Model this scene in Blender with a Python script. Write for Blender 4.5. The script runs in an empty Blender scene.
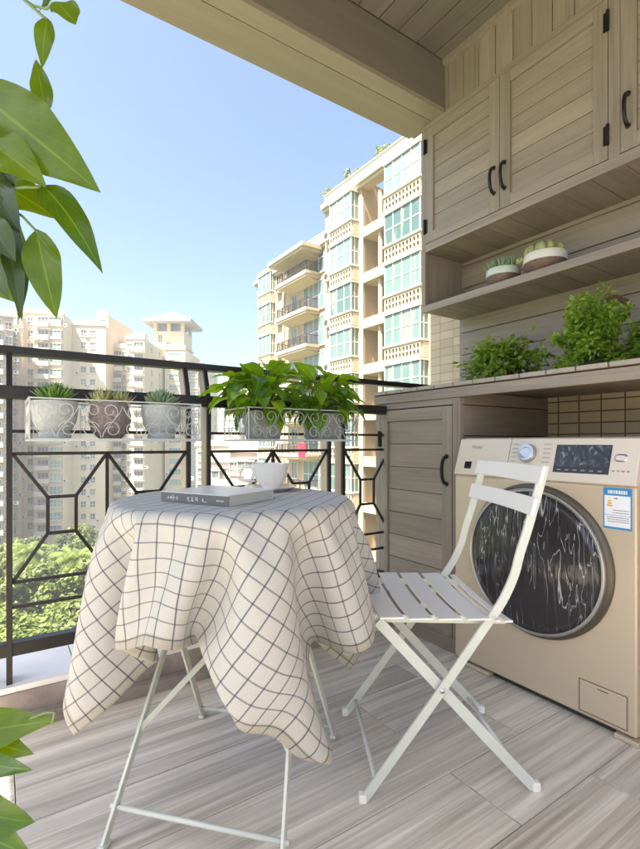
import bpy, bmesh, math, random
from mathutils import Vector, Matrix, Euler
rad = math.radians
sc = bpy.context.scene
col = sc.collection
random.seed(7)

# ------------------------------------------------------------------ camera and axes
CAMZ, FPX, HOR = .83, 480.0, 442.0
FW = Vector((.5547, .8321, 0)); RT = Vector((.8321, -.5547, 0))
YAW = math.atan(320/480)
cam = bpy.data.cameras.new('camera'); camo = bpy.data.objects.new('camera', cam); col.objects.link(camo)
camo.location = (0, 0, CAMZ); camo.rotation_euler = (math.pi/2, 0, -YAW)
cam.sensor_fit = 'HORIZONTAL'; cam.sensor_width = 36; cam.lens = 36*FPX/640; cam.shift_y = (HOR-424.5)/640
cam.clip_start = .02; cam.clip_end = 9000
sc.camera = camo
def at(u, v, d):
    """a spot of the place, d metres ahead of the camera"""
    return FW*d + RT*((u-320)/FPX*d) + Vector((0, 0, CAMZ-(v-HOR)/FPX*d))

# ------------------------------------------------------------------ materials
def newmat(name):
    m = bpy.data.materials.new(name); m.use_nodes = True
    nt = m.node_tree; return m, nt, nt.nodes['Principled BSDF']
def N(nt, typ, **kw):
    n = nt.nodes.new(typ)
    for k, v in kw.items():
        if k in n.inputs: n.inputs[k].default_value = v
        else: setattr(n, k, v)
    return n
def ramp(nt, pts):
    r = nt.nodes.new('ShaderNodeValToRGB'); e = r.color_ramp.elements
    while len(e) < len(pts): e.new(.5)
    for q, (p, c) in zip(e, pts): q.position = p; q.color = (*c, 1)
    return r
def worldpos(nt, scale, island=0.0):
    g = nt.nodes.new('ShaderNodeNewGeometry'); v = g.outputs['Position']
    if island:
        mu = N(nt, 'ShaderNodeMath', operation='MULTIPLY'); mu.inputs[1].default_value = island
        nt.links.new(g.outputs['Random Per Island'], mu.inputs[0])
        ad = N(nt, 'ShaderNodeVectorMath', operation='ADD')
        nt.links.new(v, ad.inputs[0]); nt.links.new(mu.outputs[0], ad.inputs[1]); v = ad.outputs[0]
    mp = nt.nodes.new('ShaderNodeMapping'); mp.inputs['Scale'].default_value = scale
    nt.links.new(v, mp.inputs['Vector'])
    return mp.outputs[0], g
def wood(name, dark, light, scale, rough=.5, jitter=.10, bump=.15, contrast=(.3, .7), streak=0.0):
    m, nt, b = newmat(name)
    v, g = worldpos(nt, scale, 13.0)
    n1 = N(nt, 'ShaderNodeTexNoise', Scale=1.0, Detail=7.0, Roughness=.62, Distortion=.6); nt.links.new(v, n1.inputs['Vector'])
    n2 = N(nt, 'ShaderNodeTexNoise', Scale=.22, Detail=3.0, Roughness=.5, Distortion=1.2); nt.links.new(v, n2.inputs['Vector'])
    mx = N(nt, 'ShaderNodeMix', data_type='FLOAT'); mx.inputs[0].default_value = .45
    nt.links.new(n1.outputs[0], mx.inputs[2]); nt.links.new(n2.outputs[0], mx.inputs[3])
    r = ramp(nt, [(contrast[0], dark), (contrast[1], light)]); nt.links.new(mx.outputs[0], r.inputs[0])
    cc = r.outputs[0]
    if streak:
        v3, _ = worldpos(nt, tuple(q*3.2 if q > 5 else q*1.3 for q in scale), 29.0)
        n3 = N(nt, 'ShaderNodeTexNoise', Scale=1.0, Detail=5.0, Roughness=.7, Distortion=.3); nt.links.new(v3, n3.inputs['Vector'])
        q3 = N(nt, 'ShaderNodeMapRange'); q3.inputs['From Min'].default_value = .56; q3.inputs['From Max'].default_value = .72; q3.inputs['To Max'].default_value = streak; nt.links.new(n3.outputs[0], q3.inputs[0])
        x3 = N(nt, 'ShaderNodeMix', data_type='RGBA'); nt.links.new(q3.outputs[0], x3.inputs[0]); nt.links.new(cc, x3.inputs[6]); x3.inputs[7].default_value = (*[min(.8, q*1.25) for q in light], 1)
        q4 = N(nt, 'ShaderNodeMapRange'); q4.inputs['From Min'].default_value = .42; q4.inputs['From Max'].default_value = .30; q4.inputs['To Max'].default_value = streak; nt.links.new(n3.outputs[0], q4.inputs[0])
        x4 = N(nt, 'ShaderNodeMix', data_type='RGBA'); nt.links.new(q4.outputs[0], x4.inputs[0]); nt.links.new(x3.outputs[2], x4.inputs[6]); x4.inputs[7].default_value = (*[q*.7 for q in dark], 1)
        cc = x4.outputs[2]
    h = N(nt, 'ShaderNodeHueSaturation')
    mr = N(nt, 'ShaderNodeMapRange'); mr.inputs['To Min'].default_value = 1-jitter; mr.inputs['To Max'].default_value = 1+jitter
    nt.links.new(g.outputs['Random Per Island'], mr.inputs[0]); nt.links.new(mr.outputs[0], h.inputs['Value'])
    nt.links.new(cc, h.inputs['Color']); nt.links.new(h.outputs[0], b.inputs['Base Color'])
    b.inputs['Roughness'].default_value = rough
    bp = N(nt, 'ShaderNodeBump', Strength=bump, Distance=.002); nt.links.new(n1.outputs[0], bp.inputs['Height']); nt.links.new(bp.outputs[0], b.inputs['Normal'])
    return m
def plain(name, c, rough=.5, metal=0.0, noise=0.0, nscale=30.0, bump=0.0, spec=.5, coat=0.0):
    m, nt, b = newmat(name)
    b.inputs['Base Color'].default_value = (*c, 1); b.inputs['Roughness'].default_value = rough
    b.inputs['Metallic'].default_value = metal; b.inputs['Specular IOR Level'].default_value = spec
    b.inputs['Coat Weight'].default_value = coat; b.inputs['Coat Roughness'].default_value = .1
    if noise or bump:
        v, g = worldpos(nt, (1, 1, 1))
        n1 = N(nt, 'ShaderNodeTexNoise', Scale=nscale, Detail=5.0, Roughness=.6); nt.links.new(v, n1.inputs['Vector'])
        if noise:
            r = ramp(nt, [(.3, tuple(x*(1-noise) for x in c)), (.7, tuple(min(1, x*(1+noise)) for x in c))])
            nt.links.new(n1.outputs[0], r.inputs[0]); nt.links.new(r.outputs[0], b.inputs['Base Color'])
        if bump:
            bp = N(nt, 'ShaderNodeBump', Strength=bump, Distance=.004); nt.links.new(n1.outputs[0], bp.inputs['Height']); nt.links.new(bp.outputs[0], b.inputs['Normal'])
    return m
def leafmat(name, c1, c2, trans=.35, rough=.4, vein=True, c_back=None):
    m, nt, b = newmat(name)
    g = nt.nodes.new('ShaderNodeNewGeometry')
    v, _ = worldpos(nt, (1, 1, 1))
    n1 = N(nt, 'ShaderNodeTexNoise', Scale=38.0, Detail=4.0); nt.links.new(v, n1.inputs['Vector'])
    ad = N(nt, 'ShaderNodeMath', operation='ADD'); nt.links.new(g.outputs['Random Per Island'], ad.inputs[0]); nt.links.new(n1.outputs[0], ad.inputs[1])
    r = ramp(nt, [(.35, c1), (1.0, c2)])
    ml = N(nt, 'ShaderNodeMath', operation='MULTIPLY'); ml.inputs[1].default_value = .68; nt.links.new(ad.outputs[0], ml.inputs[0]); nt.links.new(ml.outputs[0], r.inputs[0])
    out = r.outputs[0]
    if vein:
        uv = nt.nodes.new('ShaderNodeUVMap'); uv.uv_map = 'UVMap'
        sx = nt.nodes.new('ShaderNodeSeparateXYZ'); nt.links.new(uv.outputs[0], sx.inputs[0])
        a1 = N(nt, 'ShaderNodeMath', operation='SUBTRACT'); a1.inputs[1].default_value = .5; nt.links.new(sx.outputs[1], a1.inputs[0])
        a2 = N(nt, 'ShaderNodeMath', operation='ABSOLUTE'); nt.links.new(a1.outputs[0], a2.inputs[0])
        # slanted side veins: sin((u - |v|*k)*freq)
        k = N(nt, 'ShaderNodeMath', operation='MULTIPLY_ADD'); k.inputs[1].default_value = -.9; nt.links.new(a2.outputs[0], k.inputs[0]); nt.links.new(sx.outputs[0], k.inputs[2])
        f = N(nt, 'ShaderNodeMath', operation='MULTIPLY'); f.inputs[1].default_value = 46.0; nt.links.new(k.outputs[0], f.inputs[0])
        s = N(nt, 'ShaderNodeMath', operation='SINE'); nt.links.new(f.outputs[0], s.inputs[0])
        p = N(nt, 'ShaderNodeMapRange'); p.inputs['From Min'].default_value = .82; p.inputs['From Max'].default_value = 1.0; p.inputs['To Max'].default_value = .07; nt.links.new(s.outputs[0], p.inputs[0])
        q = N(nt, 'ShaderNodeMapRange'); q.inputs['From Min'].default_value = .035; q.inputs['From Max'].default_value = .01; q.inputs['To Max'].default_value = .38; nt.links.new(a2.outputs[0], q.inputs[0])
        mm = N(nt, 'ShaderNodeMath', operation='MAXIMUM'); nt.links.new(p.outputs[0], mm.inputs[0]); nt.links.new(q.outputs[0], mm.inputs[1])
        mx = N(nt, 'ShaderNodeMix', data_type='RGBA'); nt.links.new(mm.outputs[0], mx.inputs[0]); nt.links.new(out, mx.inputs[6]); mx.inputs[7].default_value = (*[min(1, x*1.9+.02) for x in c2], 1)
        out = mx.outputs[2]
    nt.links.new(out, b.inputs['Base Color']); b.inputs['Roughness'].default_value = rough
    if vein:
        hb = N(nt, 'ShaderNodeMath', operation='MULTIPLY_ADD'); hb.inputs[1].default_value = .07; nt.links.new(s.outputs[0], hb.inputs[0]); nt.links.new(n1.outputs[0], hb.inputs[2])
        lb = N(nt, 'ShaderNodeBump', Strength=.3, Distance=.0015); nt.links.new(hb.outputs[0], lb.inputs['Height']); nt.links.new(lb.outputs[0], b.inputs['Normal'])
    t = nt.nodes.new('ShaderNodeBsdfTranslucent')
    hs = N(nt, 'ShaderNodeHueSaturation', Saturation=1.1, Value=1.6); hs.inputs['Hue'].default_value = .485; nt.links.new(out, hs.inputs['Color']); nt.links.new(hs.outputs[0], t.inputs['Color'])
    ms = nt.nodes.new('ShaderNodeMixShader'); ms.inputs[0].default_value = trans
    o = nt.nodes['Material Output']
    nt.links.new(b.outputs[0], ms.inputs[1]); nt.links.new(t.outputs[0], ms.inputs[2]); nt.links.new(ms.outputs[0], o.inputs['Surface'])
    return m
def tilemat(name, c, mortar, w, h, ax=('Y', 'Z'), rough=.35, vary=.12, offset=.0, msize=.02):
    """brick pattern laid in world metres on the plane of the two axes"""
    m, nt, b = newmat(name)
    v, g = worldpos(nt, (1, 1, 1))
    sp = nt.nodes.new('ShaderNodeSeparateXYZ'); nt.links.new(v, sp.inputs[0]); cb = nt.nodes.new('ShaderNodeCombineXYZ')
    nt.links.new(sp.outputs[ax[0]], cb.inputs[0]); nt.links.new(sp.outputs[ax[1]], cb.inputs[1])
    br = nt.nodes.new('ShaderNodeTexBrick'); br.offset = offset
    for k, q in (('Scale', 1.0), ('Brick Width', w), ('Row Height', h), ('Mortar Size', msize*h*2), ('Bias', 0.0), ('Mortar Smooth', .1)): br.inputs[k].default_value = q
    br.inputs['Color1'].default_value = (*[x*(1-vary) for x in c], 1); br.inputs['Color2'].default_value = (*[x*(1+vary) for x in c], 1); br.inputs['Mortar'].default_value = (*mortar, 1)
    nt.links.new(cb.outputs[0], br.inputs['Vector']); nt.links.new(br.outputs['Color'], b.inputs['Base Color'])
    b.inputs['Roughness'].default_value = rough
    bp = N(nt, 'ShaderNodeBump', Strength=.6, Distance=.002); bp.invert = True; nt.links.new(br.outputs['Fac'], bp.inputs['Height']); nt.links.new(bp.outputs[0], b.inputs['Normal'])
    return m
M = {}
TD, TL = (.190, .155, .116), (.325, .273, .212)
M['wood_y'] = wood('taupe board, grain along the wall', TD, TL, (62, 2.6, 66), rough=.55, streak=.3)
M['wood_z'] = wood('taupe board, upright grain', TD, TL, (66, 66, 2.6), rough=.55, streak=.3)
M['wood_x'] = wood('taupe board, grain across', TD, TL, (2.2, 34, 34), rough=.55)
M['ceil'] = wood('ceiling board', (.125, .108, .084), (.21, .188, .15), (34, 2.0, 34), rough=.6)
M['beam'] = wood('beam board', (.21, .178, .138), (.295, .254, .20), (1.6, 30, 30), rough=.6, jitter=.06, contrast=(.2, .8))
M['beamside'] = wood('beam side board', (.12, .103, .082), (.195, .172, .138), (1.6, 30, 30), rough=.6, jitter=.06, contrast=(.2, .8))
M['gap'] = plain('dark board gap', (.045, .036, .028), .9)
M['floor'] = wood('wood look floor plank', (.27, .225, .168), (.78, .705, .585), (1.5, 52, 52), rough=.32, jitter=.09, bump=.12, contrast=(.32, .62), streak=.6)
M['grout'] = plain('floor joint', (.07, .06, .052), .9)
M['kerbtop'] = plain('pale ledge tile', (.82, .79, .72), .35, noise=.06, nscale=9)
M['kerbface'] = plain('taupe kerb tile', (.30, .25, .215), .45, noise=.25, nscale=14)
M['iron'] = plain('dark brown painted iron', (.015, .012, .010), .42, noise=.15, nscale=60)
M['postwood'] = wood('taupe post', (.38, .28, .19), (.56, .44, .32), (30, 30, 2), rough=.5)
M['handle'] = plain('black iron handle', (.02, .017, .015), .38, metal=.5)
M['mint'] = plain('pale mint white paint', (.56, .59, .52), .36, noise=.04, nscale=20)
M['white'] = plain('white paint', (.82, .79, .72), .35)
M['wire'] = plain('white wire', (.50, .52, .50), .4)
M['gold'] = plain('champagne painted steel', (.575, .475, .335), .36, metal=.2, spec=.5)
M['goldpanel'] = plain('pale champagne plastic', (.64, .56, .44), .32, spec=.5)
M['chrome'] = plain('brushed chrome', (.52, .52, .51), .32, metal=1.0)
M['black'] = plain('black plastic', (.012, .012, .012), .25)
M['rubber'] = plain('dark seal', (.03, .03, .028), .6)
M['porcelain'] = plain('white porcelain', (.84, .80, .72), .12, coat=.5)
M['cover'] = plain('grey book cover', (.19, .18, .165), .3, noise=.1, nscale=20)
M['covertop'] = plain('grey book front with painted sheen', (.74, .72, .66), .3, noise=.12, nscale=25)  # top cover lightened, its reflected light put into the colour
M['pages'] = plain('book pages', (.56, .56, .48), .8)
M['ink'] = plain('white ink', (.75, .74, .7), .6)
M['greyink'] = plain('grey ink', (.25, .23, .2), .6)
M['blue'] = plain('blue sticker print', (.03, .25, .55), .4)
M['paper'] = plain('sticker paper', (.78, .80, .80), .4)
M['yellow'] = plain('amber print', (.75, .42, .03), .5)
M['concrete'] = plain('grey green stone pot', (.44, .47, .45), .75, noise=.18, nscale=70, bump=.3)
M['brownpot'] = plain('mottled brown stone pot', (.24, .19, .175), .7, noise=.45, nscale=90, bump=.3)
M['greypot'] = plain('grey zinc planter', (.30, .31, .29), .5, noise=.2, nscale=30)
M['glaze'] = plain('cream glaze', (.62, .60, .53), .25)
M['glaze2'] = plain('pale green glaze', (.50, .56, .49), .3)
M['clay'] = plain('brown clay', (.15, .095, .07), .6, noise=.3, nscale=80)
M['rust'] = plain('rusty basket wicker', (.11, .055, .028), .8, noise=.3, nscale=80)
M['shrub'] = leafmat('pale rooftop shrub', (.10, .14, .05), (.24, .28, .12), trans=.3, rough=.6, vein=False)
M['soil'] = plain('soil', (.04, .028, .02), .95, noise=.3, nscale=120, bump=.6)
M['stem'] = plain('plant stem', (.13, .19, .05), .5)
M['bark'] = plain('bark', (.12, .09, .06), .9, noise=.3, nscale=6)
M['pothos'] = leafmat('pothos leaf', (.065, .17, .012), (.24, .40, .035), trans=.5, rough=.32)
M['bigleaf'] = leafmat('large pothos leaf', (.05, .11, .006), (.135, .215, .012), trans=.55, rough=.26)
M['midleaf'] = leafmat('mid green pothos leaf', (.03, .085, .008), (.085, .16, .015), trans=.3, rough=.24)
M['darkleaf'] = leafmat('dark old pothos leaf', (.022, .045, .010), (.05, .085, .02), trans=.25, rough=.3)
M['succ'] = leafmat('green succulent', (.09, .20, .025), (.27, .42, .09), trans=.2, rough=.4, vein=False)
M['succ2'] = leafmat('grey green succulent', (.13, .21, .10), (.30, .39, .20), trans=.1, rough=.5, vein=False)
M['succ3'] = leafmat('yellow green succulent', (.25, .27, .09), (.42, .42, .18), trans=.1, rough=.45, vein=False)
M['fern'] = leafmat('small bright leaf', (.12, .23, .02), (.36, .50, .08), trans=.45, rough=.45, vein=False)
M['fern2'] = leafmat('small dark leaf', (.11, .20, .025), (.34, .46, .09), trans=.45, rough=.42, vein=False)
M['tree1'] = leafmat('yellow green crown', (.075, .115, .016), (.18, .235, .042), trans=.3, rough=.6, vein=False)
M['tree2'] = leafmat('mid green crown', (.06, .095, .016), (.16, .20, .045), trans=.3, rough=.6, vein=False)
M['tree3'] = leafmat('dark green crown', (.025, .05, .014), (.08, .12, .03), trans=.25, rough=.6, vein=False)
M['grass'] = plain('park ground', (.07, .10, .03), .9, noise=.4, nscale=.15)
M['tile'] = tilemat('beige facade tile', (.46, .365, .24), (.26, .2, .13), .095, .047, rough=.4)
M['tile2'] = tilemat('beige alcove tile', (.60, .48, .315), (.13, .095, .06), .092, .048, rough=.4, msize=.03)
M['roomwall'] = plain('white wall', (.80, .79, .76), .7)
def facade(name, c, vary=.05):
    return plain(name, c, .8, noise=vary, nscale=.35)
M['cream'] = facade('cream render', (.39, .31, .20))
M['cream2'] = facade('pale cream trim', (.46, .385, .27))
M['loggia'] = facade('ochre loggia wall', (.38, .265, .15))
M['far1'] = facade('pale cream tower', (.63, .525, .37))
M['far2'] = facade('yellow cream tower', (.60, .49, .335))
M['farbrown'] = facade('brown tile tower', (.42, .31, .235))
M['farfaded'] = facade('washed-out white tower', (.74, .72, .69))  # white wall paled further to carry haze and overexposure in its colour
M['farpink'] = facade('pink block', (.60, .46, .40))
M['trim'] = facade('white trim', (.60, .56, .48))
M['roofgrey'] = facade('grey roof', (.36, .34, .31))
M['railblack'] = plain('balcony railing', (.05, .045, .04), .5)
M['acwhite'] = plain('air conditioner', (.6, .6, .57), .5)
M['red'] = plain('red cloth', (.65, .02, .05), .8)
def glassmat(name, c, c2, rough=.1):
    m, nt, b = newmat(name)
    oi = nt.nodes.new('ShaderNodeObjectInfo'); g = nt.nodes.new('ShaderNodeNewGeometry')
    ad = N(nt, 'ShaderNodeMath', operation='ADD'); nt.links.new(oi.outputs['Random'], ad.inputs[0]); nt.links.new(g.outputs['Random Per Island'], ad.inputs[1])
    fr = N(nt, 'ShaderNodeMath', operation='FRACT'); nt.links.new(ad.outputs[0], fr.inputs[0])
    r = ramp(nt, [(0, c), (1, c2)]); nt.links.new(fr.outputs[0], r.inputs[0])
    v, _ = worldpos(nt, (1.6, 1.6, .22)); n1 = N(nt, 'ShaderNodeTexNoise', Scale=1.0, Detail=2.0); nt.links.new(v, n1.inputs['Vector'])
    k = N(nt, 'ShaderNodeMapRange'); k.inputs['From Min'].default_value = .52; k.inputs['From Max'].default_value = .60; k.inputs['To Max'].default_value = .75; nt.links.new(n1.outputs[0], k.inputs[0])
    cm_ = N(nt, 'ShaderNodeMix', data_type='RGBA'); nt.links.new(k.outputs[0], cm_.inputs[0]); nt.links.new(r.outputs[0], cm_.inputs[6]); cm_.inputs[7].default_value = (.23, .22, .185, 1)
    nt.links.new(cm_.outputs[2], b.inputs['Base Color'])
    b.inputs['Roughness'].default_value = rough; b.inputs['Specular IOR Level'].default_value = .5
    return m
M['glass'] = glassmat('green window glass', (.06, .115, .105), (.17, .25, .225))
M['darkglass'] = glassmat('far window glass', (.06, .075, .07), (.22, .25, .23), .2)
M['greenglass'] = glassmat('far green glass', (.14, .24, .2), (.32, .42, .36), .2)

# ------------------------------------------------------------------ mesh builder
class MB:
    def __init__(s):
        s.v = []; s.f = []; s.m = []; s.uv = []
    def add(s, verts, faces, mat=0, uvs=None):
        o = len(s.v); s.v += [tuple(p) for p in verts]
        for i, f in enumerate(faces):
            s.f.append([o+k for k in f]); s.m.append(mat)
            s.uv.append([uvs[k] for k in f] if uvs else [(0, 0)]*len(f))
    def box(s, x0, x1, y0, y1, z0, z1, mat=0):
        v = [(x0,y0,z0),(x1,y0,z0),(x1,y1,z0),(x0,y1,z0),(x0,y0,z1),(x1,y0,z1),(x1,y1,z1),(x0,y1,z1)]
        s.add(v, [(0,3,2,1),(4,5,6,7),(0,1,5,4),(1,2,6,5),(2,3,7,6),(3,0,4,7)], mat)
    def obox(s, p0, p1, w, t, side, mat=0):
        """bar from p0 to p1, w wide along 'side', t thick"""
        p0 = Vector(p0); p1 = Vector(p1); d = (p1-p0).normalized(); a = Vector(side); a = (a-d*a.dot(d)).normalized(); b = d.cross(a)
        q = [a*(w/2)*i+b*(t/2)*j for i, j in ((-1,-1),(1,-1),(1,1),(-1,1))]
        s.add([p0+k for k in q]+[p1+k for k in q], [(0,3,2,1),(4,5,6,7),(0,1,5,4),(1,2,6,5),(2,3,7,6),(3,0,4,7)], mat)
    def sweep(s, pts, prof, up, mat=0, closed=False):
        """profile of (a, b) swept along pts; a runs along 'up' projected, b across"""
        pts = [Vector(p) for p in pts]; n = len(pts); k = len(prof); V = []; up = Vector(up)
        for i, p in enumerate(pts):
            d = (pts[min(i+1, n-1)]-pts[max(i-1, 0)]).normalized()
            a = up-d*up.dot(d)
            a = a.normalized() if a.length > 1e-6 else d.orthogonal().normalized()
            b = d.cross(a)
            V += [p+a*q[0]+b*q[1] for q in prof]
        F = []
        for i in range(n-1):
            for j in range(k):
                F.append((i*k+j, i*k+(j+1) % k, (i+1)*k+(j+1) % k, (i+1)*k+j))
        F.append(tuple(range(k-1, -1, -1))); F.append(tuple((n-1)*k+j for j in range(k)))
        s.add(V, F, mat)
    def tube(s, pts, r, n=6, mat=0, r1=None):
        pts = [Vector(p) for p in pts]; m = len(pts); V = []
        a = None
        for i, p in enumerate(pts):
            d = (pts[min(i+1, m-1)]-pts[max(i-1, 0)])
            d = d.normalized() if d.length > 1e-9 else Vector((0, 0, 1))
            if a is None: a = d.orthogonal().normalized()
            a = (a-d*a.dot(d)); a = a.normalized() if a.length > 1e-6 else d.orthogonal().normalized()
            b = d.cross(a); rr = r if r1 is None else r+(r1-r)*i/max(1, m-1)
            V += [p+(a*math.cos(2*math.pi*j/n)+b*math.sin(2*math.pi*j/n))*rr for j in range(n)]
        F = []
        for i in range(m-1):
            for j in range(n): F.append((i*n+j, i*n+(j+1) % n, (i+1)*n+(j+1) % n, (i+1)*n+j))
        F.append(tuple(range(n-1, -1, -1))); F.append(tuple((m-1)*n+j for j in range(n)))
        s.add(V, F, mat)
    def lathe(s, prof, c=(0, 0, 0), n=40, mat=0, sx=1, sy=1, axis=None):
        V = []; c = Vector(c); m = len(prof)
        for r, z in prof:
            for j in range(n):
                a = 2*math.pi*j/n; p = Vector((r*math.cos(a)*sx, r*math.sin(a)*sy, z))
                if axis is not None: p = axis @ p
                V.append(c+p)
        F = []
        for i in range(m-1):
            for j in range(n): F.append((i*n+j, i*n+(j+1) % n, (i+1)*n+(j+1) % n, (i+1)*n+j))
        if prof[0][0] > 1e-6: F.append(tuple(range(n-1, -1, -1)))
        if prof[-1][0] > 1e-6: F.append(tuple((m-1)*n+j for j in range(n)))
        s.add(V, F, mat)
    def prism(s, poly, axis, a0, a1, mat=0):
        """polygon in the plane normal to axis ('y': poly is (x,z); 'z': (x,y); 'x': (y,z))"""
        n = len(poly)
        def P(q, a): return {'y': (q[0], a, q[1]), 'z': (q[0], q[1], a), 'x': (a, q[0], q[1])}[axis]
        V = [P(q, a0) for q in poly]+[P(q, a1) for q in poly]
        F = [tuple(range(n)), tuple(range(2*n-1, n-1, -1))]+[(i, n+i, n+(i+1) % n, (i+1) % n) for i in range(n)]
        s.add(V, F, mat)
    def leaf(s, base, tip, width, nrm, bend=.15, fold=.25, mat=0, nu=9, nv=4, peak=.36, curl=0.0):
        base = Vector(base); tip = Vector(tip); d = tip-base; L = d.length; d.normalize()
        nrm = Vector(nrm); nrm = nrm-d*nrm.dot(d); nrm = nrm.normalized() if nrm.length > 1e-5 else d.orthogonal().normalized()
        sd = d.cross(nrm); V = []; U = []; ph = (base.x*131+base.z*77) % 6.28
        for i in range(nu+1):
            t = i/nu
            w = math.sin(math.pi*t**(math.log(.5)/math.log(peak)))**.8 if 0 < t < 1 else 0
            w = w*(1-.35*t**3)*width/2
            hgt = bend*L*(4*t*(1-t))*.5
            for j in range(2*nv+1):
                q = (j-nv)/nv
                p = base+d*(L*t)+sd*(w*q*(1-.12*fold))+nrm*(hgt+abs(q)**1.3*w*fold-curl*q*w*(1-t)+(abs(q)**2*w*.16*math.sin(t*11+ph+q*1.3) if nv > 1 else 0)) - d*(abs(q)*.10*L*max(0, .25-t))
                V.append(p); U.append((t, .5+q*.5))
        k = 2*nv+1
        F = [(i*k+j, i*k+j+1, (i+1)*k+j+1, (i+1)*k+j) for i in range(nu) for j in range(2*nv)]
        s.add(V, F, mat, U)
    def blade(s, base, direc, L, w, th, bend, mat=0, n=5):
        """plump succulent leaf"""
        base = Vector(base); d = Vector(direc).normalized(); V = []
        sd = d.cross(Vector((0, 0, 1))); sd = sd.normalized() if sd.length > 1e-4 else Vector((1, 0, 0)); up = sd.cross(d)
        for i in range(n):
            t = i/(n-1); k = (1-.25*t)*math.cos(t*math.pi/2)**.55 if i < n-1 else .03
            k = max(k, .04)*(.7+.3*math.sin(math.pi*min(1, t*1.6+.1)))
            c = base+d*(L*t)+Vector((0, 0, bend*L*t*t))
            for j in range(6):
                a = 2*math.pi*j/6; V.append(c+sd*math.cos(a)*w/2*k+up*math.sin(a)*th/2*k)
        F = [(i*6+j, i*6+(j+1) % 6, (i+1)*6+(j+1) % 6, (i+1)*6+j) for i in range(n-1) for j in range(6)]
        F.append(tuple((n-1)*6+j for j in range(6))); s.add(V, F, mat)
    def mesh(s, name, mats, smooth=False):
        me = bpy.data.meshes.new(name); me.from_pydata(s.v, [], s.f); me.update()
        for m in (mats if isinstance(mats, (list, tuple)) else [mats]): me.materials.append(M[m] if isinstance(m, str) else m)
        me.polygons.foreach_set('material_index', s.m)
        if any(u != (0, 0) for f in s.uv for u in f):
            uv = me.uv_layers.new(name='UVMap'); uv.data.foreach_set('uv', [x for f in s.uv for u in f for x in u])
        bm = bmesh.new(); bm.from_mesh(me); bmesh.ops.recalc_face_normals(bm, faces=bm.faces); bm.to_mesh(me); bm.free()
        if smooth: me.polygons.foreach_set('use_smooth', [True]*len(me.polygons))
        return me
    def build(s, name, mats, parent=None, smooth=False, bevel=0.0, seg=2, split=None):
        me = s.mesh(name, mats, smooth or bevel > 0)
        o = bpy.data.objects.new(name, me); col.objects.link(o)
        if bevel:
            b = o.modifiers.new('edge', 'BEVEL'); b.width = bevel; b.segments = seg; b.limit_method = 'ANGLE'; b.angle_limit = rad(35); b.harden_normals = True
        elif smooth and split:
            sm = me.set_sharp_from_angle(angle=rad(split))
        if parent: o.parent = parent
        return o
def tag(o, label=None, cat=None, group=None, kind=None):
    if label: o['label'] = label
    if cat: o['category'] = cat
    if group: o['group'] = group
    if kind: o['kind'] = kind
    return o
def thing(name, label, cat, loc=(0, 0, 0), rz=0.0, group=None):
    o = bpy.data.objects.new(name, None); o.empty_display_size = .1; col.objects.link(o)
    o.location = loc; o.rotation_euler = (0, 0, rz); return tag(o, label, cat, group)
def place(o, name, parent, loc=(0, 0, 0), rot=(0, 0, 0), scale=None):
    """another instance of a part, sharing its mesh"""
    c = o.copy(); c.name = name; col.objects.link(c); c.parent = parent; c.location = loc; c.rotation_euler = rot
    if scale: c.scale = scale
    return c
def copy_tree(o, parent=None):
    c = o.copy(); col.objects.link(c); c.parent = parent
    for ch in list(o.children): copy_tree(ch, c)
    return c
def text_into(mb, s, size, P, mat=0, depth=.0006):
    """letters laid through the mapping P(x, y, h) into the mesh"""
    cu = bpy.data.curves.new('lettering', 'FONT'); cu.body = s; cu.size = size; cu.align_x = 'CENTER'; cu.align_y = 'CENTER'; cu.resolution_u = 2
    o = bpy.data.objects.new('lettering', cu); me = bpy.data.meshes.new_from_object(o)
    mb.add([P(v.co.x, v.co.y, depth) for v in me.vertices], [tuple(p.vertices) for p in me.polygons], mat)
    bpy.data.objects.remove(o); bpy.data.curves.remove(cu); bpy.data.meshes.remove(me)
# ================================================================== THE BALCONY SHELL
XF, XU, XW = 1.48, 1.785, 2.08          # lower cabinet face, wall cabinet face, wall face
YE = 1.745                              # far end of the cabinets
YR = 1.69                               # railing line
# floor of wood look planks, 0.2 m wide and 1.2 m long
mb = MB(); fg = .0009
for r in range(-9, 9):
    y0 = .022+.2*r; y1 = y0+.2
    if y0 > 1.65: continue
    off = .94 if r % 2 else 1.23
    for k in range(-4, 2):
        x0 = max(-3.2, off+1.2*k); x1 = min(2.08, off+1.2*(k+1))  # left stretch beyond the view added as a sunlit terrace for bounce
        if x1-x0 < .02: continue
        mb.box(x0+fg, x1-fg, y0+fg, min(y1, 1.652)-fg, -.01, 0)
fl = mb.build('floor', 'floor', bevel=.0012, seg=1); tag(fl, kind='structure')
mb = MB(); mb.box(-3.2, 2.08, -1.9, 1.99, -.25, -.0035); sb = mb.build('floor_slab', 'grout'); tag(sb, kind='structure')
# ledge under the railing
mb = MB()
for k in range(9):
    x0 = -3.4+.6*k; mb.box(x0+.0015, min(2.08, x0+.6)-.0015, 1.66, 1.99, .098, .116, 0)
mb.box(-3.4, 2.08, 1.655, 1.985, -.003, .098, 1)
mb.box(-3.4, XF, 1.622, 1.655, -.003, .036, 1)
kb = mb.build('ledge', ['kerbtop', 'kerbface'], bevel=.002); tag(kb, 'pale tiled ledge with a taupe face that carries the black railing', 'ledge')
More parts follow.
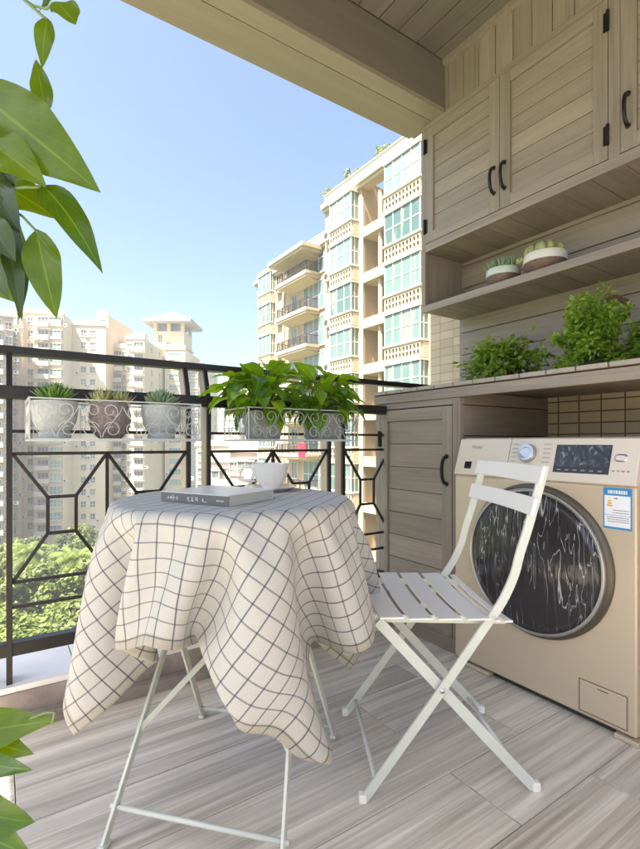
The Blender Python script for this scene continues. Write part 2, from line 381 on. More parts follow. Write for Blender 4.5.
# walls
mb = MB(); mb.box(XW+.012, 2.3, -1.4, 1.975, -.25, 2.95)
wl = mb.build('balcony_wall', 'tile'); tag(wl, 'beige small-tiled wall that carries the wall cabinet and ends beyond it', 'wall')
mb = MB(); mb.box(-3.2, 2.07, -1.9, -1.75, 0, 1.0)  # added unseen wall, kept low so sky and sun light the terrace
wb = mb.build('added_parapet', 'roomwall'); tag(wb, 'low white parapet added out of view on the open terrace invented for bounce light', 'wall')
# alcove tiles behind the washing machine
mb = MB(); mb.box(XW, XW+.012, .02, 1.245, 0, 1.03)
al = mb.build('alcove_tiling', 'tile2'); tag(al, 'glossy beige wall tiles seen behind and above the washing machine', 'wall tiles')
# clapboard between counter and wall cabinet
mb = MB()
z = 1.062
while z < 1.80:
    mb.box(XW-.012, XW+.0115, -.9, YE-.003, z, min(z+.118, 1.80)-.003); z += .118
cl = mb.build('clapboard', ['wood_y'], bevel=.002); tag(cl, 'taupe horizontal board cladding on the wall between counter and wall cabinet', 'wall cladding')
# upright boards above the wall cabinet
mb = MB(); y = YE+.09
while y > -.8:
    mb.box(XU+.012, XU+.03, y-.0835, y, 2.43, 2.67); y -= .0865
mb.box(XU+.030, XU+.036, -.8, YE+.09, 2.43, 2.67, 1)
mb.box(XU-.012, XU+.0118, -.8, 1.598, 2.645, 2.674, 0)
fp = mb.build('frieze_boards', ['wood_z', 'gap'], bevel=.0015); tag(fp, 'taupe upright boards with a cornice strip above the wall cabinet doors', 'wall cladding')
# ceiling boards running outwards
mb = MB(); x = -1.5  # roof cut short out of view, shaped to let in sun and sky
while x < 1.82:
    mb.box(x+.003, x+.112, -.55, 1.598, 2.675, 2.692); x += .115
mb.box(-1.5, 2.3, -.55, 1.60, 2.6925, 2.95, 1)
ce = mb.build('ceiling', ['ceil', 'gap'], bevel=.002); tag(ce, kind='structure')
# the beam over the railing: bottom of two wide boards, darker inner side
mb = MB(); XB = XU+.011
mb.box(-1.5, XB, 1.602, 1.681, 2.427, 2.45, 0); mb.box(-1.5, XB, 1.685, 1.846, 2.427, 2.45, 0)
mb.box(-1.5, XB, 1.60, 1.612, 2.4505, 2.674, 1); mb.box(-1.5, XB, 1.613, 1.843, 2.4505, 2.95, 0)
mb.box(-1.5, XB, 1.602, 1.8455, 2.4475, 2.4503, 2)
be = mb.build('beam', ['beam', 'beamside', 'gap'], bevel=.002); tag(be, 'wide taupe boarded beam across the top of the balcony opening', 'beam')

# ================================================================== RAILING
rl = thing('balcony_railing', 'black iron balcony railing with hexagon lattice panels and taupe posts', 'railing', (0, YR, 0))
PER = .611; TOPY = .045
def zline(z): return TOPY*max(0, min(1, (z-.98)/.14))
mb = MB(); mb.box(-3.2, XW, TOPY-.006, TOPY+.044, 1.098, 1.122); mb.build('top_rail', 'iron', rl, bevel=.002)
mb = MB(); mb.box(-3.2, XW, -.024, .024, .957, .996); mb.build('middle_rail', 'iron', rl, bevel=.002)
mb = MB(); mb.box(-3.2, XW, -.008, .030, .196, .234); mb.build('bottom_rail', 'iron', rl, bevel=.002)
cent = [-.0145+PER*k for k in range(-5, 4)]
for c in cent:
    for dx in (-.0375, .0375):
        x = c+dx
        if x > XW-.05: continue
        p = MB()
        # flat taupe upright set edge-on, with a thin iron strip on the room side
        pts = [(0, .028, .116), (0, .028, .20), (0, .028, .95), (0, .028+.012, 1.02), (0, .028+TOPY-.004, 1.098)]
        p.sweep(pts, [(-.026, -.0075), (.024, -.0075), (.024, .0075), (-.026, .0075)], (0, 1, 0), 0)
        p2 = [(q[0], q[1]-.034, q[2]) for q in pts]
        p.sweep(p2, [(-.0055, -.0078), (.0075, -.0078), (.0075, .0078), (-.0055, .0078)], (0, 1, 0), 1)
        o = p.build('post', ['postwood', 'iron'], rl, bevel=.001, seg=1); o.location.x = x
lat = MB()
hw = (PER-.075)/2-.008                   # half width of a panel
def bar(x0, z0, x1, z1): lat.obox((x0, 0, z0), (x1, 0, z1), .0075, .010, (0, 1, 0))
for z in (.862, .795, .413, .340): bar(-hw, z, hw, z)
bar(0, .413, 0, .795); bar(0, .234, 0, .34)
for s in (-1, 1):
    q = s*hw/2; e = .039
    bar(q-e, .55, q-e, .661); bar(q+e, .55, q+e, .661); bar(q-e, .661, q+e, .661); bar(q-e, .55, q+e, .55)
    bar(q-e, .661, q-s*0-hw/2+0, .795); bar(q+e, .661, q+hw/2, .795)
    bar(q-e, .55, q-hw/2, .413); bar(q+e, .55, q+hw/2, .413)
proto = None
for c in cent:
    x = c+PER/2
    if proto is None: proto = lat.build('lattice_panel', 'iron', rl); proto.location = (x, 0, 0)
    else: place(proto, 'lattice_panel', rl, (x, 0, 0))

# ================================================================== CABINETS
def plank_door(name, parent, w, h, face, nrows, hinge_side, handle_side, hz, lab=None):
    """door in its own plane: local x outwards(-X world), y along, z up; origin at near low corner. Returns the door"""
    st = .05
    d = MB()
    d.box(-.0, .02, 0, st, 0, h, 0); d.box(0, .02, w-st, w, 0, h, 0)
    d.box(.0, .02, st+.0006, w-st-.0006, 0, st, 1); d.box(.0, .02, st+.0006, w-st-.0006, h-st, h, 1)
    rh = (h-2*st)/nrows
    for i in range(nrows):
        d.box(.010, .019, st+.001, w-st-.001, st+rh*i+.0013, st+rh*(i+1)-.0013, 1)
    d.box(.0192, .0199, st-.002, w-st+.002, st-.002, h-st+.002, 2)
    o = d.build(name, ['wood_z', 'wood_y', 'gap'], parent, bevel=.0018)
    if lab: o['label'] = lab
    hd = MB(); hy = st*.5 if handle_side < 0 else w-st*.5
    hd.sweep([(.0, hy, hz-.055), (-.014, hy, hz-.052), (-.024, hy, hz-.04), (-.029, hy, hz-.02), (-.031, hy, hz), (-.029, hy, hz+.02), (-.024, hy, hz+.04), (-.014, hy, hz+.052), (.0, hy, hz+.055)],
             [(-.005, -.0045), (.0, -.006), (.005, -.0045), (.005, .0045), (0, .006), (-.005, .0045)], (0, 1, 0))
    for q in (-.055, .055): hd.lathe([(.009, 0), (.009, .003), (.006, .005)], (-.0, hy, hz+q), 14, axis=Matrix.Rotation(-math.pi/2, 3, 'Y'))
    hd.build('handle', 'handle', o, smooth=True, split=40)
    for q in (.13*h+.01, h-.13*h-.01):
        g = MB(); yy = -.002 if hinge_side < 0 else w+.002
        g.tube([(-.005, yy, q-.036), (-.005, yy, q+.036)], .006, 8); g.box(-.0025, -.0003, min(yy, yy-.016*hinge_side), max(yy, yy-.016*hinge_side), q-.034, q+.034)
        g.build('hinge', 'handle', o)
    return o
# wall cabinet
wc = thing('wall_cabinet', 'taupe boarded wall cabinet with three doors over an open shelf', 'cabinet', (0, 0, 0))
Z0, Z1, ZD0, ZD1 = 1.786, 2.426, 1.828, 2.40
car = MB()
car.box(XU+.021, XW, YE-.02, YE, 1.519, Z1, 0)                       # far end panel down to the shelf
car.box(XU, XU+.0205, YE-.024, YE, 1.519, Z1, 0)
car.box(XU, XU+.0205, -.7, YE-.0245, Z0, ZD0-.002, 1)
car.box(XU, XU+.0205, -.7, YE-.0245, ZD1+.002, Z1, 1)
ysplit = .826
car.box(XU, XU+.0205, ysplit-.019, ysplit+.019, ZD0-.0015, ZD1+.0015, 0)
car.box(XU+.021, XW-.0125, -.7, YE-.0205, Z1-.02, Z1, 1)
car.box(XU+.022, XU+.03, -.7, YE-.0245, ZD0-.002, ZD1+.002, 2)
y = YE-.0205
while y > -.65:                                                        # boards of the underside run front to back
    car.box(XU+.021, XW-.0125, y-.116, y-.003, Z0+.002, Z0+.016, 3); y -= .116
car.box(XU+.021, XW-.0125, -.7, YE-.021, Z0+.0165, Z0+.02, 2)
car.build('carcass', ['wood_z', 'wood_y', 'gap', 'wood_x'], wc, bevel=.0018)
sh = MB()
sh.box(XU, XU+.02, -.7, YE, 1.484, 1.5185, 0)
sh.box(XU+.0205, XW-.0125, -.7, YE-.0, 1.512, 1.518, 0)
y = YE
while y > -.65:
    sh.box(XU+.0205, XW-.0125, y-.116, y-.003, 1.488, 1.500, 1); y -= .116
sh.box(XU+.0205, XW-.0125, -.7, YE, 1.5005, 1.5115, 2)
sh.build('shelf', ['wood_y', 'wood_x', 'gap'], wc, bevel=.0018)
for (ya, yb, hs, hd) in ((1.2905, 1.7195, 1, -1), (.847, 1.2875, -1, 1), (.365, .805, -1, 1)):
    o = plank_door('door', wc, yb-ya, ZD1-ZD0-.002, XU, 6, hs, hd, .135 if ya > .5 else .135)
    o.location = (XU-.0, ya, ZD0+.001)
# lower cabinet and counter
lc = thing('counter_cabinet', 'low taupe boarded cabinet whose long counter bridges the washing machine', 'cabinet', (0, 0, 0))
YL = 1.245; ZC = 1.06
ct = MB()
ct.box(XF-.004, XW-.0125, -.7, YE+.004, ZC-.016, ZC-.0, 1)
y = YE+.006
while y > -.7:                                                         # tile nosing along the edge
    ct.box(XF-.013, XF+.012, y-.094, y-.002, ZC-.0125, ZC+.003, 0); y -= .096
ct.box(XF-.006, XF+.016, -.7, YE+.002, ZC-.055, ZC-.0165, 2)
y = YE
while y > -.65:
    ct.box(XF+.0165, XW-.0125, y-.116, y-.003, ZC-.030, ZC-.018, 3); y -= .116
ct.build('countertop', [plain('pale nosing tile', (.33, .285, .22), .4, noise=.15, nscale=20), 'gap', 'wood_y', 'wood_x'], lc, bevel=.0025)
cc = MB()
cc.box(XF, XF+.0205, YE-.03, YE, 0, ZC-.056, 0); cc.box(XF, XF+.0205, YL, YL+.036, 0, ZC-.056, 0)
cc.box(XF, XF+.0205, YL+.0365, YE-.0305, 0, .055, 1); cc.box(XF, XF+.0205, YL+.0365, YE-.0305, ZC-.082, ZC-.056, 1)
cc.box(XF+.021, XW, YE-.02, YE, 0, ZC-.031, 0)
z = 0
while z < ZC-.04:                                                      # boards of the side towards the washing machine
    cc.box(XF+.021, XW-.0005, YL, YL+.018, z+.0015, min(z+.122, ZC-.032)-.0015, 2); z += .122
cc.box(XF+.022, XW, YL+.0185, YL+.022, 0, ZC-.032, 3); cc.box(XF+.022, XF+.03, YL+.03, YE-.025, .03, ZC-.06, 3)
cc.build('carcass', ['wood_z', 'wood_y', 'wood_x', 'gap'], lc, bevel=.0018)
o = plank_door('door', lc, (YE-.0325)-(YL+.0385), ZC-.086-.058, XF, 8, 1, -1, .66)
o.location = (XF-.001, YL+.0385, .0575)
sp = MB(); sp.box(XF, XW-.0005, -.0, .018, 0, ZC-.056, 0); sp.build('side_panel', ['wood_z'], lc, bevel=.0018)

# ================================================================== WASHING MACHINE
XM, YA, YB = 1.44, .6075, 1.235
wm = thing('washing_machine', 'champagne front-loading washing machine with a film covered door under the counter', 'washing machine', (0, 0, 0))
b = MB()
prof = [(XM, .02), (XM, .703), (XM+.006, .706), (XM+.012, .71), (XM+.05, .838), (XM+.058, .8455), (1.99, .8455), (1.99, .02)]
b.prism(prof, 'y', YA, YB, 0)
b.build('body', 'gold', wm, bevel=.008, seg=3)
SL = Vector((.043, 0, .135)); SN = Vector((-.953, 0, .303)); P00 = Vector((XM-.0015, 0, .7075))
def PP(y, s, h): return Vector((0, y, 0))+P00+SL*s+SN*(h+.0015)
def slab(mb, y0, y1, s0, s1, h0, h1, mat=0):
    v = [PP(y0, s0, h0), PP(y1, s0, h0), PP(y1, s1, h0), PP(y0, s1, h0), PP(y0, s0, h1), PP(y1, s0, h1), PP(y1, s1, h1), PP(y0, s1, h1)]
    mb.add(v, [(0,3,2,1),(4,5,6,7),(0,1,5,4),(1,2,6,5),(2,3,7,6),(3,0,4,7)], mat)
b = MB(); slab(b, YA+.0005, 1.0135, .005, .985, -.012, .004); b.build('control_panel', 'goldpanel', wm, bevel=.003)
b = MB(); slab(b, 1.0155, YB-.0005, .005, .985, -.012, .0045); dr = b.build('detergent_drawer', 'goldpanel', wm, bevel=.003)
b = MB(); slab(b, 1.162, 1.192, .17, .36, .0046, .0056); b.build('lens', 'black', dr, bevel=.0004)
b = MB(); text_into(b, 'Haier', .021, lambda x, y, h: PP(1.150-x, .755+y/.1417, .0048+h)); b.build('lettering', 'greyink', dr)
b = MB(); slab(b, .682, .848, .20, .83, .004, .0055)
ds = b.build('display', 'black', wm, bevel=.0006)
# protective film on the display
film, nt, bs = newmat('crinkled clear film over black')
v, g = worldpos(nt, (1, 30, 22)); n1 = N(nt, 'ShaderNodeTexNoise', Scale=1.0, Detail=4.0, Distortion=2.5); nt.links.new(v, n1.inputs['Vector'])
r = ramp(nt, [(.50, (.022, .021, .02)), (.60, (.06, .06, .06)), (.66, (.22, .22, .22)), (.72, (.05, .05, .05))]); nt.links.new(n1.outputs[0], r.inputs[0]); nt.links.new(r.outputs[0], bs.inputs['Base Color'])
bs.inputs['Roughness'].default_value = .15
bp = N(nt, 'ShaderNodeBump', Strength=.5, Distance=.004); nt.links.new(n1.outputs[0], bp.inputs['Height']); nt.links.new(bp.outputs[0], bs.inputs['Normal'])
M['film2'] = film
b = MB(); slab(b, .685, .845, .33, .81, .0058, .0062); b.build('film', 'film2', ds)
b = MB()
for k in range(6): slab(b, .70+k*.0245, .712+k*.0245, .245, .275, .0056, .006)
b.build('key_marks', 'greyink', ds)
AX = Matrix(((0, 0, SN.x), (1, 0, 0), (0, 0, SN.z)))
tq = SL.normalized(); AX = Matrix(((tq.x, 0, SN.x), (0, 1, 0), (tq.z, 0, SN.z)))
b = MB(); kc = PP(.94, .60, .004)
b.lathe([(.0345, 0), (.0345, .002), (.031, .004)], kc, 40, 1, axis=AX)
pr = [(.031, .003), (.0305, .016), (.028, .021), (.018, .022), (.016, .0205), (0, .0205)]
b.lathe(pr, kc, 40, 0, axis=AX)
for k in range(28):
    a = 2*math.pi*k/28; b.obox(kc+AX @ Vector((.031*math.cos(a), .031*math.sin(a), .004)), kc+AX @ Vector((.0305*math.cos(a), .0305*math.sin(a), .016)), .0025, .0025, AX @ Vector((1, 0, 0)), 0)
b.build('programme_knob', ['chrome', 'goldpanel'], wm, smooth=True, split=35)
b = MB()
for k in range(6):
    slab(b, .985, 1.004, .30+k*.105, .325+k*.105, .0042, .0046); slab(b, .865, .892, .30+k*.105, .325+k*.105, .0042, .0046)
b.build('programme_marks', plain('taupe panel print', (.42, .35, .27), .5), wm)
b = MB(); n = 24
ov = [(.0155*math.copysign(abs(math.cos(2*math.pi*k/n))**.6, math.cos(2*math.pi*k/n)), .042*math.copysign(abs(math.sin(2*math.pi*k/n))**.8, math.sin(2*math.pi*k/n))) for k in range(n)]
V = [PP(.655+x*1.15, .56+y*2, .004) for x, y in ov]+[PP(.655+x, .56+y*1.6, .0068) for x, y in ov]+[PP(.655+x*.8, .56+y*1.1, .0068) for x, y in ov]
b.add(V, [(i, (i+1) % n, n+(i+1) % n, n+i) for i in range(n)]+[(n+i, n+(i+1) % n, 2*n+(i+1) % n, 2*n+i) for i in range(n)], 0); b.add(V[2*n:], [tuple(range(n))], 1)
b.build('start_button', ['chrome', 'goldpanel'], wm, smooth=True)
b = MB()
for k in range(4): slab(b, .628+k*.013, .635+k*.013, .27, .30, .0042, .0046)
b.build('button_caption', 'greyink', wm)
# the round door
RX = Matrix(((0, 0, -1), (0, 1, 0), (1, 0, 0)))   # lathe axis towards the room
DC = Vector((XM, .908, .449))
dm = MB()
dm.lathe([(.246, -.002), (.246, .006), (.242, .012), (.233, .016)], DC, 96, 1, axis=RX)
dm.lathe([(.231, .012), (.2325, .026), (.231, .0315), (.2292, .032), (.228, .030)], DC, 96, 0, axis=RX)
dr2 = dm.build('door', ['chrome', plain('dark bronze door rim', (.10, .085, .06), .35, metal=.4)], wm, smooth=True, split=50)  # shadow ring round the door put into the dark rim colour
film, nt, bs = newmat('dark door glass under crinkled film')
v, g = worldpos(nt, (1, 40, 5.5)); v2, _ = worldpos(nt, (1, 6, 5))
n0 = N(nt, 'ShaderNodeTexNoise', Scale=1.0, Detail=3.0); nt.links.new(v2, n0.inputs['Vector'])
n1 = N(nt, 'ShaderNodeTexNoise', Scale=1.0, Detail=2.5, Distortion=.8, Roughness=.5); nt.links.new(v, n1.inputs['Vector'])
s1 = N(nt, 'ShaderNodeMath', operation='SUBTRACT'); s1.inputs[1].default_value = .5; nt.links.new(n1.outputs[0], s1.inputs[0])
s2 = N(nt, 'ShaderNodeMath', operation='ABSOLUTE'); nt.links.new(s1.outputs[0], s2.inputs[0])
mr = N(nt, 'ShaderNodeMapRange'); mr.inputs['From Min'].default_value = .016; mr.inputs['From Max'].default_value = .003; nt.links.new(s2.outputs[0], mr.inputs[0])
mk = N(nt, 'ShaderNodeMapRange'); mk.inputs['From Min'].default_value = .36; mk.inputs['From Max'].default_value = .50; nt.links.new(n0.outputs[0], mk.inputs[0])
mu = N(nt, 'ShaderNodeMath', operation='MULTIPLY'); nt.links.new(mr.outputs[0], mu.inputs[0]); nt.links.new(mk.outputs[0], mu.inputs[1])
mx = N(nt, 'ShaderNodeMix', data_type='RGBA'); nt.links.new(mu.outputs[0], mx.inputs[0]); mx.inputs[6].default_value = (.032, .030, .030, 1); mx.inputs[7].default_value = (.42, .42, .42, 1)
nt.links.new(mx.outputs[2], bs.inputs['Base Color']); bs.inputs['Roughness'].default_value = .07
bp = N(nt, 'ShaderNodeBump', Strength=.55, Distance=.006); nt.links.new(s2.outputs[0], bp.inputs['Height']); nt.links.new(bp.outputs[0], bs.inputs['Normal'])
M['film'] = film
gm = MB(); gm.lathe([(.2285, .029), (.20, .034), (.15, .039), (.08, .042), (.0, .043)], DC, 96, 0, axis=RX)
gm.build('glass', 'film', dr2, smooth=True)
b = MB(); b.box(XM-.0025, XM+.004, .633, .762, .034, .124, 0); fl_ = b.build('service_flap', 'gold', wm, bevel=.003)
b = MB(); b.box(XM-.0012, XM+.001, .630, .765, .031, .127, 0); b.build('flap_shadow_gap', plain('flap joint', (.2, .16, .11), .6), wm)
b = MB(); b.box(XM-.0032, XM-.0024, .68, .71, .114, .1165, 0); b.build('grip', 'gap', fl_)
for (ya, yb) in ((1.08, 1.235), (.60, .665)):
    b = MB(); b.box(XM-.006, XM+.05, ya, yb, .0005, .014, 0); b.build('foot_strip', 'gold', wm, bevel=.003)
b = MB(); b.box(XM+.02, 1.9, YA+.02, YB-.02, .001, .0195); b.build('plinth', 'rubber', wm)
# energy label stuck to the front, no machine-readable square
st = thing('energy_sticker', 'blue and white energy sticker on the champagne front beside the round door', 'sticker', (XM-.0006, .657, .643))
b = MB(); b.box(-.0003, .0003, -.0375, .0375, -.058, .058); b.build('sheet', 'blue', st)
b = MB(); b.box(-.0009, -.0004, -.034, .034, -.052, .036); b.build('panel', 'paper', st)
b = MB()
for k, w in enumerate((.006, .009, .012, .015)):
    b.box(-.0014, -.001, .020-w/2, .020+w/2, .005+.0066*(3-k), .0095+.0066*(3-k), 0 if k else 1)
b.box(-.0014, -.001, .0165, .0235, .0315, .0335, 1)
b.build('rating_arrow', ['yellow', 'ink'], st)
b = MB()
rg = random.Random(3)
def row(z, y0, y1, h, mat):
    y = y0
    while y < y1:
        w = rg.uniform(.0025, .007); b.box(-.0014, -.001, y, min(y1, y+w), z, z+h, mat); y += w+.0015
row(.041, -.026, .026, .010, 0)
for z in (-.006, -.013, -.026, -.032, -.038): row(z, -.030, .030*(.4 if z > -.02 else .9), .0022, 1)
row(.026, -.001, .008, .004, 1); b.box(-.0014, -.001, -.034, .034, -.0195, -.0185, 2)
b.build('print', ['ink', 'greyink', 'blue'], st)
# ================================================================== TABLE, CLOTH, BOOK, CUP
TC = Vector((.475, 1.086, 0)); ZT = .688
tb = thing('folding_table', 'pale mint folding table with thin crossed legs under the checked cloth', 'table', (TC.x, TC.y, 0))
b = MB(); b.lathe([(.0, ZT-.026), (.270, ZT-.026), (.2745, ZT-.022), (.2745, ZT-.006), (.272, ZT-.003), (0, ZT-.003)], (0, 0, 0), 96); b.build('tabletop', 'mint', tb, smooth=True, split=35)
FL, BL, BR = Vector((.165, 1.067, 0))-TC, Vector((.512, 1.406, 0))-TC, Vector((.785, 1.106, 0))-TC
FRt = FL+BR-BL
ea = (BL-FL).normalized(); es = (BR-BL).normalized(); LA = (BL-FL).length
def legpt(foot, sgn, z):
    s_ = 1 if foot.dot(es) < 0 else -1
    return foot+ea*(sgn*.60*z)+es*(s_*.085*z)+Vector((0, 0, z))
legs = {}
for foot, sgn, side in ((FL, 1, 1), (FRt, 1, -1), (BL, -1, 1), (BR, -1, -1)):
    b = MB(); off = es*(.012*side if sgn > 0 else 0)
    p0 = legpt(foot, sgn, .006)+off; p1 = legpt(foot, sgn, ZT-.028)+off
    b.obox(p0, p1, .020, .007, ea)
    b.obox(p0+Vector((0, 0, .0))-ea*.012*sgn, p0+ea*.014*sgn+Vector((0, 0, .0)), .016, .010, es)
    b.build('leg', 'mint', tb, bevel=.0015)
b = MB(); b.tube([legpt(FL, 1, .062), legpt(FRt, 1, .062)], .0055, 10); b.build('stretcher', 'mint', tb, smooth=True)
b = MB(); b.tube([legpt(BL, -1, .040), legpt(BR, -1, .040)], .0045, 10); b.build('stretcher', 'mint', tb, smooth=True)
hub = Vector((0, 0, .37))
b = MB(); b.tube([legpt(FL, 1, .36), legpt(FRt, 1, .36)], .005, 10); b.build('stretcher', 'mint', tb, smooth=True)
for foot in (FL, FRt):
    b = MB(); mid = (legpt(FL, 1, .372)+legpt(FRt, 1, .372))/2
    b.obox(legpt(foot, 1, .172).lerp(mid, .05), mid+(legpt(foot, 1, .3)-mid)*.04, .013, .005, (0, 0, 1)); b.build('brace', 'mint', tb, bevel=.001)

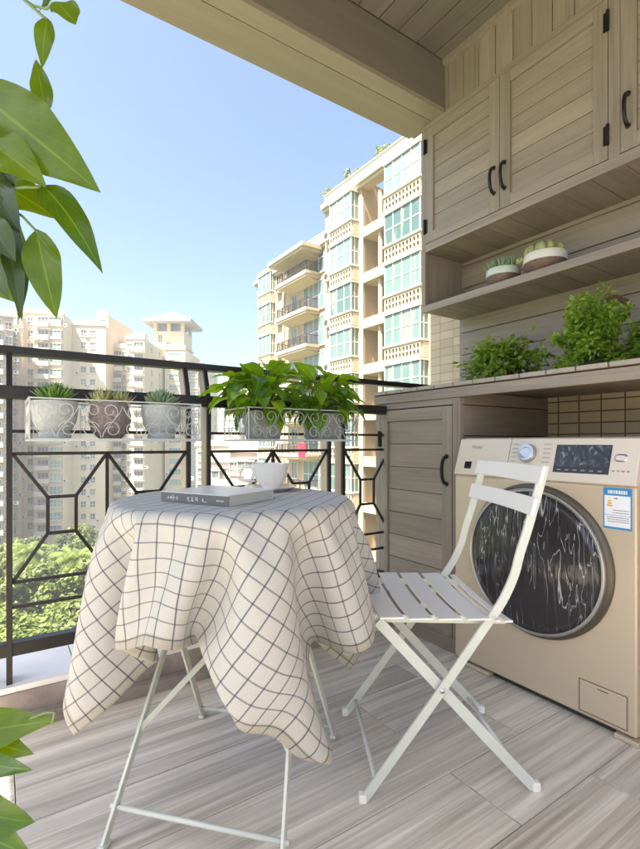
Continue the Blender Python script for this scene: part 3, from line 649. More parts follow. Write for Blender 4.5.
# cloth rest shape: steps from vertex to vertex along each row, in half millimetres
raw = [
986,2663,506,-19,8,22,-18,10,21,-18,11,22,-15,15,21,-14,16,22,-11,18,21,-10,19,20,-8,20,21,-7,22,20,-5,21,20,-6,22,21,-5,21,20,-8,20,20,-11,19,21,-16,15,21,-20,10,19,-24,2,19,-25,-8,15,-22,-16,12,-17,-23,9,-10,-28,6,-4,-29,5,-1,-30,4,1,-30,4,2,-29,3,1,-30,4,-2,-30,5,-7,-28,5,-16,-25,6,-25,-16,5,-29,-3,5,-29,7,5,-28,12,4,-26,15,5,-25,15,4,-26,14,5,-27,13,5,-29,8,5,-29,1,4,-28,-11,-1,-17,-24,-8,0,-27,-14,10,-24,-14,17,-21,-14,21,-17,-13,22,-16,-12,23,-15,-12,23,-15,-12,22,-17,-13,18,-19,-13,13,-23,-15,6,-24,-17,-4,-24,-18,-13,-19,-19,-20,-13,-19,-23,-5,-17,-25,0,-17,-25,2,-16,-26,2,-16,-25,2,-16,-25,0,-17,-25,-2,-17,-23,-6,-18,-22,-8,-19,-19,-12,-20,-15,-15,-21,-10,-17,-22,-4,-18,-24,2,-18,-24,7,-15,-25,12,-13,-24,13,-10,-25,
1006,2655,527,-19,7,21,-19,8,22,-18,11,22,-17,13,21,-15,15,22,-13,17,21,-10,18,21,-10,20,20,-7,20,21,-6,22,20,-6,21,20,-6,21,21,-7,21,20,-10,19,21,-14,17,21,-19,12,20,-23,6,19,-24,-3,16,-24,-13,14,-19,-21,10,-13,-26,8,-7,-28,5,-2,-30,4,0,-30,4,2,-30,4,1,-29,4,-2,-30,4,-8,-28,5,-16,-25,6,-24,-17,6,-29,-5,5,-30,5,4,-27,11,5,-26,15,4,-26,15,5,-26,14,5,-27,11,5,-30,6,5,-29,-2,2,-27,-15,-2,-15,-24,-9,-1,-27,-13,10,-25,-15,17,-20,-14,20,-18,-13,23,-16,-12,23,-14,-12,22,-16,-12,21,-18,-13,16,-21,-14,10,-23,-16,2,-25,-17,-8,-22,-19,-16,-17,-19,-22,-10,-18,-24,-3,-18,-25,0,-16,-25,2,-16,-26,2,-16,-25,1,-17,-24,-1,-17,-24,-5,-17,-22,-8,-19,-20,-11,-20,-16,-14,-21,-11,-17,-22,-5,-18,-23,1,-18,-24,6,-16,-25,10,-14,-24,13,-11,-25,16,-9,-24,
1026,2647,548,-20,6,21,-19,8,22,-19,9,22,-17,12,21,-16,13,22,-14,16,21,-12,17,21,-11,19,21,-8,20,20,-7,21,21,-6,21,20,-6,22,21,-8,20,20,-9,20,21,-13,18,20,-16,14,21,-21,9,19,-24,1,18,-25,-9,15,-21,-17,12,-16,-24,9,-10,-28,6,-4,-29,4,0,-30,4,1,-30,4,0,-29,4,-2,-30,5,-8,-28,5,-16,-25,5,-24,-18,6,-28,-7,5,-30,4,5,-28,10,4,-26,13,5,-26,16,5,-26,13,5,-28,10,5,-30,3,4,-29,-6,1,-25,-16,-3,-14,-25,-10,-1,-27,-13,9,-25,-14,17,-21,-14,20,-17,-13,23,-16,-13,23,-15,-12,21,-17,-12,19,-18,-13,14,-23,-15,7,-24,-17,-3,-24,-18,-12,-20,-19,-19,-14,-18,-22,-8,-18,-25,-2,-18,-25,1,-16,-25,2,-16,-25,2,-16,-25,-1,-17,-24,-3,-17,-23,-7,-19,-20,-11,-20,-16,-14,-20,-12,-17,-22,-7,-18,-23,0,-18,-24,5,-17,-25,9,-14,-24,12,-12,-25,15,-10,-24,17,-8,-24,
1047,2643,569,-20,4,21,-20,6,22,-19,8,21,-19,10,22,-17,12,22,-15,14,21,-14,16,21,-11,18,21,-10,19,21,-8,21,21,-7,21,20,-6,21,20,-7,20,21,-9,20,20,-11,19,21,-16,16,21,-19,11,20,-23,5,19,-24,-4,16,-24,-14,13,-18,-21,10,-13,-26,7,-6,-29,5,-2,-30,5,0,-30,3,0,-29,5,-2,-30,4,-9,-28,5,-15,-25,6,-23,-19,6,-28,-8,5,-30,1,4,-28,9,5,-27,13,5,-26,15,4,-26,13,5,-29,8,5,-30,0,3,-29,-9,1,-23,-18,-4,-13,-25,-10,-1,-27,-14,9,-25,-14,16,-21,-14,20,-18,-13,23,-15,-12,22,-16,-12,21,-17,-13,17,-20,-14,11,-24,-16,3,-24,-17,-8,-23,-18,-15,-17,-19,-20,-12,-19,-24,-5,-17,-25,-2,-17,-25,2,-17,-25,1,-16,-25,0,-16,-24,-2,-18,-23,-6,-18,-21,-10,-19,-17,-14,-21,-13,-16,-22,-7,-18,-23,-2,-18,-23,4,-18,-25,8,-15,-24,12,-12,-25,15,-11,-24,16,-8,-24,17,-7,-23,
1069,2641,589,-21,2,22,-20,4,22,-20,6,21,-19,8,22,-18,10,22,-17,13,21,-15,15,22,-13,16,21,-11,19,21,-10,19,20,-7,21,21,-7,21,20,-8,20,21,-8,21,20,-10,19,21,-14,17,21,-17,13,20,-21,8,19,-25,0,18,-24,-9,15,-21,-18,11,-16,-25,8,-9,-27,6,-4,-30,5,-1,-30,4,0,-29,4,-3,-30,5,-8,-28,5,-15,-25,5,-23,-19,6,-28,-10,5,-29,-1,5,-29,8,5,-27,12,4,-26,15,5,-27,11,5,-29,6,4,-30,-2,3,-28,-12,0,-21,-20,-6,-13,-25,-10,-2,-27,-13,9,-25,-15,16,-21,-14,20,-18,-13,23,-16,-12,22,-16,-12,20,-18,-13,14,-22,-15,8,-24,-16,-3,-24,-18,-11,-21,-19,-18,-15,-18,-22,-9,-19,-24,-3,-17,-25,-1,-17,-25,1,-16,-25,1,-17,-25,-2,-17,-23,-5,-18,-21,-9,-19,-18,-13,-20,-13,-16,-22,-8,-18,-23,-3,-19,-23,3,-17,-25,8,-16,-24,11,-13,-24,14,-11,-25,16,-8,-24,17,-7,-23,18,-6,-24,
1091,2643,610,-21,0,22,-21,2,22,-20,3,21,-20,6,22,-19,8,22,-18,10,21,-17,13,22,-14,16,21,-13,17,21,-11,18,21,-9,20,21,-7,21,20,-8,20,21,-8,21,20,-9,19,21,-13,18,21,-15,16,20,-20,10,20,-23,4,19,-25,-5,16,-23,-14,13,-18,-22,9,-12,-27,7,-7,-29,5,-2,-29,4,-2,-30,5,-3,-29,4,-8,-29,5,-15,-25,6,-22,-20,6,-27,-11,5,-29,-3,5,-29,6,4,-28,12,5,-26,14,5,-28,11,4,-29,3,4,-30,-6,2,-26,-14,-1,-21,-21,-6,-12,-25,-10,-2,-27,-14,8,-25,-14,16,-21,-14,21,-18,-13,22,-16,-12,21,-17,-13,18,-20,-14,12,-23,-15,3,-24,-17,-7,-23,-18,-14,-18,-19,-21,-12,-19,-23,-7,-18,-24,-3,-17,-25,0,-17,-25,0,-16,-25,-1,-17,-23,-4,-18,-22,-9,-19,-19,-12,-20,-14,-16,-21,-9,-17,-23,-3,-19,-23,2,-18,-24,7,-16,-25,11,-13,-24,14,-11,-24,16,-9,-24,17,-6,-24,18,-6,-24,18,-5,-23,
1112,2649,630,-20,-3,22,-21,-1,22,-20,1,22,-21,3,22,-20,6,22,-19,8,21,-18,11,22,-16,13,21,-14,16,22,-13,17,21,-10,19,20,-9,20,21,-8,20,21,-8,21,20,-9,19,21,-11,19,20,-14,17,21,-18,13,20,-22,7,20,-25,-1,17,-24,-11,14,-21,-18,11,-15,-25,8,-9,-28,6,-5,-29,5,-2,-30,4,-4,-29,5,-7,-29,5,-15,-25,6,-22,-20,5,-26,-13,6,-30,-4,4,-29,4,5,-27,11,4,-27,13,5,-28,9,5,-30,1,3,-29,-9,1,-25,-16,-2,-20,-22,-7,-12,-25,-10,-3,-27,-13,8,-25,-15,17,-21,-14,20,-18,-13,22,-16,-12,20,-18,-13,16,-22,-14,8,-24,-17,-2,-24,-17,-11,-21,-19,-17,-15,-18,-22,-10,-19,-24,-5,-17,-24,-2,-18,-25,0,-16,-25,-2,-17,-24,-3,-18,-22,-8,-19,-19,-11,-19,-15,-16,-22,-10,-17,-22,-4,-19,-23,1,-18,-24,7,-16,-24,10,-14,-25,14,-11,-24,16,-9,-24,17,-6,-24,17,-5,-23,19,-5,-24,18,-3,-23,
1132,2658,650,-19,-5,22,-20,-4,23,-21,-1,22,-20,0,22,-20,3,21,-20,5,22,-19,9,22,-18,10,22,-16,14,21,-14,16,21,-13,18,21,-10,19,21,-9,19,20,-8,21,21,-9,19,21,-10,20,20,-13,17,21,-16,15,21,-20,10,19,-24,2,19,-25,-6,15,-23,-15,13,-18,-22,9,-13,-26,7,-7,-29,5,-4,-29,5,-4,-30,4,-7,-28,5,-15,-26,6,-21,-20,6,-26,-14,5,-29,-6,5,-29,2,4,-28,10,5,-28,12,5,-28,8,4,-30,-3,3,-28,-12,0,-23,-18,-4,-19,-22,-7,-13,-25,-10,-3,-27,-13,8,-25,-14,16,-21,-14,21,-18,-13,21,-17,-13,18,-19,-13,13,-23,-15,3,-25,-17,-6,-23,-18,-14,-18,-19,-20,-13,-19,-23,-8,-18,-24,-3,-17,-24,-2,-17,-25,-2,-17,-24,-3,-18,-23,-7,-18,-20,-11,-20,-16,-15,-21,-10,-17,-22,-5,-18,-23,1,-19,-24,6,-16,-24,10,-15,-24,13,-11,-25,16,-9,-24,17,-6,-24,18,-5,-23,18,-3,-24,19,-3,-23,19,-3,-23,
1151,2671,670,-18,-8,22,-19,-6,23,-20,-4,22,-20,-3,22,-21,0,22,-20,3,22,-20,5,22,-19,8,22,-18,11,21,-16,14,22,-14,16,21,-12,18,21,-10,19,20,-9,20,21,-9,20,21,-10,19,20,-11,19,21,-15,16,21,-18,12,20,-23,5,19,-25,-2,17,-24,-12,14,-20,-18,10,-17,-24,8,-11,-28,6,-5,-29,5,-5,-29,5,-7,-29,5,-14,-25,6,-21,-21,5,-26,-15,6,-28,-8,5,-30,1,4,-28,8,5,-28,11,4,-29,5,5,-30,-5,2,-26,-15,-2,-21,-20,-5,-19,-23,-7,-14,-24,-9,-4,-27,-13,8,-25,-15,17,-21,-13,20,-17,-13,20,-19,-14,16,-21,-14,8,-24,-16,-1,-24,-17,-10,-21,-19,-17,-16,-18,-21,-11,-19,-24,-5,-18,-24,-4,-17,-24,-2,-17,-25,-4,-18,-23,-6,-18,-20,-10,-19,-17,-14,-21,-11,-18,-22,-5,-18,-23,0,-18,-23,5,-17,-25,10,-15,-24,13,-12,-24,15,-9,-25,17,-6,-23,18,-4,-24,19,-3,-23,19,-2,-24,18,-1,-23,20,-2,-23,
1168,2686,689,-17,-9,23,-18,-8,22,-19,-7,23,-19,-5,22,-20,-4,23,-20,0,22,-21,2,22,-19,5,22,-19,8,21,-18,11,22,-16,14,21,-14,16,21,-12,18,21,-11,19,21,-9,20,20,-10,19,21,-10,19,21,-13,18,21,-17,14,20,-21,8,20,-24,1,18,-25,-8,15,-23,-16,12,-19,-21,9,-14,-25,7,-9,-28,5,-6,-29,5,-7,-29,5,-14,-26,6,-21,-20,6,-25,-16,5,-28,-10,5,-30,-2,5,-29,7,4,-28,10,5,-29,2,4,-29,-9,1,-23,-18,-3,-21,-21,-6,-19,-22,-7,-15,-24,-9,-5,-27,-13,8,-25,-14,18,-20,-14,20,-18,-13,18,-20,-13,12,-23,-15,4,-25,-17,-6,-23,-18,-13,-19,-19,-20,-13,-18,-22,-8,-19,-24,-5,-17,-24,-4,-18,-24,-4,-18,-23,-6,-18,-21,-10,-19,-17,-13,-20,-13,-17,-22,-6,-19,-22,0,-18,-24,4,-17,-24,10,-15,-25,12,-12,-24,16,-9,-24,17,-6,-24,18,-4,-24,18,-2,-23,19,-1,-23,19,-1,-24,19,0,-23,20,0,-23,
1183,2704,708,-16,-10,23,-16,-11,23,-18,-9,23,-18,-7,22,-19,-6,23,-20,-4,22,-20,-1,22,-20,1,22,-20,5,22,-19,8,22,-18,12,22,-15,14,21,-14,16,21,-13,17,21,-11,19,20,-9,20,21,-11,19,21,-11,18,21,-15,16,20,-20,11,20,-23,3,19,-25,-5,16,-24,-12,14,-21,-18,10,-19,-22,9,-12,-27,6,-8,-28,5,-7,-29,5,-14,-26,5,-21,-20,6,-26,-15,6,-27,-12,5,-29,-6,4,-29,5,5,-28,8,4,-30,-1,4,-27,-13,-1,-21,-21,-5,-19,-22,-6,-20,-21,-7,-17,-24,-8,-6,-26,-12,9,-25,-15,18,-19,-13,19,-19,-14,15,-22,-14,8,-25,-15,-1,-24,-18,-10,-22,-18,-16,-16,-19,-21,-11,-19,-23,-7,-18,-24,-4,-17,-24,-5,-18,-23,-6,-18,-21,-10,-19,-18,-13,-20,-13,-17,-22,-7,-18,-22,-1,-18,-24,4,-18,-24,9,-15,-24,12,-12,-25,16,-9,-24,17,-6,-24,18,-4,-24,18,-1,-23,19,-1,-23,19,1,-23,19,1,-24,19,0,-23,20,1,-23,
1196,2724,726,-14,-12,24,-16,-11,23,-16,-11,23,-16,-10,23,-18,-9,22,-19,-6,23,-19,-5,22,-20,-1,23,-20,1,22,-20,5,22,-19,8,22,-18,11,21,-16,14,21,-14,16,21,-13,18,21,-11,18,21,-10,19,21,-11,19,20,-13,17,21,-18,13,21,-22,6,19,-24,-3,17,-25,-10,14,-23,-14,13,-22,-19,9,-17,-23,8,-11,-27,5,-7,-29,5,-13,-27,6,-23,-18,6,-26,-14,5,-26,-14,5,-28,-10,5,-30,1,4,-28,8,5,-30,-6,3,-23,-18,-3,-19,-23,-7,-18,-22,-7,-22,-20,-5,-19,-22,-7,-7,-27,-13,10,-24,-14,19,-20,-13,16,-20,-14,11,-24,-15,2,-25,-17,-5,-23,-18,-12,-20,-19,-19,-14,-18,-22,-9,-19,-23,-6,-18,-24,-6,-17,-23,-6,-19,-21,-10,-18,-18,-13,-20,-14,-16,-21,-8,-18,-23,-2,-19,-23,4,-17,-24,8,-16,-25,13,-12,-24,15,-9,-24,17,-7,-25,18,-3,-23,18,-1,-24,19,0,-23,19,2,-23,19,2,-23,19,2,-23,19,1,-23,20,1,-23,
1208,2745,745,-14,-12,23,-14,-13,23,-15,-12,24,-15,-12,23,-16,-10,23,-17,-9,23,-19,-8,22,-19,-5,23,-19,-2,22,-21,1,23,-19,5,22,-19,8,22,-18,11,21,-17,13,21,-14,16,21,-13,17,21,-11,19,21,-11,19,20,-12,18,21,-15,15,21,-21,9,20,-24,-1,17,-25,-9,16,-24,-13,13,-23,-14,11,-21,-20,9,-16,-24,6,-10,-28,6,-12,-26,5,-25,-16,6,-26,-13,5,-26,-15,5,-26,-14,6,-29,-2,4,-30,2,5,-27,-12,0,-20,-22,-5,-17,-23,-9,-18,-23,-7,-23,-19,-4,-21,-20,-5,-9,-26,-12,12,-24,-14,18,-20,-14,12,-23,-14,4,-25,-16,-1,-25,-18,-8,-22,-18,-15,-18,-19,-20,-12,-19,-22,-8,-18,-24,-6,-18,-22,-7,-18,-22,-9,-19,-18,-13,-19,-15,-16,-21,-8,-18,-23,-3,-19,-23,3,-18,-24,8,-15,-24,12,-13,-25,15,-9,-24,17,-7,-24,18,-3,-24,18,-1,-24,19,1,-23,19,2,-23,19,3,-23,19,3,-23,19,2,-23,19,2,-23,19,2,-23,
1218,2767,762,-13,-13,24,-14,-13,23,-13,-13,24,-14,-13,23,-15,-12,24,-15,-11,23,-17,-10,23,-17,-8,23,-19,-6,23,-20,-2,22,-20,1,22,-20,4,23,-19,8,21,-18,11,22,-16,13,21,-15,15,21,-13,17,21,-12,19,20,-11,18,21,-14,17,21,-19,11,20,-23,2,19,-25,-9,15,-24,-12,13,-23,-13,12,-24,-15,12,-22,-18,8,-15,-25,6,-11,-27,5,-27,-13,6,-27,-12,4,-24,-16,6,-26,-14,6,-29,-6,5,-28,-9,4,-23,-19,-3,-18,-23,-8,-16,-24,-8,-19,-22,-7,-24,-18,-3,-23,-19,-4,-11,-26,-11,14,-22,-14,14,-23,-14,5,-25,-16,0,-25,-17,-3,-24,-18,-10,-21,-19,-17,-16,-18,-21,-10,-19,-23,-7,-18,-22,-8,-18,-22,-10,-19,-18,-13,-19,-15,-16,-21,-9,-18,-22,-4,-18,-24,3,-18,-24,7,-16,-24,12,-13,-24,14,-9,-25,17,-7,-24,18,-3,-24,18,-1,-23,19,1,-24,19,2,-23,19,3,-23,19,3,-23,19,4,-23,19,2,-23,19,2,-23,19,0,-23,
1228,2789,780,-13,-13,24,-13,-14,23,-13,-13,24,-13,-13,24,-13,-13,23,-14,-13,24,-15,-12,23,-16,-10,23,-17,-9,23,-18,-6,23,-20,-3,23,-20,1,22,-20,4,22,-19,8,22,-18,10,22,-17,12,21,-16,15,21,-13,17,21,-12,19,20,-12,18,21,-17,13,21,-22,4,19,-25,-8,15,-24,-13,13,-23,-14,12,-24,-14,12,-25,-11,12,-22,-17,8,-16,-25,6,-28,-10,5,-26,-14,5,-25,-15,6,-25,-16,5,-24,-17,5,-24,-18,-1,-21,-21,-5,-18,-23,-7,-18,-23,-7,-20,-22,-6,-24,-18,-3,-23,-18,-4,-15,-24,-9,13,-23,-15,4,-25,-15,0,-25,-17,-1,-24,-17,-3,-24,-18,-10,-21,-19,-19,-14,-19,-22,-9,-18,-22,-7,-18,-22,-10,-19,-18,-14,-19,-15,-16,-21,-10,-18,-22,-4,-18,-23,2,-18,-24,6,-16,-24,11,-14,-25,15,-10,-24,16,-6,-25,18,-4,-24,18,-1,-23,19,1,-24,19,2,-23,19,3,-23,19,4,-23,19,3,-23,19,2,-23,19,1,-23,19,-1,-23,18,-3,-24,
1238,2811,798,-13,-13,24,-13,-14,23,-13,-13,24,-12,-14,24,-12,-14,23,-13,-13,24,-13,-13,24,-14,-13,23,-16,-11,23,-16,-9,24,-19,-6,23,-19,-4,22,-20,1,23,-19,5,22,-20,7,22,-18,10,21,-18,11,22,-16,15,21,-14,16,20,-12,18,21,-14,17,21,-22,5,20,-24,-8,15,-24,-13,13,-24,-13,12,-23,-16,11,-25,-10,13,-25,-12,12,-24,-15,9,-24,-18,4,-24,-18,3,-23,-19,4,-23,-19,2,-23,-20,-1,-23,-19,-1,-23,-19,-2,-24,-19,0,-22,-20,-4,-22,-20,-5,-19,-22,-7,-22,-20,-5,-19,-22,-8,-3,-24,-17,0,-24,-17,-1,-25,-18,2,-25,-15,-2,-24,-18,-10,-21,-19,-21,-12,-18,-22,-8,-18,-22,-10,-19,-18,-13,-19,-14,-17,-21,-10,-18,-22,-5,-18,-23,0,-19,-24,6,-16,-24,10,-14,-25,14,-10,-24,16,-7,-24,18,-4,-24,18,-1,-24,19,1,-24,19,2,-23,19,3,-23,19,3,-23,19,3,-23,19,1,-23,19,0,-24,18,-3,-23,16,-5,-25,14,-9,-25,
1249,2832,816,-13,-13,24,-13,-13,24,-13,-14,23,-12,-14,24,-12,-14,24,-12,-14,23,-12,-14,24,-13,-13,24,-14,-13,23,-15,-11,24,-16,-10,23,-18,-7,23,-19,-3,23,-20,2,23,-19,4,22,-20,7,22,-18,9,21,-18,11,21,-17,13,22,-14,17,20,-13,17,21,-20,9,20,-25,-8,16,-23,-14,13,-25,-11,13,-25,-10,15,-24,-15,11,-23,-19,6,-23,-19,4,-23,-19,2,-23,-19,1,-23,-20,0,-23,-19,-1,-23,-20,-1,-23,-19,0,-23,-19,0,-24,-19,-1,-23,-19,2,-24,-19,-2,-23,-19,-1,-21,-21,-6,-22,-20,-5,-14,-23,-14,-6,-23,-18,-7,-23,-19,-2,-24,-17,2,-26,-16,-10,-20,-19,-22,-9,-18,-22,-10,-19,-17,-15,-19,-14,-17,-21,-10,-18,-22,-6,-18,-22,-1,-19,-24,5,-17,-25,9,-14,-24,14,-10,-25,16,-8,-24,17,-4,-24,18,-1,-24,19,0,-23,19,2,-24,19,3,-23,19,2,-23,19,2,-23,19,1,-24,18,-2,-23,17,-4,-25,14,-7,-25,10,-11,-26,6,-11,-28,
1262,2851,835,-13,-12,24,-14,-14,23,-12,-13,24,-13,-13,23,-12,-14,24,-12,-14,24,-12,-14,23,-12,-14,24,-13,-14,24,-13,-13,23,-14,-12,24,-16,-10,23,-17,-7,24,-20,-2,23,-19,2,22,-20,5,22,-19,8,22,-18,10,21,-18,10,22,-18,10,22,-14,17,20,-19,9,21,-25,-7,16,-24,-9,16,-24,-15,12,-23,-17,8,-23,-18,5,-23,-21,1,-22,-20,-1,-24,-19,-2,-23,-20,-1,-23,-19,0,-23,-19,1,-23,-20,0,-23,-19,-1,-23,-19,0,-23,-19,-1,-23,-19,-1,-23,-20,0,-23,-19,1,-23,-19,1,-23,-20,0,-24,-19,-2,-16,-21,-15,-11,-22,-18,-6,-23,-19,-5,-22,-19,-6,-24,-17,-23,-7,-18,-16,-16,-20,-12,-18,-21,-9,-18,-22,-7,-18,-22,-3,-19,-24,2,-17,-24,8,-15,-25,13,-11,-25,16,-8,-24,17,-4,-24,18,-2,-24,19,0,-23,19,2,-24,19,2,-23,19,2,-23,19,1,-24,18,-1,-23,17,-3,-25,16,-6,-25,12,-9,-26,7,-11,-26,1,-11,-28,-4,-9,-28,
1280,2867,854,-15,-12,23,-13,-12,24,-14,-13,23,-13,-13,24,-13,-13,24,-13,-14,23,-12,-13,24,-12,-14,24,-12,-14,23,-12,-14,24,-13,-14,24,-14,-12,23,-15,-10,24,-18,-7,23,-19,-1,23,-20,4,22,-19,8,22,-18,10,22,-18,13,20,-18,8,23,-19,2,23,-20,10,21,-24,-6,18,-23,-16,9,-23,-19,6,-23,-20,2,-23,-20,-4,-23,-19,-1,-22,-20,1,-23,-19,-1,-23,-20,0,-23,-19,-1,-23,-19,1,-23,-20,0,-24,-19,0,-23,-19,0,-23,-19,-1,-23,-20,0,-23,-19,1,-23,-19,1,-23,-20,0,-23,-19,1,-23,-19,-1,-25,-19,2,-20,-18,-12,-13,-21,-18,-2,-24,-19,-18,-16,-19,-11,-19,-20,-11,-17,-22,-9,-18,-22,-9,-18,-22,-6,-19,-23,0,-18,-24,6,-15,-25,11,-12,-25,16,-8,-24,17,-4,-24,18,-2,-24,19,-1,-24,19,1,-23,19,1,-23,18,1,-23,19,1,-24,18,-2,-24,16,-5,-25,14,-8,-25,9,-10,-27,3,-12,-28,-2,-10,-28,-8,-6,-28,-10,-3,-28,
1302,2876,872,-15,-11,24,-15,-10,23,-15,-12,24,-14,-11,24,-14,-12,23,-14,-13,24,-13,-13,24,-13,-13,23,-12,-13,24,-13,-14,23,-12,-14,24,-12,-14,24,-13,-13,24,-16,-10,23,-18,-5,24,-19,2,22,-19,9,22,-18,12,21,-19,8,22,-18,5,23,-20,8,24,-21,-3,22,-23,-19,7,-24,-19,3,-23,-20,-2,-23,-19,-1,-23,-20,0,-22,-20,-1,-23,-19,0,-23,-19,0,-23,-20,0,-23,-19,0,-23,-19,0,-23,-20,0,-23,-19,0,-23,-19,0,-24,-20,0,-23,-19,0,-23,-19,1,-23,-19,0,-23,-20,1,-23,-19,0,-23,-19,0,-23,-19,0,-25,-19,1,-23,-19,-7,-15,-20,-17,-3,-20,-24,-10,-19,-21,-10,-17,-22,-10,-18,-22,-9,-18,-22,-6,-19,-23,2,-17,-24,11,-13,-25,15,-8,-25,17,-4,-24,18,-2,-24,19,-1,-24,18,0,-23,19,0,-23,19,0,-24,18,-1,-24,17,-3,-24,15,-7,-26,11,-9,-26,5,-11,-27,0,-11,-28,-6,-7,-28,-10,-4,-29,-11,1,-28,-11,4,-27,
1327,2874,888,-15,-7,24,-16,-8,25,-15,-9,24,-16,-10,24,-15,-10,24,-14,-11,23,-15,-11,24,-14,-12,24,-14,-12,24,-13,-13,23,-13,-13,24,-12,-14,24,-12,-13,23,-13,-13,24,-16,-10,24,-18,-3,23,-19,8,22,-19,10,21,-18,6,23,-19,8,25,-20,-3,22,-23,-16,11,-23,-21,-1,-23,-20,-2,-23,-19,0,-23,-20,0,-23,-19,-1,-23,-20,0,-23,-19,0,-23,-19,0,-23,-20,0,-23,-19,0,-23,-20,0,-23,-19,0,-23,-19,0,-23,-19,0,-23,-20,0,-23,-19,0,-24,-19,0,-23,-19,1,-23,-20,0,-23,-19,0,-23,-19,0,-23,-19,-1,-24,-19,0,-24,-19,2,-23,-20,-6,-16,-19,-18,2,-19,-26,-11,-17,-22,-10,-18,-21,-10,-18,-22,-4,-18,-24,8,-15,-25,14,-8,-25,18,-4,-24,17,-3,-24,19,-2,-24,18,-1,-23,18,-1,-24,19,-1,-24,17,-3,-24,16,-5,-25,13,-8,-26,8,-10,-26,1,-11,-28,-4,-8,-29,-9,-5,-28,-11,0,-28,-11,4,-27,-11,7,-27,-11,8,-27,
1351,2861,900,-14,-4,26,-15,-5,25,-16,-6,25,-15,-6,25,-16,-8,24,-15,-9,25,-15,-9,24,-15,-9,24,-15,-10,24,-15,-11,24,-14,-12,24,-14,-12,23,-13,-12,24,-13,-14,24,-13,-12,24,-16,-9,23,-19,1,23,-19,6,23,-17,11,24,-21,-3,22,-22,-14,15,-22,-22,-1,-23,-19,-4,-23,-19,0,-23,-20,0,-23,-19,-1,-23,-19,0,-23,-20,0,-23,-19,0,-23,-20,0,-23,-19,-1,-23,-19,0,-23,-20,0,-23,-19,0,-23,-19,1,-23,-19,-1,-23,-20,1,-23,-19,0,-23,-19,0,-23,-19,0,-23,-20,0,-23,-19,0,-23,-19,0,-24,-19,0,-23,-19,0,-24,-19,0,-24,-20,4,-23,-18,-9,-14,-19,-20,1,-18,-26,-12,-17,-21,-9,-18,-23,1,-17,-24,15,-8,-25,17,-4,-25,18,-3,-24,17,-3,-24,18,-3,-24,18,-3,-24,18,-3,-24,16,-4,-24,15,-7,-25,10,-9,-27,4,-10,-28,-3,-9,-28,-8,-6,-28,-10,0,-28,-12,4,-27,-11,7,-27,-10,9,-27,-9,10,-27,-10,10,-26,
1368,2837,907,-11,-1,27,-13,-1,27,-14,-3,27,-15,-4,26,-14,-5,25,-16,-5,25,-15,-7,25,-15,-7,25,-16,-8,25,-15,-8,24,-15,-9,24,-15,-9,25,-15,-10,24,-15,-11,23,-14,-12,24,-12,-13,24,-18,-4,24,-18,1,23,-19,4,24,-21,-15,16,-23,-20,2,-23,-21,-6,-23,-19,0,-23,-19,-1,-23,-20,0,-23,-19,0,-23,-19,0,-23,-20,0,-23,-19,0,-23,-20,-1,-23,-19,0,-23,-19,0,-23,-20,0,-23,-19,0,-23,-19,0,-23,-19,1,-23,-20,-1,-23,-19,1,-23,-19,0,-23,-19,0,-23,-20,0,-23,-19,0,-23,-19,0,-23,-19,0,-24,-19,1,-23,-19,0,-23,-19,-1,-25,-19,4,-22,-18,-11,-11,-18,-23,-7,-18,-23,-6,-18,-24,15,-7,-25,17,-3,-24,17,-4,-25,16,-6,-24,17,-5,-24,17,-5,-24,16,-5,-25,16,-6,-25,12,-8,-26,7,-10,-27,0,-9,-28,-6,-6,-29,-11,-2,-28,-11,4,-27,-11,7,-27,-10,9,-26,-9,11,-26,-9,11,-26,-9,12,-27,-8,11,-26,
1376,2808,910,-8,1,28,-9,0,29,-11,0,28,-12,-1,27,-13,-2,27,-14,-4,26,-15,-4,26,-15,-5,26,-15,-6,25,-15,-6,26,-15,-7,25,-15,-7,25,-15,-7,24,-15,-8,25,-16,-8,24,-15,-8,25,-16,-9,24,-17,-8,23,-22,-15,14,-22,-19,8,-23,-19,-3,-23,-20,-2,-23,-19,-1,-23,-19,0,-23,-20,0,-23,-19,0,-23,-19,0,-23,-20,0,-22,-19,-1,-23,-20,0,-23,-19,0,-23,-19,0,-23,-20,0,-23,-19,0,-23,-19,0,-23,-20,0,-23,-19,0,-23,-19,0,-23,-19,0,-23,-19,1,-24,-20,0,-23,-19,0,-23,-19,0,-23,-19,0,-23,-19,1,-23,-19,0,-23,-19,0,-24,-18,-1,-25,-19,3,-20,-18,-14,-12,-18,-22,10,-8,-27,16,-5,-25,16,-7,-25,15,-6,-24,15,-8,-25,16,-6,-24,16,-7,-25,14,-7,-25,9,-8,-27,4,-10,-28,-4,-7,-28,-9,-2,-28,-11,3,-28,-12,7,-26,-10,9,-26,-10,11,-26,-9,11,-26,-9,12,-26,-9,11,-26,-8,12,-26,-8,11,-27,
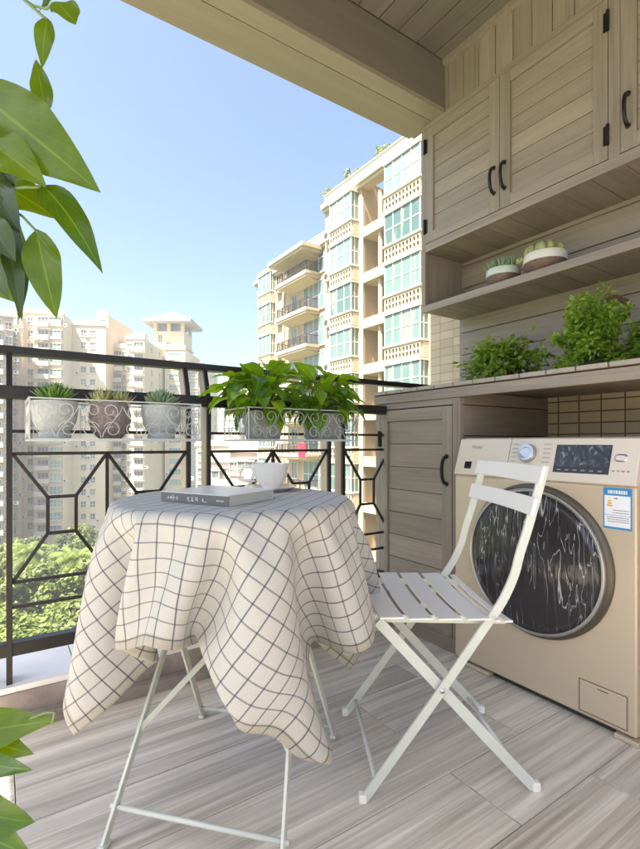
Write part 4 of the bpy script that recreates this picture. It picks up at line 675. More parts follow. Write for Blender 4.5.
1377,2778,910,-5,1,30,-6,1,29,-7,1,29,-10,1,29,-10,-1,28,-12,-1,28,-13,-3,27,-13,-3,26,-14,-4,27,-15,-5,25,-15,-6,26,-15,-6,25,-15,-7,26,-15,-7,24,-15,-9,25,-16,-9,24,-16,-9,23,-19,-12,21,-22,-18,10,-24,-20,1,-22,-19,-2,-23,-20,-1,-23,-19,-1,-23,-19,0,-23,-20,0,-23,-19,0,-23,-19,0,-23,-20,-1,-23,-19,0,-23,-20,0,-23,-19,0,-23,-19,0,-23,-20,0,-23,-19,0,-23,-19,0,-23,-20,0,-23,-19,1,-23,-19,-1,-23,-19,1,-23,-19,0,-23,-20,0,-23,-19,0,-23,-19,0,-24,-19,0,-23,-19,1,-23,-19,0,-23,-19,1,-24,-18,-1,-24,-19,1,-24,-19,-3,-16,-18,-19,3,-11,-29,11,-7,-27,19,-5,-23,18,-5,-23,18,-7,-23,16,-6,-24,13,-8,-25,8,-8,-28,0,-8,-28,-7,-4,-28,-10,2,-28,-11,6,-26,-11,9,-26,-11,10,-26,-10,10,-26,-9,11,-25,-10,10,-27,-10,10,-26,-9,9,-27,-9,8,-28,-8,7,-28,
1373,2748,911,-2,1,30,-3,2,30,-4,1,29,-6,1,30,-8,1,29,-9,-1,28,-11,-1,28,-11,-2,28,-13,-3,27,-14,-4,26,-15,-5,26,-14,-6,25,-15,-6,26,-15,-8,25,-16,-8,24,-16,-10,23,-14,-6,27,-21,-16,16,-23,-19,5,-23,-20,-2,-23,-19,-1,-23,-20,-1,-23,-19,0,-23,-19,0,-23,-20,0,-23,-19,0,-23,-19,-1,-23,-20,0,-23,-19,0,-23,-20,0,-23,-19,0,-23,-19,0,-23,-20,0,-23,-19,1,-23,-19,-1,-23,-20,1,-23,-19,-1,-23,-19,1,-23,-19,-1,-23,-20,1,-23,-19,-1,-23,-19,0,-23,-19,1,-23,-19,0,-24,-19,0,-23,-19,1,-23,-19,0,-24,-19,0,-24,-18,0,-24,-19,1,-23,-20,-9,1,-12,-29,2,-9,-29,16,-6,-25,23,-4,-20,19,-6,-22,14,-7,-25,7,-8,-28,-3,-5,-28,-8,-1,-28,-11,5,-27,-11,7,-26,-11,9,-25,-11,10,-25,-10,9,-26,-10,8,-26,-10,7,-26,-9,5,-28,-6,5,-28,-5,3,-29,-1,3,-30,8,6,-28,
1368,2718,911,0,1,30,-1,1,30,-2,2,30,-3,1,30,-4,1,30,-7,1,29,-7,1,29,-10,-1,28,-11,-2,28,-14,-3,27,-14,-5,26,-15,-7,25,-15,-6,25,-14,-7,26,-14,-7,25,-15,-8,25,-15,-7,27,-21,-17,12,-24,-20,-1,-23,-20,-1,-23,-19,-1,-23,-20,-1,-23,-19,0,-23,-19,0,-23,-20,0,-23,-19,-1,-23,-19,0,-23,-20,0,-22,-19,0,-23,-20,0,-23,-19,0,-23,-19,0,-23,-20,1,-23,-19,-1,-23,-19,0,-23,-20,0,-23,-19,1,-23,-19,-1,-23,-19,1,-24,-20,-1,-23,-19,0,-23,-19,0,-23,-19,1,-23,-19,0,-23,-19,0,-24,-19,0,-23,-19,1,-24,-19,0,-23,-18,-1,-24,-19,0,-25,-20,2,-11,-15,-24,3,-10,-31,10,-7,-27,26,-3,-18,16,-7,-23,7,-7,-28,-5,-3,-28,-10,2,-27,-11,6,-26,-11,7,-25,-11,8,-26,-10,7,-25,-10,6,-26,-9,4,-27,-6,4,-28,-5,2,-28,-2,3,-29,0,3,-29,3,4,-28,5,5,-29,7,4,-29,
1361,2689,912,1,1,30,1,1,30,0,1,30,-1,1,30,-1,2,30,-3,1,30,-5,1,29,-7,1,30,-8,0,28,-12,-3,28,-14,-4,26,-15,-7,25,-16,-7,25,-14,-6,25,-13,-7,26,-10,-2,30,-17,-11,23,-22,-18,8,-23,-20,-4,-23,-20,-1,-23,-19,0,-23,-20,-1,-23,-19,0,-23,-19,-1,-23,-20,0,-23,-19,0,-23,-19,0,-23,-20,0,-23,-19,0,-23,-20,0,-23,-19,0,-23,-19,1,-23,-20,-1,-23,-19,0,-23,-19,0,-23,-20,1,-23,-19,-1,-23,-19,1,-23,-20,-1,-23,-19,0,-23,-19,0,-23,-19,0,-24,-19,0,-23,-19,1,-23,-19,0,-23,-19,0,-24,-19,0,-23,-19,0,-24,-18,0,-23,-19,0,-24,-19,3,-22,-19,-12,5,-8,-30,1,-11,-29,23,-3,-21,11,-7,-25,-7,-1,-28,-11,4,-26,-11,6,-26,-11,5,-25,-10,5,-26,-8,3,-26,-7,2,-27,-4,3,-28,-2,2,-27,-1,3,-28,2,3,-28,3,4,-28,4,5,-28,4,5,-28,4,4,-29,4,2,-29,
1352,2660,913,2,1,30,1,1,30,2,0,30,1,1,30,1,2,30,-1,1,30,-1,2,30,-3,1,30,-5,1,29,-7,0,29,-11,-2,28,-15,-5,26,-15,-7,25,-15,-8,25,-13,-6,26,-6,1,31,-19,-13,20,-24,-21,0,-23,-19,-2,-23,-20,0,-23,-19,-1,-23,-20,0,-23,-19,0,-23,-19,0,-23,-20,-1,-23,-19,0,-23,-20,0,-23,-19,0,-23,-19,0,-23,-20,0,-23,-19,0,-23,-20,1,-23,-19,-1,-23,-19,0,-23,-20,1,-23,-19,-1,-23,-19,1,-23,-19,-1,-23,-20,1,-23,-19,-1,-23,-19,0,-23,-19,1,-23,-19,-1,-24,-19,0,-23,-19,0,-23,-19,1,-24,-19,0,-23,-19,0,-23,-18,1,-24,-19,0,-23,-19,3,-24,-18,-4,-13,-13,-26,12,-7,-26,8,-9,-28,-7,2,-27,-10,4,-27,-9,2,-26,-8,2,-27,-6,1,-26,-4,1,-27,-2,2,-27,0,3,-27,1,3,-26,2,4,-27,3,5,-26,3,5,-27,4,5,-27,4,4,-27,3,4,-28,1,2,-29,0,0,-30,
1343,2631,914,2,1,30,1,1,30,2,1,30,2,0,30,2,1,30,2,1,30,1,2,30,0,1,30,0,2,30,-2,1,30,-6,1,29,-9,0,29,-14,-4,26,-15,-7,25,-14,-8,26,-8,-2,30,-20,-15,15,-24,-21,-5,-23,-20,1,-23,-19,0,-23,-19,-1,-23,-20,0,-23,-19,0,-23,-20,0,-23,-19,-1,-23,-19,0,-23,-20,0,-23,-19,0,-23,-19,0,-23,-20,0,-23,-19,1,-23,-20,-1,-23,-19,0,-23,-19,1,-23,-20,-1,-23,-19,1,-23,-19,0,-23,-20,0,-23,-19,-1,-23,-19,0,-23,-19,1,-23,-19,-1,-23,-20,1,-24,-19,-1,-23,-18,0,-23,-19,1,-24,-19,0,-23,-19,0,-23,-19,1,-24,-18,1,-23,-19,1,-24,-19,-1,-18,-14,-19,-11,-9,-27,-4,-2,-30,-4,-1,-28,-3,-1,-28,-2,1,-27,-2,1,-27,0,2,-26,1,3,-26,2,4,-26,2,5,-25,3,5,-26,3,5,-25,3,5,-25,4,4,-26,2,4,-27,2,3,-27,0,1,-28,-2,0,-29,-4,0,-29,
1334,2603,916,1,1,30,2,0,30,1,1,30,3,1,30,2,1,29,2,0,30,3,1,30,2,2,30,2,1,30,2,1,30,0,2,30,-3,2,30,-6,2,29,-11,-2,28,-14,-7,25,-13,-9,27,-21,-17,12,-24,-20,-6,-23,-20,0,-23,-19,-1,-23,-20,0,-23,-19,0,-23,-19,0,-23,-20,0,-23,-19,-1,-23,-19,0,-23,-20,0,-23,-19,0,-23,-20,0,-23,-19,0,-23,-19,0,-23,-20,0,-23,-19,1,-23,-19,-1,-23,-20,1,-23,-19,0,-23,-19,0,-23,-20,-1,-23,-19,0,-23,-19,1,-23,-19,-1,-23,-20,1,-23,-19,-1,-24,-19,0,-23,-19,1,-23,-19,0,-24,-18,0,-23,-19,1,-23,-19,0,-24,-19,1,-24,-19,0,-24,-19,2,-18,-14,-19,-8,-6,-30,-8,-5,-28,-4,-2,-28,-2,0,-27,-1,2,-27,1,3,-26,1,4,-25,2,4,-25,2,5,-24,3,5,-25,2,4,-24,3,5,-24,2,3,-25,1,3,-26,0,1,-26,-1,1,-26,-3,-1,-27,-5,0,-28,-6,-1,-29,
1326,2574,917,1,1,30,2,0,30,2,1,30,2,1,30,2,1,30,2,1,30,3,0,30,2,1,29,3,2,30,2,1,30,2,1,30,3,2,30,2,4,29,-3,2,30,-9,-2,29,-16,-13,22,-22,-18,8,-23,-20,-3,-23,-19,-1,-23,-19,-1,-23,-20,0,-23,-19,0,-23,-20,0,-23,-19,-1,-23,-19,0,-23,-20,0,-23,-19,0,-23,-19,0,-23,-20,0,-22,-19,0,-23,-19,0,-23,-20,1,-23,-19,-1,-23,-20,1,-23,-19,0,-23,-19,0,-23,-20,0,-23,-19,0,-24,-19,-1,-23,-19,0,-23,-20,1,-23,-19,0,-23,-19,0,-23,-19,-1,-24,-19,1,-23,-19,0,-24,-19,0,-23,-19,1,-23,-18,1,-24,-19,0,-24,-19,-1,-24,-20,5,-20,-14,-18,-2,-1,-32,-7,-5,-28,-5,-1,-28,-1,1,-27,0,3,-26,1,4,-25,2,4,-24,2,4,-24,1,4,-23,2,3,-24,1,3,-23,1,2,-24,-1,2,-24,-1,0,-24,-3,0,-25,-5,-1,-26,-6,-1,-26,-6,-1,-28,-7,-1,-28,
1322,2544,918,2,1,30,2,0,30,2,1,30,2,1,30,2,1,30,3,1,30,2,1,30,2,1,30,3,1,30,2,1,29,1,2,30,3,2,30,4,3,30,4,3,29,6,5,30,-16,-13,22,-23,-20,5,-23,-19,-1,-23,-19,-2,-23,-20,-1,-22,-19,0,-23,-19,0,-23,-20,-1,-23,-19,0,-23,-19,0,-23,-20,0,-23,-19,0,-23,-19,0,-23,-20,1,-23,-19,-1,-23,-20,0,-23,-19,1,-23,-19,0,-23,-20,-1,-23,-19,1,-23,-19,0,-23,-20,0,-23,-19,-1,-23,-19,1,-23,-20,0,-24,-19,0,-23,-19,0,-23,-19,-1,-23,-19,0,-24,-19,1,-23,-19,0,-24,-19,0,-23,-19,1,-23,-19,1,-24,-19,0,-24,-18,-1,-24,-20,6,-20,-15,-17,-5,-3,-32,-2,2,-30,-1,1,-27,0,3,-27,0,3,-25,1,3,-24,1,3,-24,0,3,-23,1,2,-22,-1,1,-23,-1,1,-23,-2,0,-22,-4,0,-23,-5,-1,-24,-5,-1,-24,-7,-1,-24,-7,-1,-26,-7,-1,-27,-6,-1,-28,
1327,2514,919,2,1,30,2,1,30,2,1,30,3,0,30,2,1,30,2,1,30,3,1,29,3,1,30,3,2,30,3,1,30,3,2,30,6,4,29,9,6,28,8,6,29,3,2,31,-15,-12,23,-23,-20,4,-23,-19,-1,-23,-19,-1,-23,-20,-1,-23,-19,0,-23,-19,0,-23,-20,-1,-23,-19,0,-23,-19,0,-23,-20,0,-23,-19,0,-23,-19,1,-23,-20,0,-23,-19,0,-23,-20,-1,-23,-19,1,-23,-19,0,-23,-20,0,-23,-19,0,-23,-20,0,-23,-19,-1,-23,-19,1,-23,-20,-1,-23,-19,1,-23,-19,0,-24,-19,-1,-23,-19,0,-23,-19,1,-24,-19,0,-23,-19,0,-23,-19,0,-24,-19,1,-23,-19,1,-24,-19,0,-24,-19,-2,-25,-20,8,-21,-16,-17,-4,-2,-33,2,5,-30,0,3,-27,0,3,-26,0,3,-25,0,2,-24,-1,1,-23,-1,1,-22,-3,0,-22,-3,0,-22,-4,0,-22,-5,-1,-21,-6,-1,-22,-6,0,-23,-7,-1,-23,-7,-1,-24,-7,-2,-25,-7,-1,-27,-6,-1,-28,
1343,2489,918,2,1,30,2,1,30,2,0,30,2,1,30,2,1,30,3,0,30,2,1,30,3,1,30,3,2,30,4,2,30,5,3,29,7,5,29,10,7,28,7,5,29,2,2,31,-13,-12,24,-24,-20,3,-23,-19,0,-23,-19,-1,-23,-20,-1,-23,-19,0,-23,-19,0,-23,-20,-1,-23,-19,1,-23,-19,-1,-23,-20,0,-23,-19,0,-23,-19,0,-23,-20,1,-23,-19,0,-23,-20,0,-23,-19,0,-23,-20,0,-23,-19,0,-23,-19,0,-23,-20,0,-23,-19,0,-23,-19,0,-23,-20,0,-23,-19,0,-23,-19,0,-23,-19,0,-24,-19,0,-23,-19,0,-23,-19,0,-24,-19,0,-23,-19,1,-24,-19,0,-23,-19,1,-24,-19,0,-23,-19,-2,-25,-21,7,-21,-15,-16,-5,-2,-34,3,5,-29,0,4,-28,0,2,-25,-2,2,-25,-2,0,-24,-3,0,-22,-4,0,-22,-5,0,-21,-5,-1,-21,-6,-1,-21,-7,-1,-21,-7,0,-21,-6,-1,-22,-7,-1,-23,-7,-1,-24,-6,-1,-25,-6,-1,-27,-5,-1,-28,
1370,2475,917,1,0,30,2,0,30,1,-1,30,2,0,30,1,0,30,2,0,30,2,1,30,2,0,30,3,1,30,3,1,30,4,2,29,5,4,30,8,6,28,8,6,28,3,2,31,-12,-11,25,-24,-20,4,-23,-19,-1,-23,-19,-1,-23,-20,-1,-23,-19,0,-23,-19,-1,-22,-20,1,-24,-19,-1,-23,-19,1,-23,-20,-1,-23,-19,0,-23,-19,1,-23,-20,0,-23,-19,0,-22,-20,-1,-23,-19,1,-23,-20,0,-23,-19,0,-23,-19,0,-23,-20,0,-23,-19,0,-23,-19,0,-24,-20,0,-23,-19,0,-23,-19,0,-23,-19,-1,-23,-19,0,-24,-19,1,-23,-19,0,-23,-19,0,-24,-19,0,-23,-19,1,-24,-19,0,-23,-19,1,-24,-19,-2,-25,-21,7,-20,-14,-19,-5,-3,-31,1,4,-30,0,4,-28,-3,1,-25,-4,0,-25,-4,-1,-23,-6,0,-22,-5,-1,-22,-7,-1,-21,-6,-1,-20,-6,0,-21,-7,-1,-21,-6,-1,-21,-6,-1,-22,-5,0,-24,-5,-1,-24,-4,0,-25,-4,-1,-27,-3,0,-29,
1400,2473,915,1,-2,30,1,-1,30,1,-2,30,1,-1,30,2,-2,30,1,-1,30,2,0,30,1,-1,30,2,-1,30,2,-1,30,2,0,30,3,1,30,5,3,29,7,5,29,6,4,29,-14,-12,24,-22,-19,6,-23,-19,0,-23,-19,-2,-23,-20,-1,-23,-19,0,-23,-19,0,-23,-20,-1,-23,-19,1,-23,-19,-1,-23,-20,0,-23,-19,0,-23,-19,0,-23,-20,1,-23,-19,-1,-23,-20,1,-23,-19,-1,-23,-19,1,-23,-20,0,-23,-19,0,-23,-20,0,-23,-19,0,-23,-19,0,-23,-20,0,-23,-19,0,-23,-19,0,-24,-19,-1,-23,-19,1,-23,-19,0,-24,-19,0,-23,-19,0,-23,-19,0,-24,-19,1,-23,-19,0,-24,-19,0,-23,-19,-1,-25,-21,6,-20,-14,-19,-3,0,-32,1,4,-30,-5,-1,-28,-7,-1,-25,-6,-1,-24,-7,-1,-23,-6,-1,-22,-6,-1,-22,-6,-1,-22,-6,-1,-21,-5,0,-21,-5,0,-21,-5,0,-23,-3,0,-22,-3,1,-24,-3,1,-25,-2,2,-26,-1,2,-27,-2,3,-29,
1429,2479,914,1,-3,30,2,-3,30,1,-3,30,1,-2,30,2,-2,29,1,-2,30,2,-2,30,1,-2,30,2,-1,30,2,-3,30,1,-2,30,3,-2,29,2,-2,30,4,1,30,4,2,30,-16,-14,21,-22,-19,9,-23,-19,0,-23,-19,-2,-23,-20,0,-23,-19,-1,-23,-19,0,-23,-20,0,-23,-19,-1,-23,-19,1,-23,-20,-1,-23,-19,0,-23,-19,1,-23,-20,-1,-23,-19,1,-23,-20,-1,-23,-19,1,-23,-19,-1,-23,-20,1,-23,-19,-1,-23,-20,1,-23,-19,0,-23,-19,0,-23,-20,0,-23,-19,0,-23,-19,-1,-23,-19,1,-23,-19,-1,-24,-19,1,-23,-19,0,-24,-19,0,-23,-19,0,-23,-19,0,-24,-19,1,-23,-19,0,-24,-19,1,-24,-20,0,-19,-13,-19,0,3,-32,-7,-3,-29,-8,-3,-26,-8,-2,-26,-7,-1,-24,-5,-1,-24,-6,0,-23,-5,-1,-22,-5,0,-23,-4,1,-22,-3,1,-22,-3,2,-23,-2,2,-22,-2,4,-24,-1,4,-24,-1,4,-25,-1,5,-26,-1,6,-27,-2,6,-28,
1458,2488,914,1,-3,29,2,-4,30,1,-3,30,1,-3,30,2,-2,30,1,-3,29,2,-2,30,2,-3,30,1,-3,30,2,-2,30,2,-3,29,2,-3,30,3,-5,30,2,-6,29,-6,-13,26,-16,-15,21,-20,-17,14,-24,-20,0,-23,-19,-1,-22,-20,0,-23,-19,-1,-23,-19,0,-23,-20,0,-23,-19,0,-23,-19,-1,-23,-19,0,-23,-20,0,-23,-19,0,-23,-20,1,-23,-19,-1,-23,-19,1,-23,-20,-1,-23,-19,1,-23,-20,-1,-23,-19,0,-23,-19,1,-23,-20,0,-23,-19,0,-23,-19,0,-23,-20,-1,-23,-19,1,-24,-19,-1,-23,-19,1,-23,-19,-1,-24,-19,1,-23,-19,0,-23,-19,0,-24,-19,0,-23,-18,1,-23,-20,1,-24,-19,2,-23,-19,-5,-20,-13,-19,-3,0,-32,-10,-4,-27,-7,-2,-27,-6,-1,-27,-5,0,-25,-4,1,-25,-3,1,-24,-4,2,-24,-3,3,-23,-2,3,-23,-2,5,-23,-2,6,-23,-2,6,-23,-2,6,-23,-2,7,-24,-1,7,-25,-2,7,-26,-2,8,-27,-2,8,-28,
1486,2499,913,1,-3,30,2,-4,30,1,-3,30,2,-4,29,2,-3,30,1,-4,30,2,-4,30,2,-4,29,2,-5,30,2,-5,29,2,-6,30,1,-9,28,-1,-11,28,-5,-14,26,-12,-15,23,-14,-15,22,-14,-15,23,-24,-20,0,-23,-19,0,-23,-19,0,-23,-20,-1,-23,-19,0,-23,-19,0,-23,-20,0,-23,-19,0,-23,-19,-1,-23,-20,1,-23,-19,-1,-23,-19,0,-23,-20,1,-23,-19,-1,-23,-20,1,-23,-19,-1,-23,-20,0,-23,-19,0,-22,-19,0,-23,-20,1,-24,-19,0,-23,-19,-1,-23,-20,1,-23,-19,-1,-23,-19,1,-23,-19,-1,-24,-19,1,-23,-19,-1,-23,-18,1,-24,-19,0,-23,-19,0,-23,-19,1,-23,-19,2,-24,-19,1,-23,-18,-8,-19,-13,-20,-7,-3,-30,-6,-1,-29,-4,2,-27,-3,3,-28,-3,4,-26,-4,3,-25,-3,4,-25,-3,5,-24,-3,7,-23,-4,8,-23,-3,9,-23,-3,8,-23,-3,9,-23,-4,8,-24,-3,8,-24,-2,8,-26,-2,8,-26,-1,6,-27,-2,8,-29,
1514,2510,913,1,-4,30,2,-4,30,2,-5,29,2,-4,30,2,-6,29,2,-5,30,2,-7,29,2,-7,29,2,-8,29,0,-10,28,-1,-12,28,-4,-13,26,-7,-15,25,-11,-16,24,-13,-15,22,-12,-14,23,-3,-12,30,-23,-20,8,-24,-19,-3,-23,-20,1,-23,-19,0,-23,-20,-1,-23,-19,0,-23,-20,0,-23,-19,0,-23,-19,0,-23,-19,-1,-23,-20,0,-23,-19,0,-23,-20,0,-23,-19,0,-23,-20,0,-23,-19,0,-23,-19,0,-23,-20,0,-23,-19,0,-23,-20,0,-23,-19,0,-23,-19,1,-23,-19,-1,-23,-20,1,-23,-19,-1,-24,-19,1,-23,-18,-1,-23,-19,0,-24,-19,1,-23,-19,0,-23,-19,0,-24,-19,2,-23,-19,2,-23,-19,-2,-22,-17,-10,-18,-11,-22,-3,3,-29,-3,9,-28,-3,10,-27,-4,6,-27,-4,4,-26,-3,4,-26,-4,5,-26,-4,10,-24,-6,11,-22,-5,10,-23,-6,10,-23,-5,10,-24,-4,10,-23,-5,9,-25,-3,9,-25,-3,8,-26,-2,7,-26,0,6,-28,3,4,-29,
1543,2518,913,1,-5,30,3,-6,29,2,-6,29,2,-7,29,2,-9,29,2,-9,29,1,-10,28,0,-11,28,-1,-12,27,-4,-14,27,-5,-14,25,-9,-15,25,-11,-16,23,-12,-15,23,-12,-15,24,-11,-16,23,4,-9,31,-18,-18,18,-24,-20,0,-24,-20,0,-22,-19,0,-23,-20,0,-24,-19,-1,-23,-19,0,-23,-20,0,-23,-19,0,-23,-19,0,-23,-20,-1,-23,-19,0,-23,-20,0,-23,-19,0,-23,-19,0,-23,-20,1,-23,-19,0,-22,-20,-1,-23,-19,1,-23,-19,-1,-23,-20,1,-23,-19,-1,-23,-19,1,-24,-19,-1,-23,-19,1,-23,-19,-1,-24,-19,1,-23,-19,-1,-23,-19,1,-24,-19,0,-23,-19,1,-23,-19,1,-23,-19,4,-23,-19,-6,-21,-15,-16,-16,-6,-25,3,19,-23,-2,12,-27,-3,11,-26,-5,9,-27,-5,8,-26,-4,6,-26,-4,7,-26,-7,12,-23,-6,12,-24,-7,12,-23,-6,11,-23,-6,11,-24,-6,11,-24,-6,10,-25,-5,9,-26,-4,9,-26,-2,7,-27,1,6,-28,7,1,-29,
1572,2522,912,2,-7,29,2,-9,29,2,-10,28,2,-10,28,0,-12,28,0,-12,27,-1,-13,27,-3,-14,27,-5,-15,26,-6,-15,25,-8,-15,25,-10,-15,24,-11,-16,23,-11,-15,24,-10,-14,24,-9,-15,25,-6,-13,26,-4,-14,28,-23,-20,6,-24,-20,-1,-23,-19,0,-23,-20,0,-23,-19,0,-23,-19,-1,-23,-20,0,-23,-19,0,-23,-19,0,-24,-20,0,-22,-19,-1,-23,-19,0,-23,-20,0,-23,-19,1,-23,-20,0,-23,-19,0,-23,-20,-1,-23,-19,0,-23,-19,1,-23,-20,-1,-23,-19,1,-23,-19,0,-23,-19,0,-23,-19,0,-24,-19,0,-23,-19,0,-23,-19,0,-24,-19,0,-23,-19,0,-23,-19,1,-23,-19,2,-24,-20,3,-22,-16,-13,-19,-10,-21,-17,-7,-24,2,17,-24,1,16,-26,-1,14,-25,-2,14,-26,-3,12,-25,-5,13,-25,-5,11,-25,-6,12,-24,-6,12,-24,-7,12,-24,-7,13,-24,-6,12,-24,-7,13,-24,-7,12,-24,-7,12,-25,-6,11,-25,-5,10,-27,0,6,-29,11,-3,-28,
1602,2518,910,1,-11,27,1,-12,28,0,-13,27,-1,-13,27,-2,-15,26,-3,-14,26,-5,-15,26,-6,-15,25,-6,-15,25,-8,-15,25,-8,-15,25,-8,-15,24,-9,-15,25,-8,-15,25,-9,-14,25,-8,-14,25,-11,-15,24,-5,-14,26,-15,-18,20,-24,-20,0,-23,-19,-1,-23,-20,0,-23,-19,0,-23,-19,0,-23,-20,-1,-23,-19,0,-23,-19,0,-23,-19,0,-23,-20,0,-23,-19,-1,-23,-20,1,-23,-19,-1,-23,-20,1,-23,-19,-1,-23,-20,1,-23,-19,0,-22,-19,0,-23,-20,0,-23,-19,0,-24,-19,0,-23,-19,0,-23,-19,0,-23,-19,0,-24,-19,0,-23,-19,0,-24,-19,0,-23,-19,0,-23,-19,1,-24,-20,7,-22,-18,-8,-20,-12,-19,-19,-6,-24,-18,-10,-21,-9,10,-27,0,16,-26,2,15,-25,1,15,-25,-1,14,-25,-1,15,-25,-3,14,-25,-5,13,-25,-5,14,-24,-6,13,-24,-6,14,-24,-6,14,-25,-6,14,-23,-6,14,-24,-6,15,-24,-6,16,-23,-7,17,-23,-3,14,-25,13,-11,-25,
1627,2504,903,-1,-15,26,-2,-14,26,-3,-15,26,-5,-15,25,-5,-16,26,-6,-15,25,-7,-15,25,-8,-15,25,-8,-15,24,-8,-15,25,-7,-15,25,-8,-15,24,-8,-15,25,-8,-14,25,-8,-14,25,-8,-14,25,-6,-14,25,-5,-15,26,-8,-17,24,-20,-19,13,-24,-20,-3,-23,-19,0,-23,-19,0,-23,-19,0,-23,-20,0,-23,-19,-1,-23,-19,0,-23,-19,0,-23,-20,0,-23,-19,0,-23,-20,-1,-22,-19,1,-23,-20,-1,-23,-19,1,-23,-20,0,-23,-19,0,-23,-19,0,-23,-20,0,-23,-19,0,-23,-19,0,-23,-19,0,-24,-19,0,-23,-19,0,-23,-19,0,-24,-19,1,-23,-19,0,-24,-19,0,-23,-20,7,-24,-19,-4,-21,-14,-16,-18,-3,-25,-19,-8,-23,-18,-11,-21,-17,1,-24,-7,12,-26,-1,15,-26,1,15,-26,0,15,-25,0,14,-25,-2,15,-26,-2,14,-25,-4,14,-25,-5,15,-25,-5,14,-25,-6,14,-24,-6,14,-25,-7,14,-25,-9,14,-24,-11,14,-23,-15,15,-20,11,14,-23,23,17,9,
1642,2480,891,-5,-15,25,-6,-16,25,-6,-15,25,-8,-15,25,-8,-15,24,-8,-15,25,-9,-14,25,-8,-15,25,-9,-14,24,-9,-15,25,-9,-14,25,-9,-15,24,-9,-14,25,-9,-14,25,-10,-13,25,-10,-12,25,-5,-15,25,10,-18,22,-1,-18,26,-7,-19,23,-22,-20,7,-24,-19,-2,-23,-19,1,-23,-19,0,-23,-20,0,-23,-19,0,-23,-19,-1,-23,-19,0,-23,-20,0,-23,-19,-1,-23,-20,1,-23,-19,0,-23,-20,0,-23,-19,0,-23,-19,0,-23,-20,0,-23,-19,0,-23,-20,0,-23,-19,0,-23,-19,0,-23,-19,0,-23,-19,0,-24,-19,0,-23,-19,1,-23,-19,1,-24,-19,1,-23,-19,2,-24,-20,0,-23,-16,-13,-20,-9,-21,-16,2,-26,-19,-8,-22,-19,-10,-21,-19,-6,-23,-15,5,-25,-8,13,-26,-3,14,-26,-1,15,-26,-1,14,-25,-1,15,-26,-2,14,-25,-4,14,-26,-4,14,-25,-5,14,-26,-7,14,-25,-7,14,-24,-10,14,-25,-11,14,-23,-13,14,-22,-10,16,-24,17,13,-21,25,11,10,
1642,2456,875,-8,-15,25,-8,-15,24,-9,-15,25,-9,-14,25,-10,-14,25,-9,-14,24,-10,-14,25,-10,-14,25,-10,-13,25,-10,-14,24,-10,-14,25,-10,-13,25,-10,-13,25,-10,-13,25,-9,-14,25,-6,-16,25,3,-19,23,13,-17,20,4,-18,24,1,-19,26,-10,-20,20,-23,-20,7,-24,-19,-3,-23,-19,1,-24,-20,0,-23,-19,0,-23,-19,0,-23,-19,-1,-23,-20,0,-23,-19,0,-22,-20,0,-23,-20,0,-23,-19,0,-23,-20,0,-23,-19,0,-23,-19,0,-23,-20,1,-23,-19,0,-23,-20,0,-23,-19,0,-23,-19,0,-23,-19,0,-24,-19,0,-23,-19,1,-24,-19,1,-23,-19,1,-23,-19,0,-24,-18,-8,-21,-11,-18,-19,-1,-26,-18,-3,-24,-18,-5,-23,-19,-9,-22,-19,-8,-21,-19,-2,-24,-14,7,-25,-9,12,-26,-5,14,-25,-4,15,-26,-2,14,-26,-4,14,-26,-3,15,-25,-5,14,-26,-5,14,-25,-8,14,-25,-8,14,-25,-11,14,-24,-12,14,-23,-12,14,-24,-4,15,-25,21,12,-18,27,6,11,
1632,2436,859,-10,-15,24,-10,-13,25,-10,-14,25,-10,-14,24,-10,-13,25,-11,-13,25,-10,-13,25,-11,-13,25,-11,-13,24,-10,-13,25,-11,-13,25,-10,-14,25,-9,-14,25,-9,-15,24,-5,-16,25,0,-19,23,6,-19,23,8,-18,22,14,-17,21,0,-19,23,2,-21,24,-14,-20,18,-22,-20,8,-25,-19,-2,-23,-19,0,-23,-19,0,-23,-20,0,-23,-19,0,-23,-20,-1,-23,-19,0,-22,-20,0,-23,-19,0,-23,-20,0,-23,-19,0,-23,-20,0,-23,-19,1,-23,-20,0,-23,-19,1,-22,-20,0,-23,-19,0,-24,-19,-1,-23,-20,0,-23,-18,1,-24,-19,0,-23,-19,2,-24,-20,0,-23,-17,-8,-22,-14,-14,-21,-4,-24,-19,-4,-23,-18,-3,-24,-18,-4,-23,-19,-6,-23,-19,-8,-22,-19,-5,-22,-18,1,-24,-15,7,-25,-11,12,-26,-7,13,-25,-6,15,-26,-6,14,-25,-4,14,-26,-6,14,-25,-6,15,-26,-8,14,-25,-9,14,-24,-11,13,-25,-11,14,-23,-10,14,-25,0,16,-26,24,9,-14,28,2,11,
1615,2422,843,-11,-14,24,-10,-13,25,-11,-13,25,-10,-13,25,-11,-13,24,-11,-13,25,-11,-13,25,-11,-12,25,-11,-13,25,-10,-13,25,-11,-14,24,-8,-15,25,-8,-16,24,-4,-18,24,0,-19,23,5,-19,22,8,-19,22,11,-17,22,9,-18,22,11,-17,23,-7,-20,20,-4,-22,22,-13,-21,19,-21,-20,7,-25,-19,0,-23,-19,-1,-23,-20,1,-23,-19,1,-23,-20,-1,-23,-19,0,-22,-20,0,-23,-20,0,-23,-19,0,-22,-20,0,-23,-19,0,-23,-20,0,-23,-20,1,-23,-19,0,-23,-20,0,-22,-19,0,-24,-19,-1,-23,-20,0,-23,-19,1,-24,-19,4,-23,-20,-1,-23,-17,-9,-23,-11,-15,-22,-8,-20,-21,-9,-19,-19,-2,-24,-18,-4,-23,-18,-4,-24,-19,-4,-24,-19,-6,-22,-19,-6,-23,-19,-2,-23,-18,3,-24,-15,7,-25,-13,11,-25,-10,13,-25,-8,14,-25,-8,14,-26,-7,14,-25,-8,14,-25,-8,14,-25,-10,14,-25,-10,14,-24,-10,14,-24,-9,14,-25,4,15,-26,27,7,-11,27,-1,11,
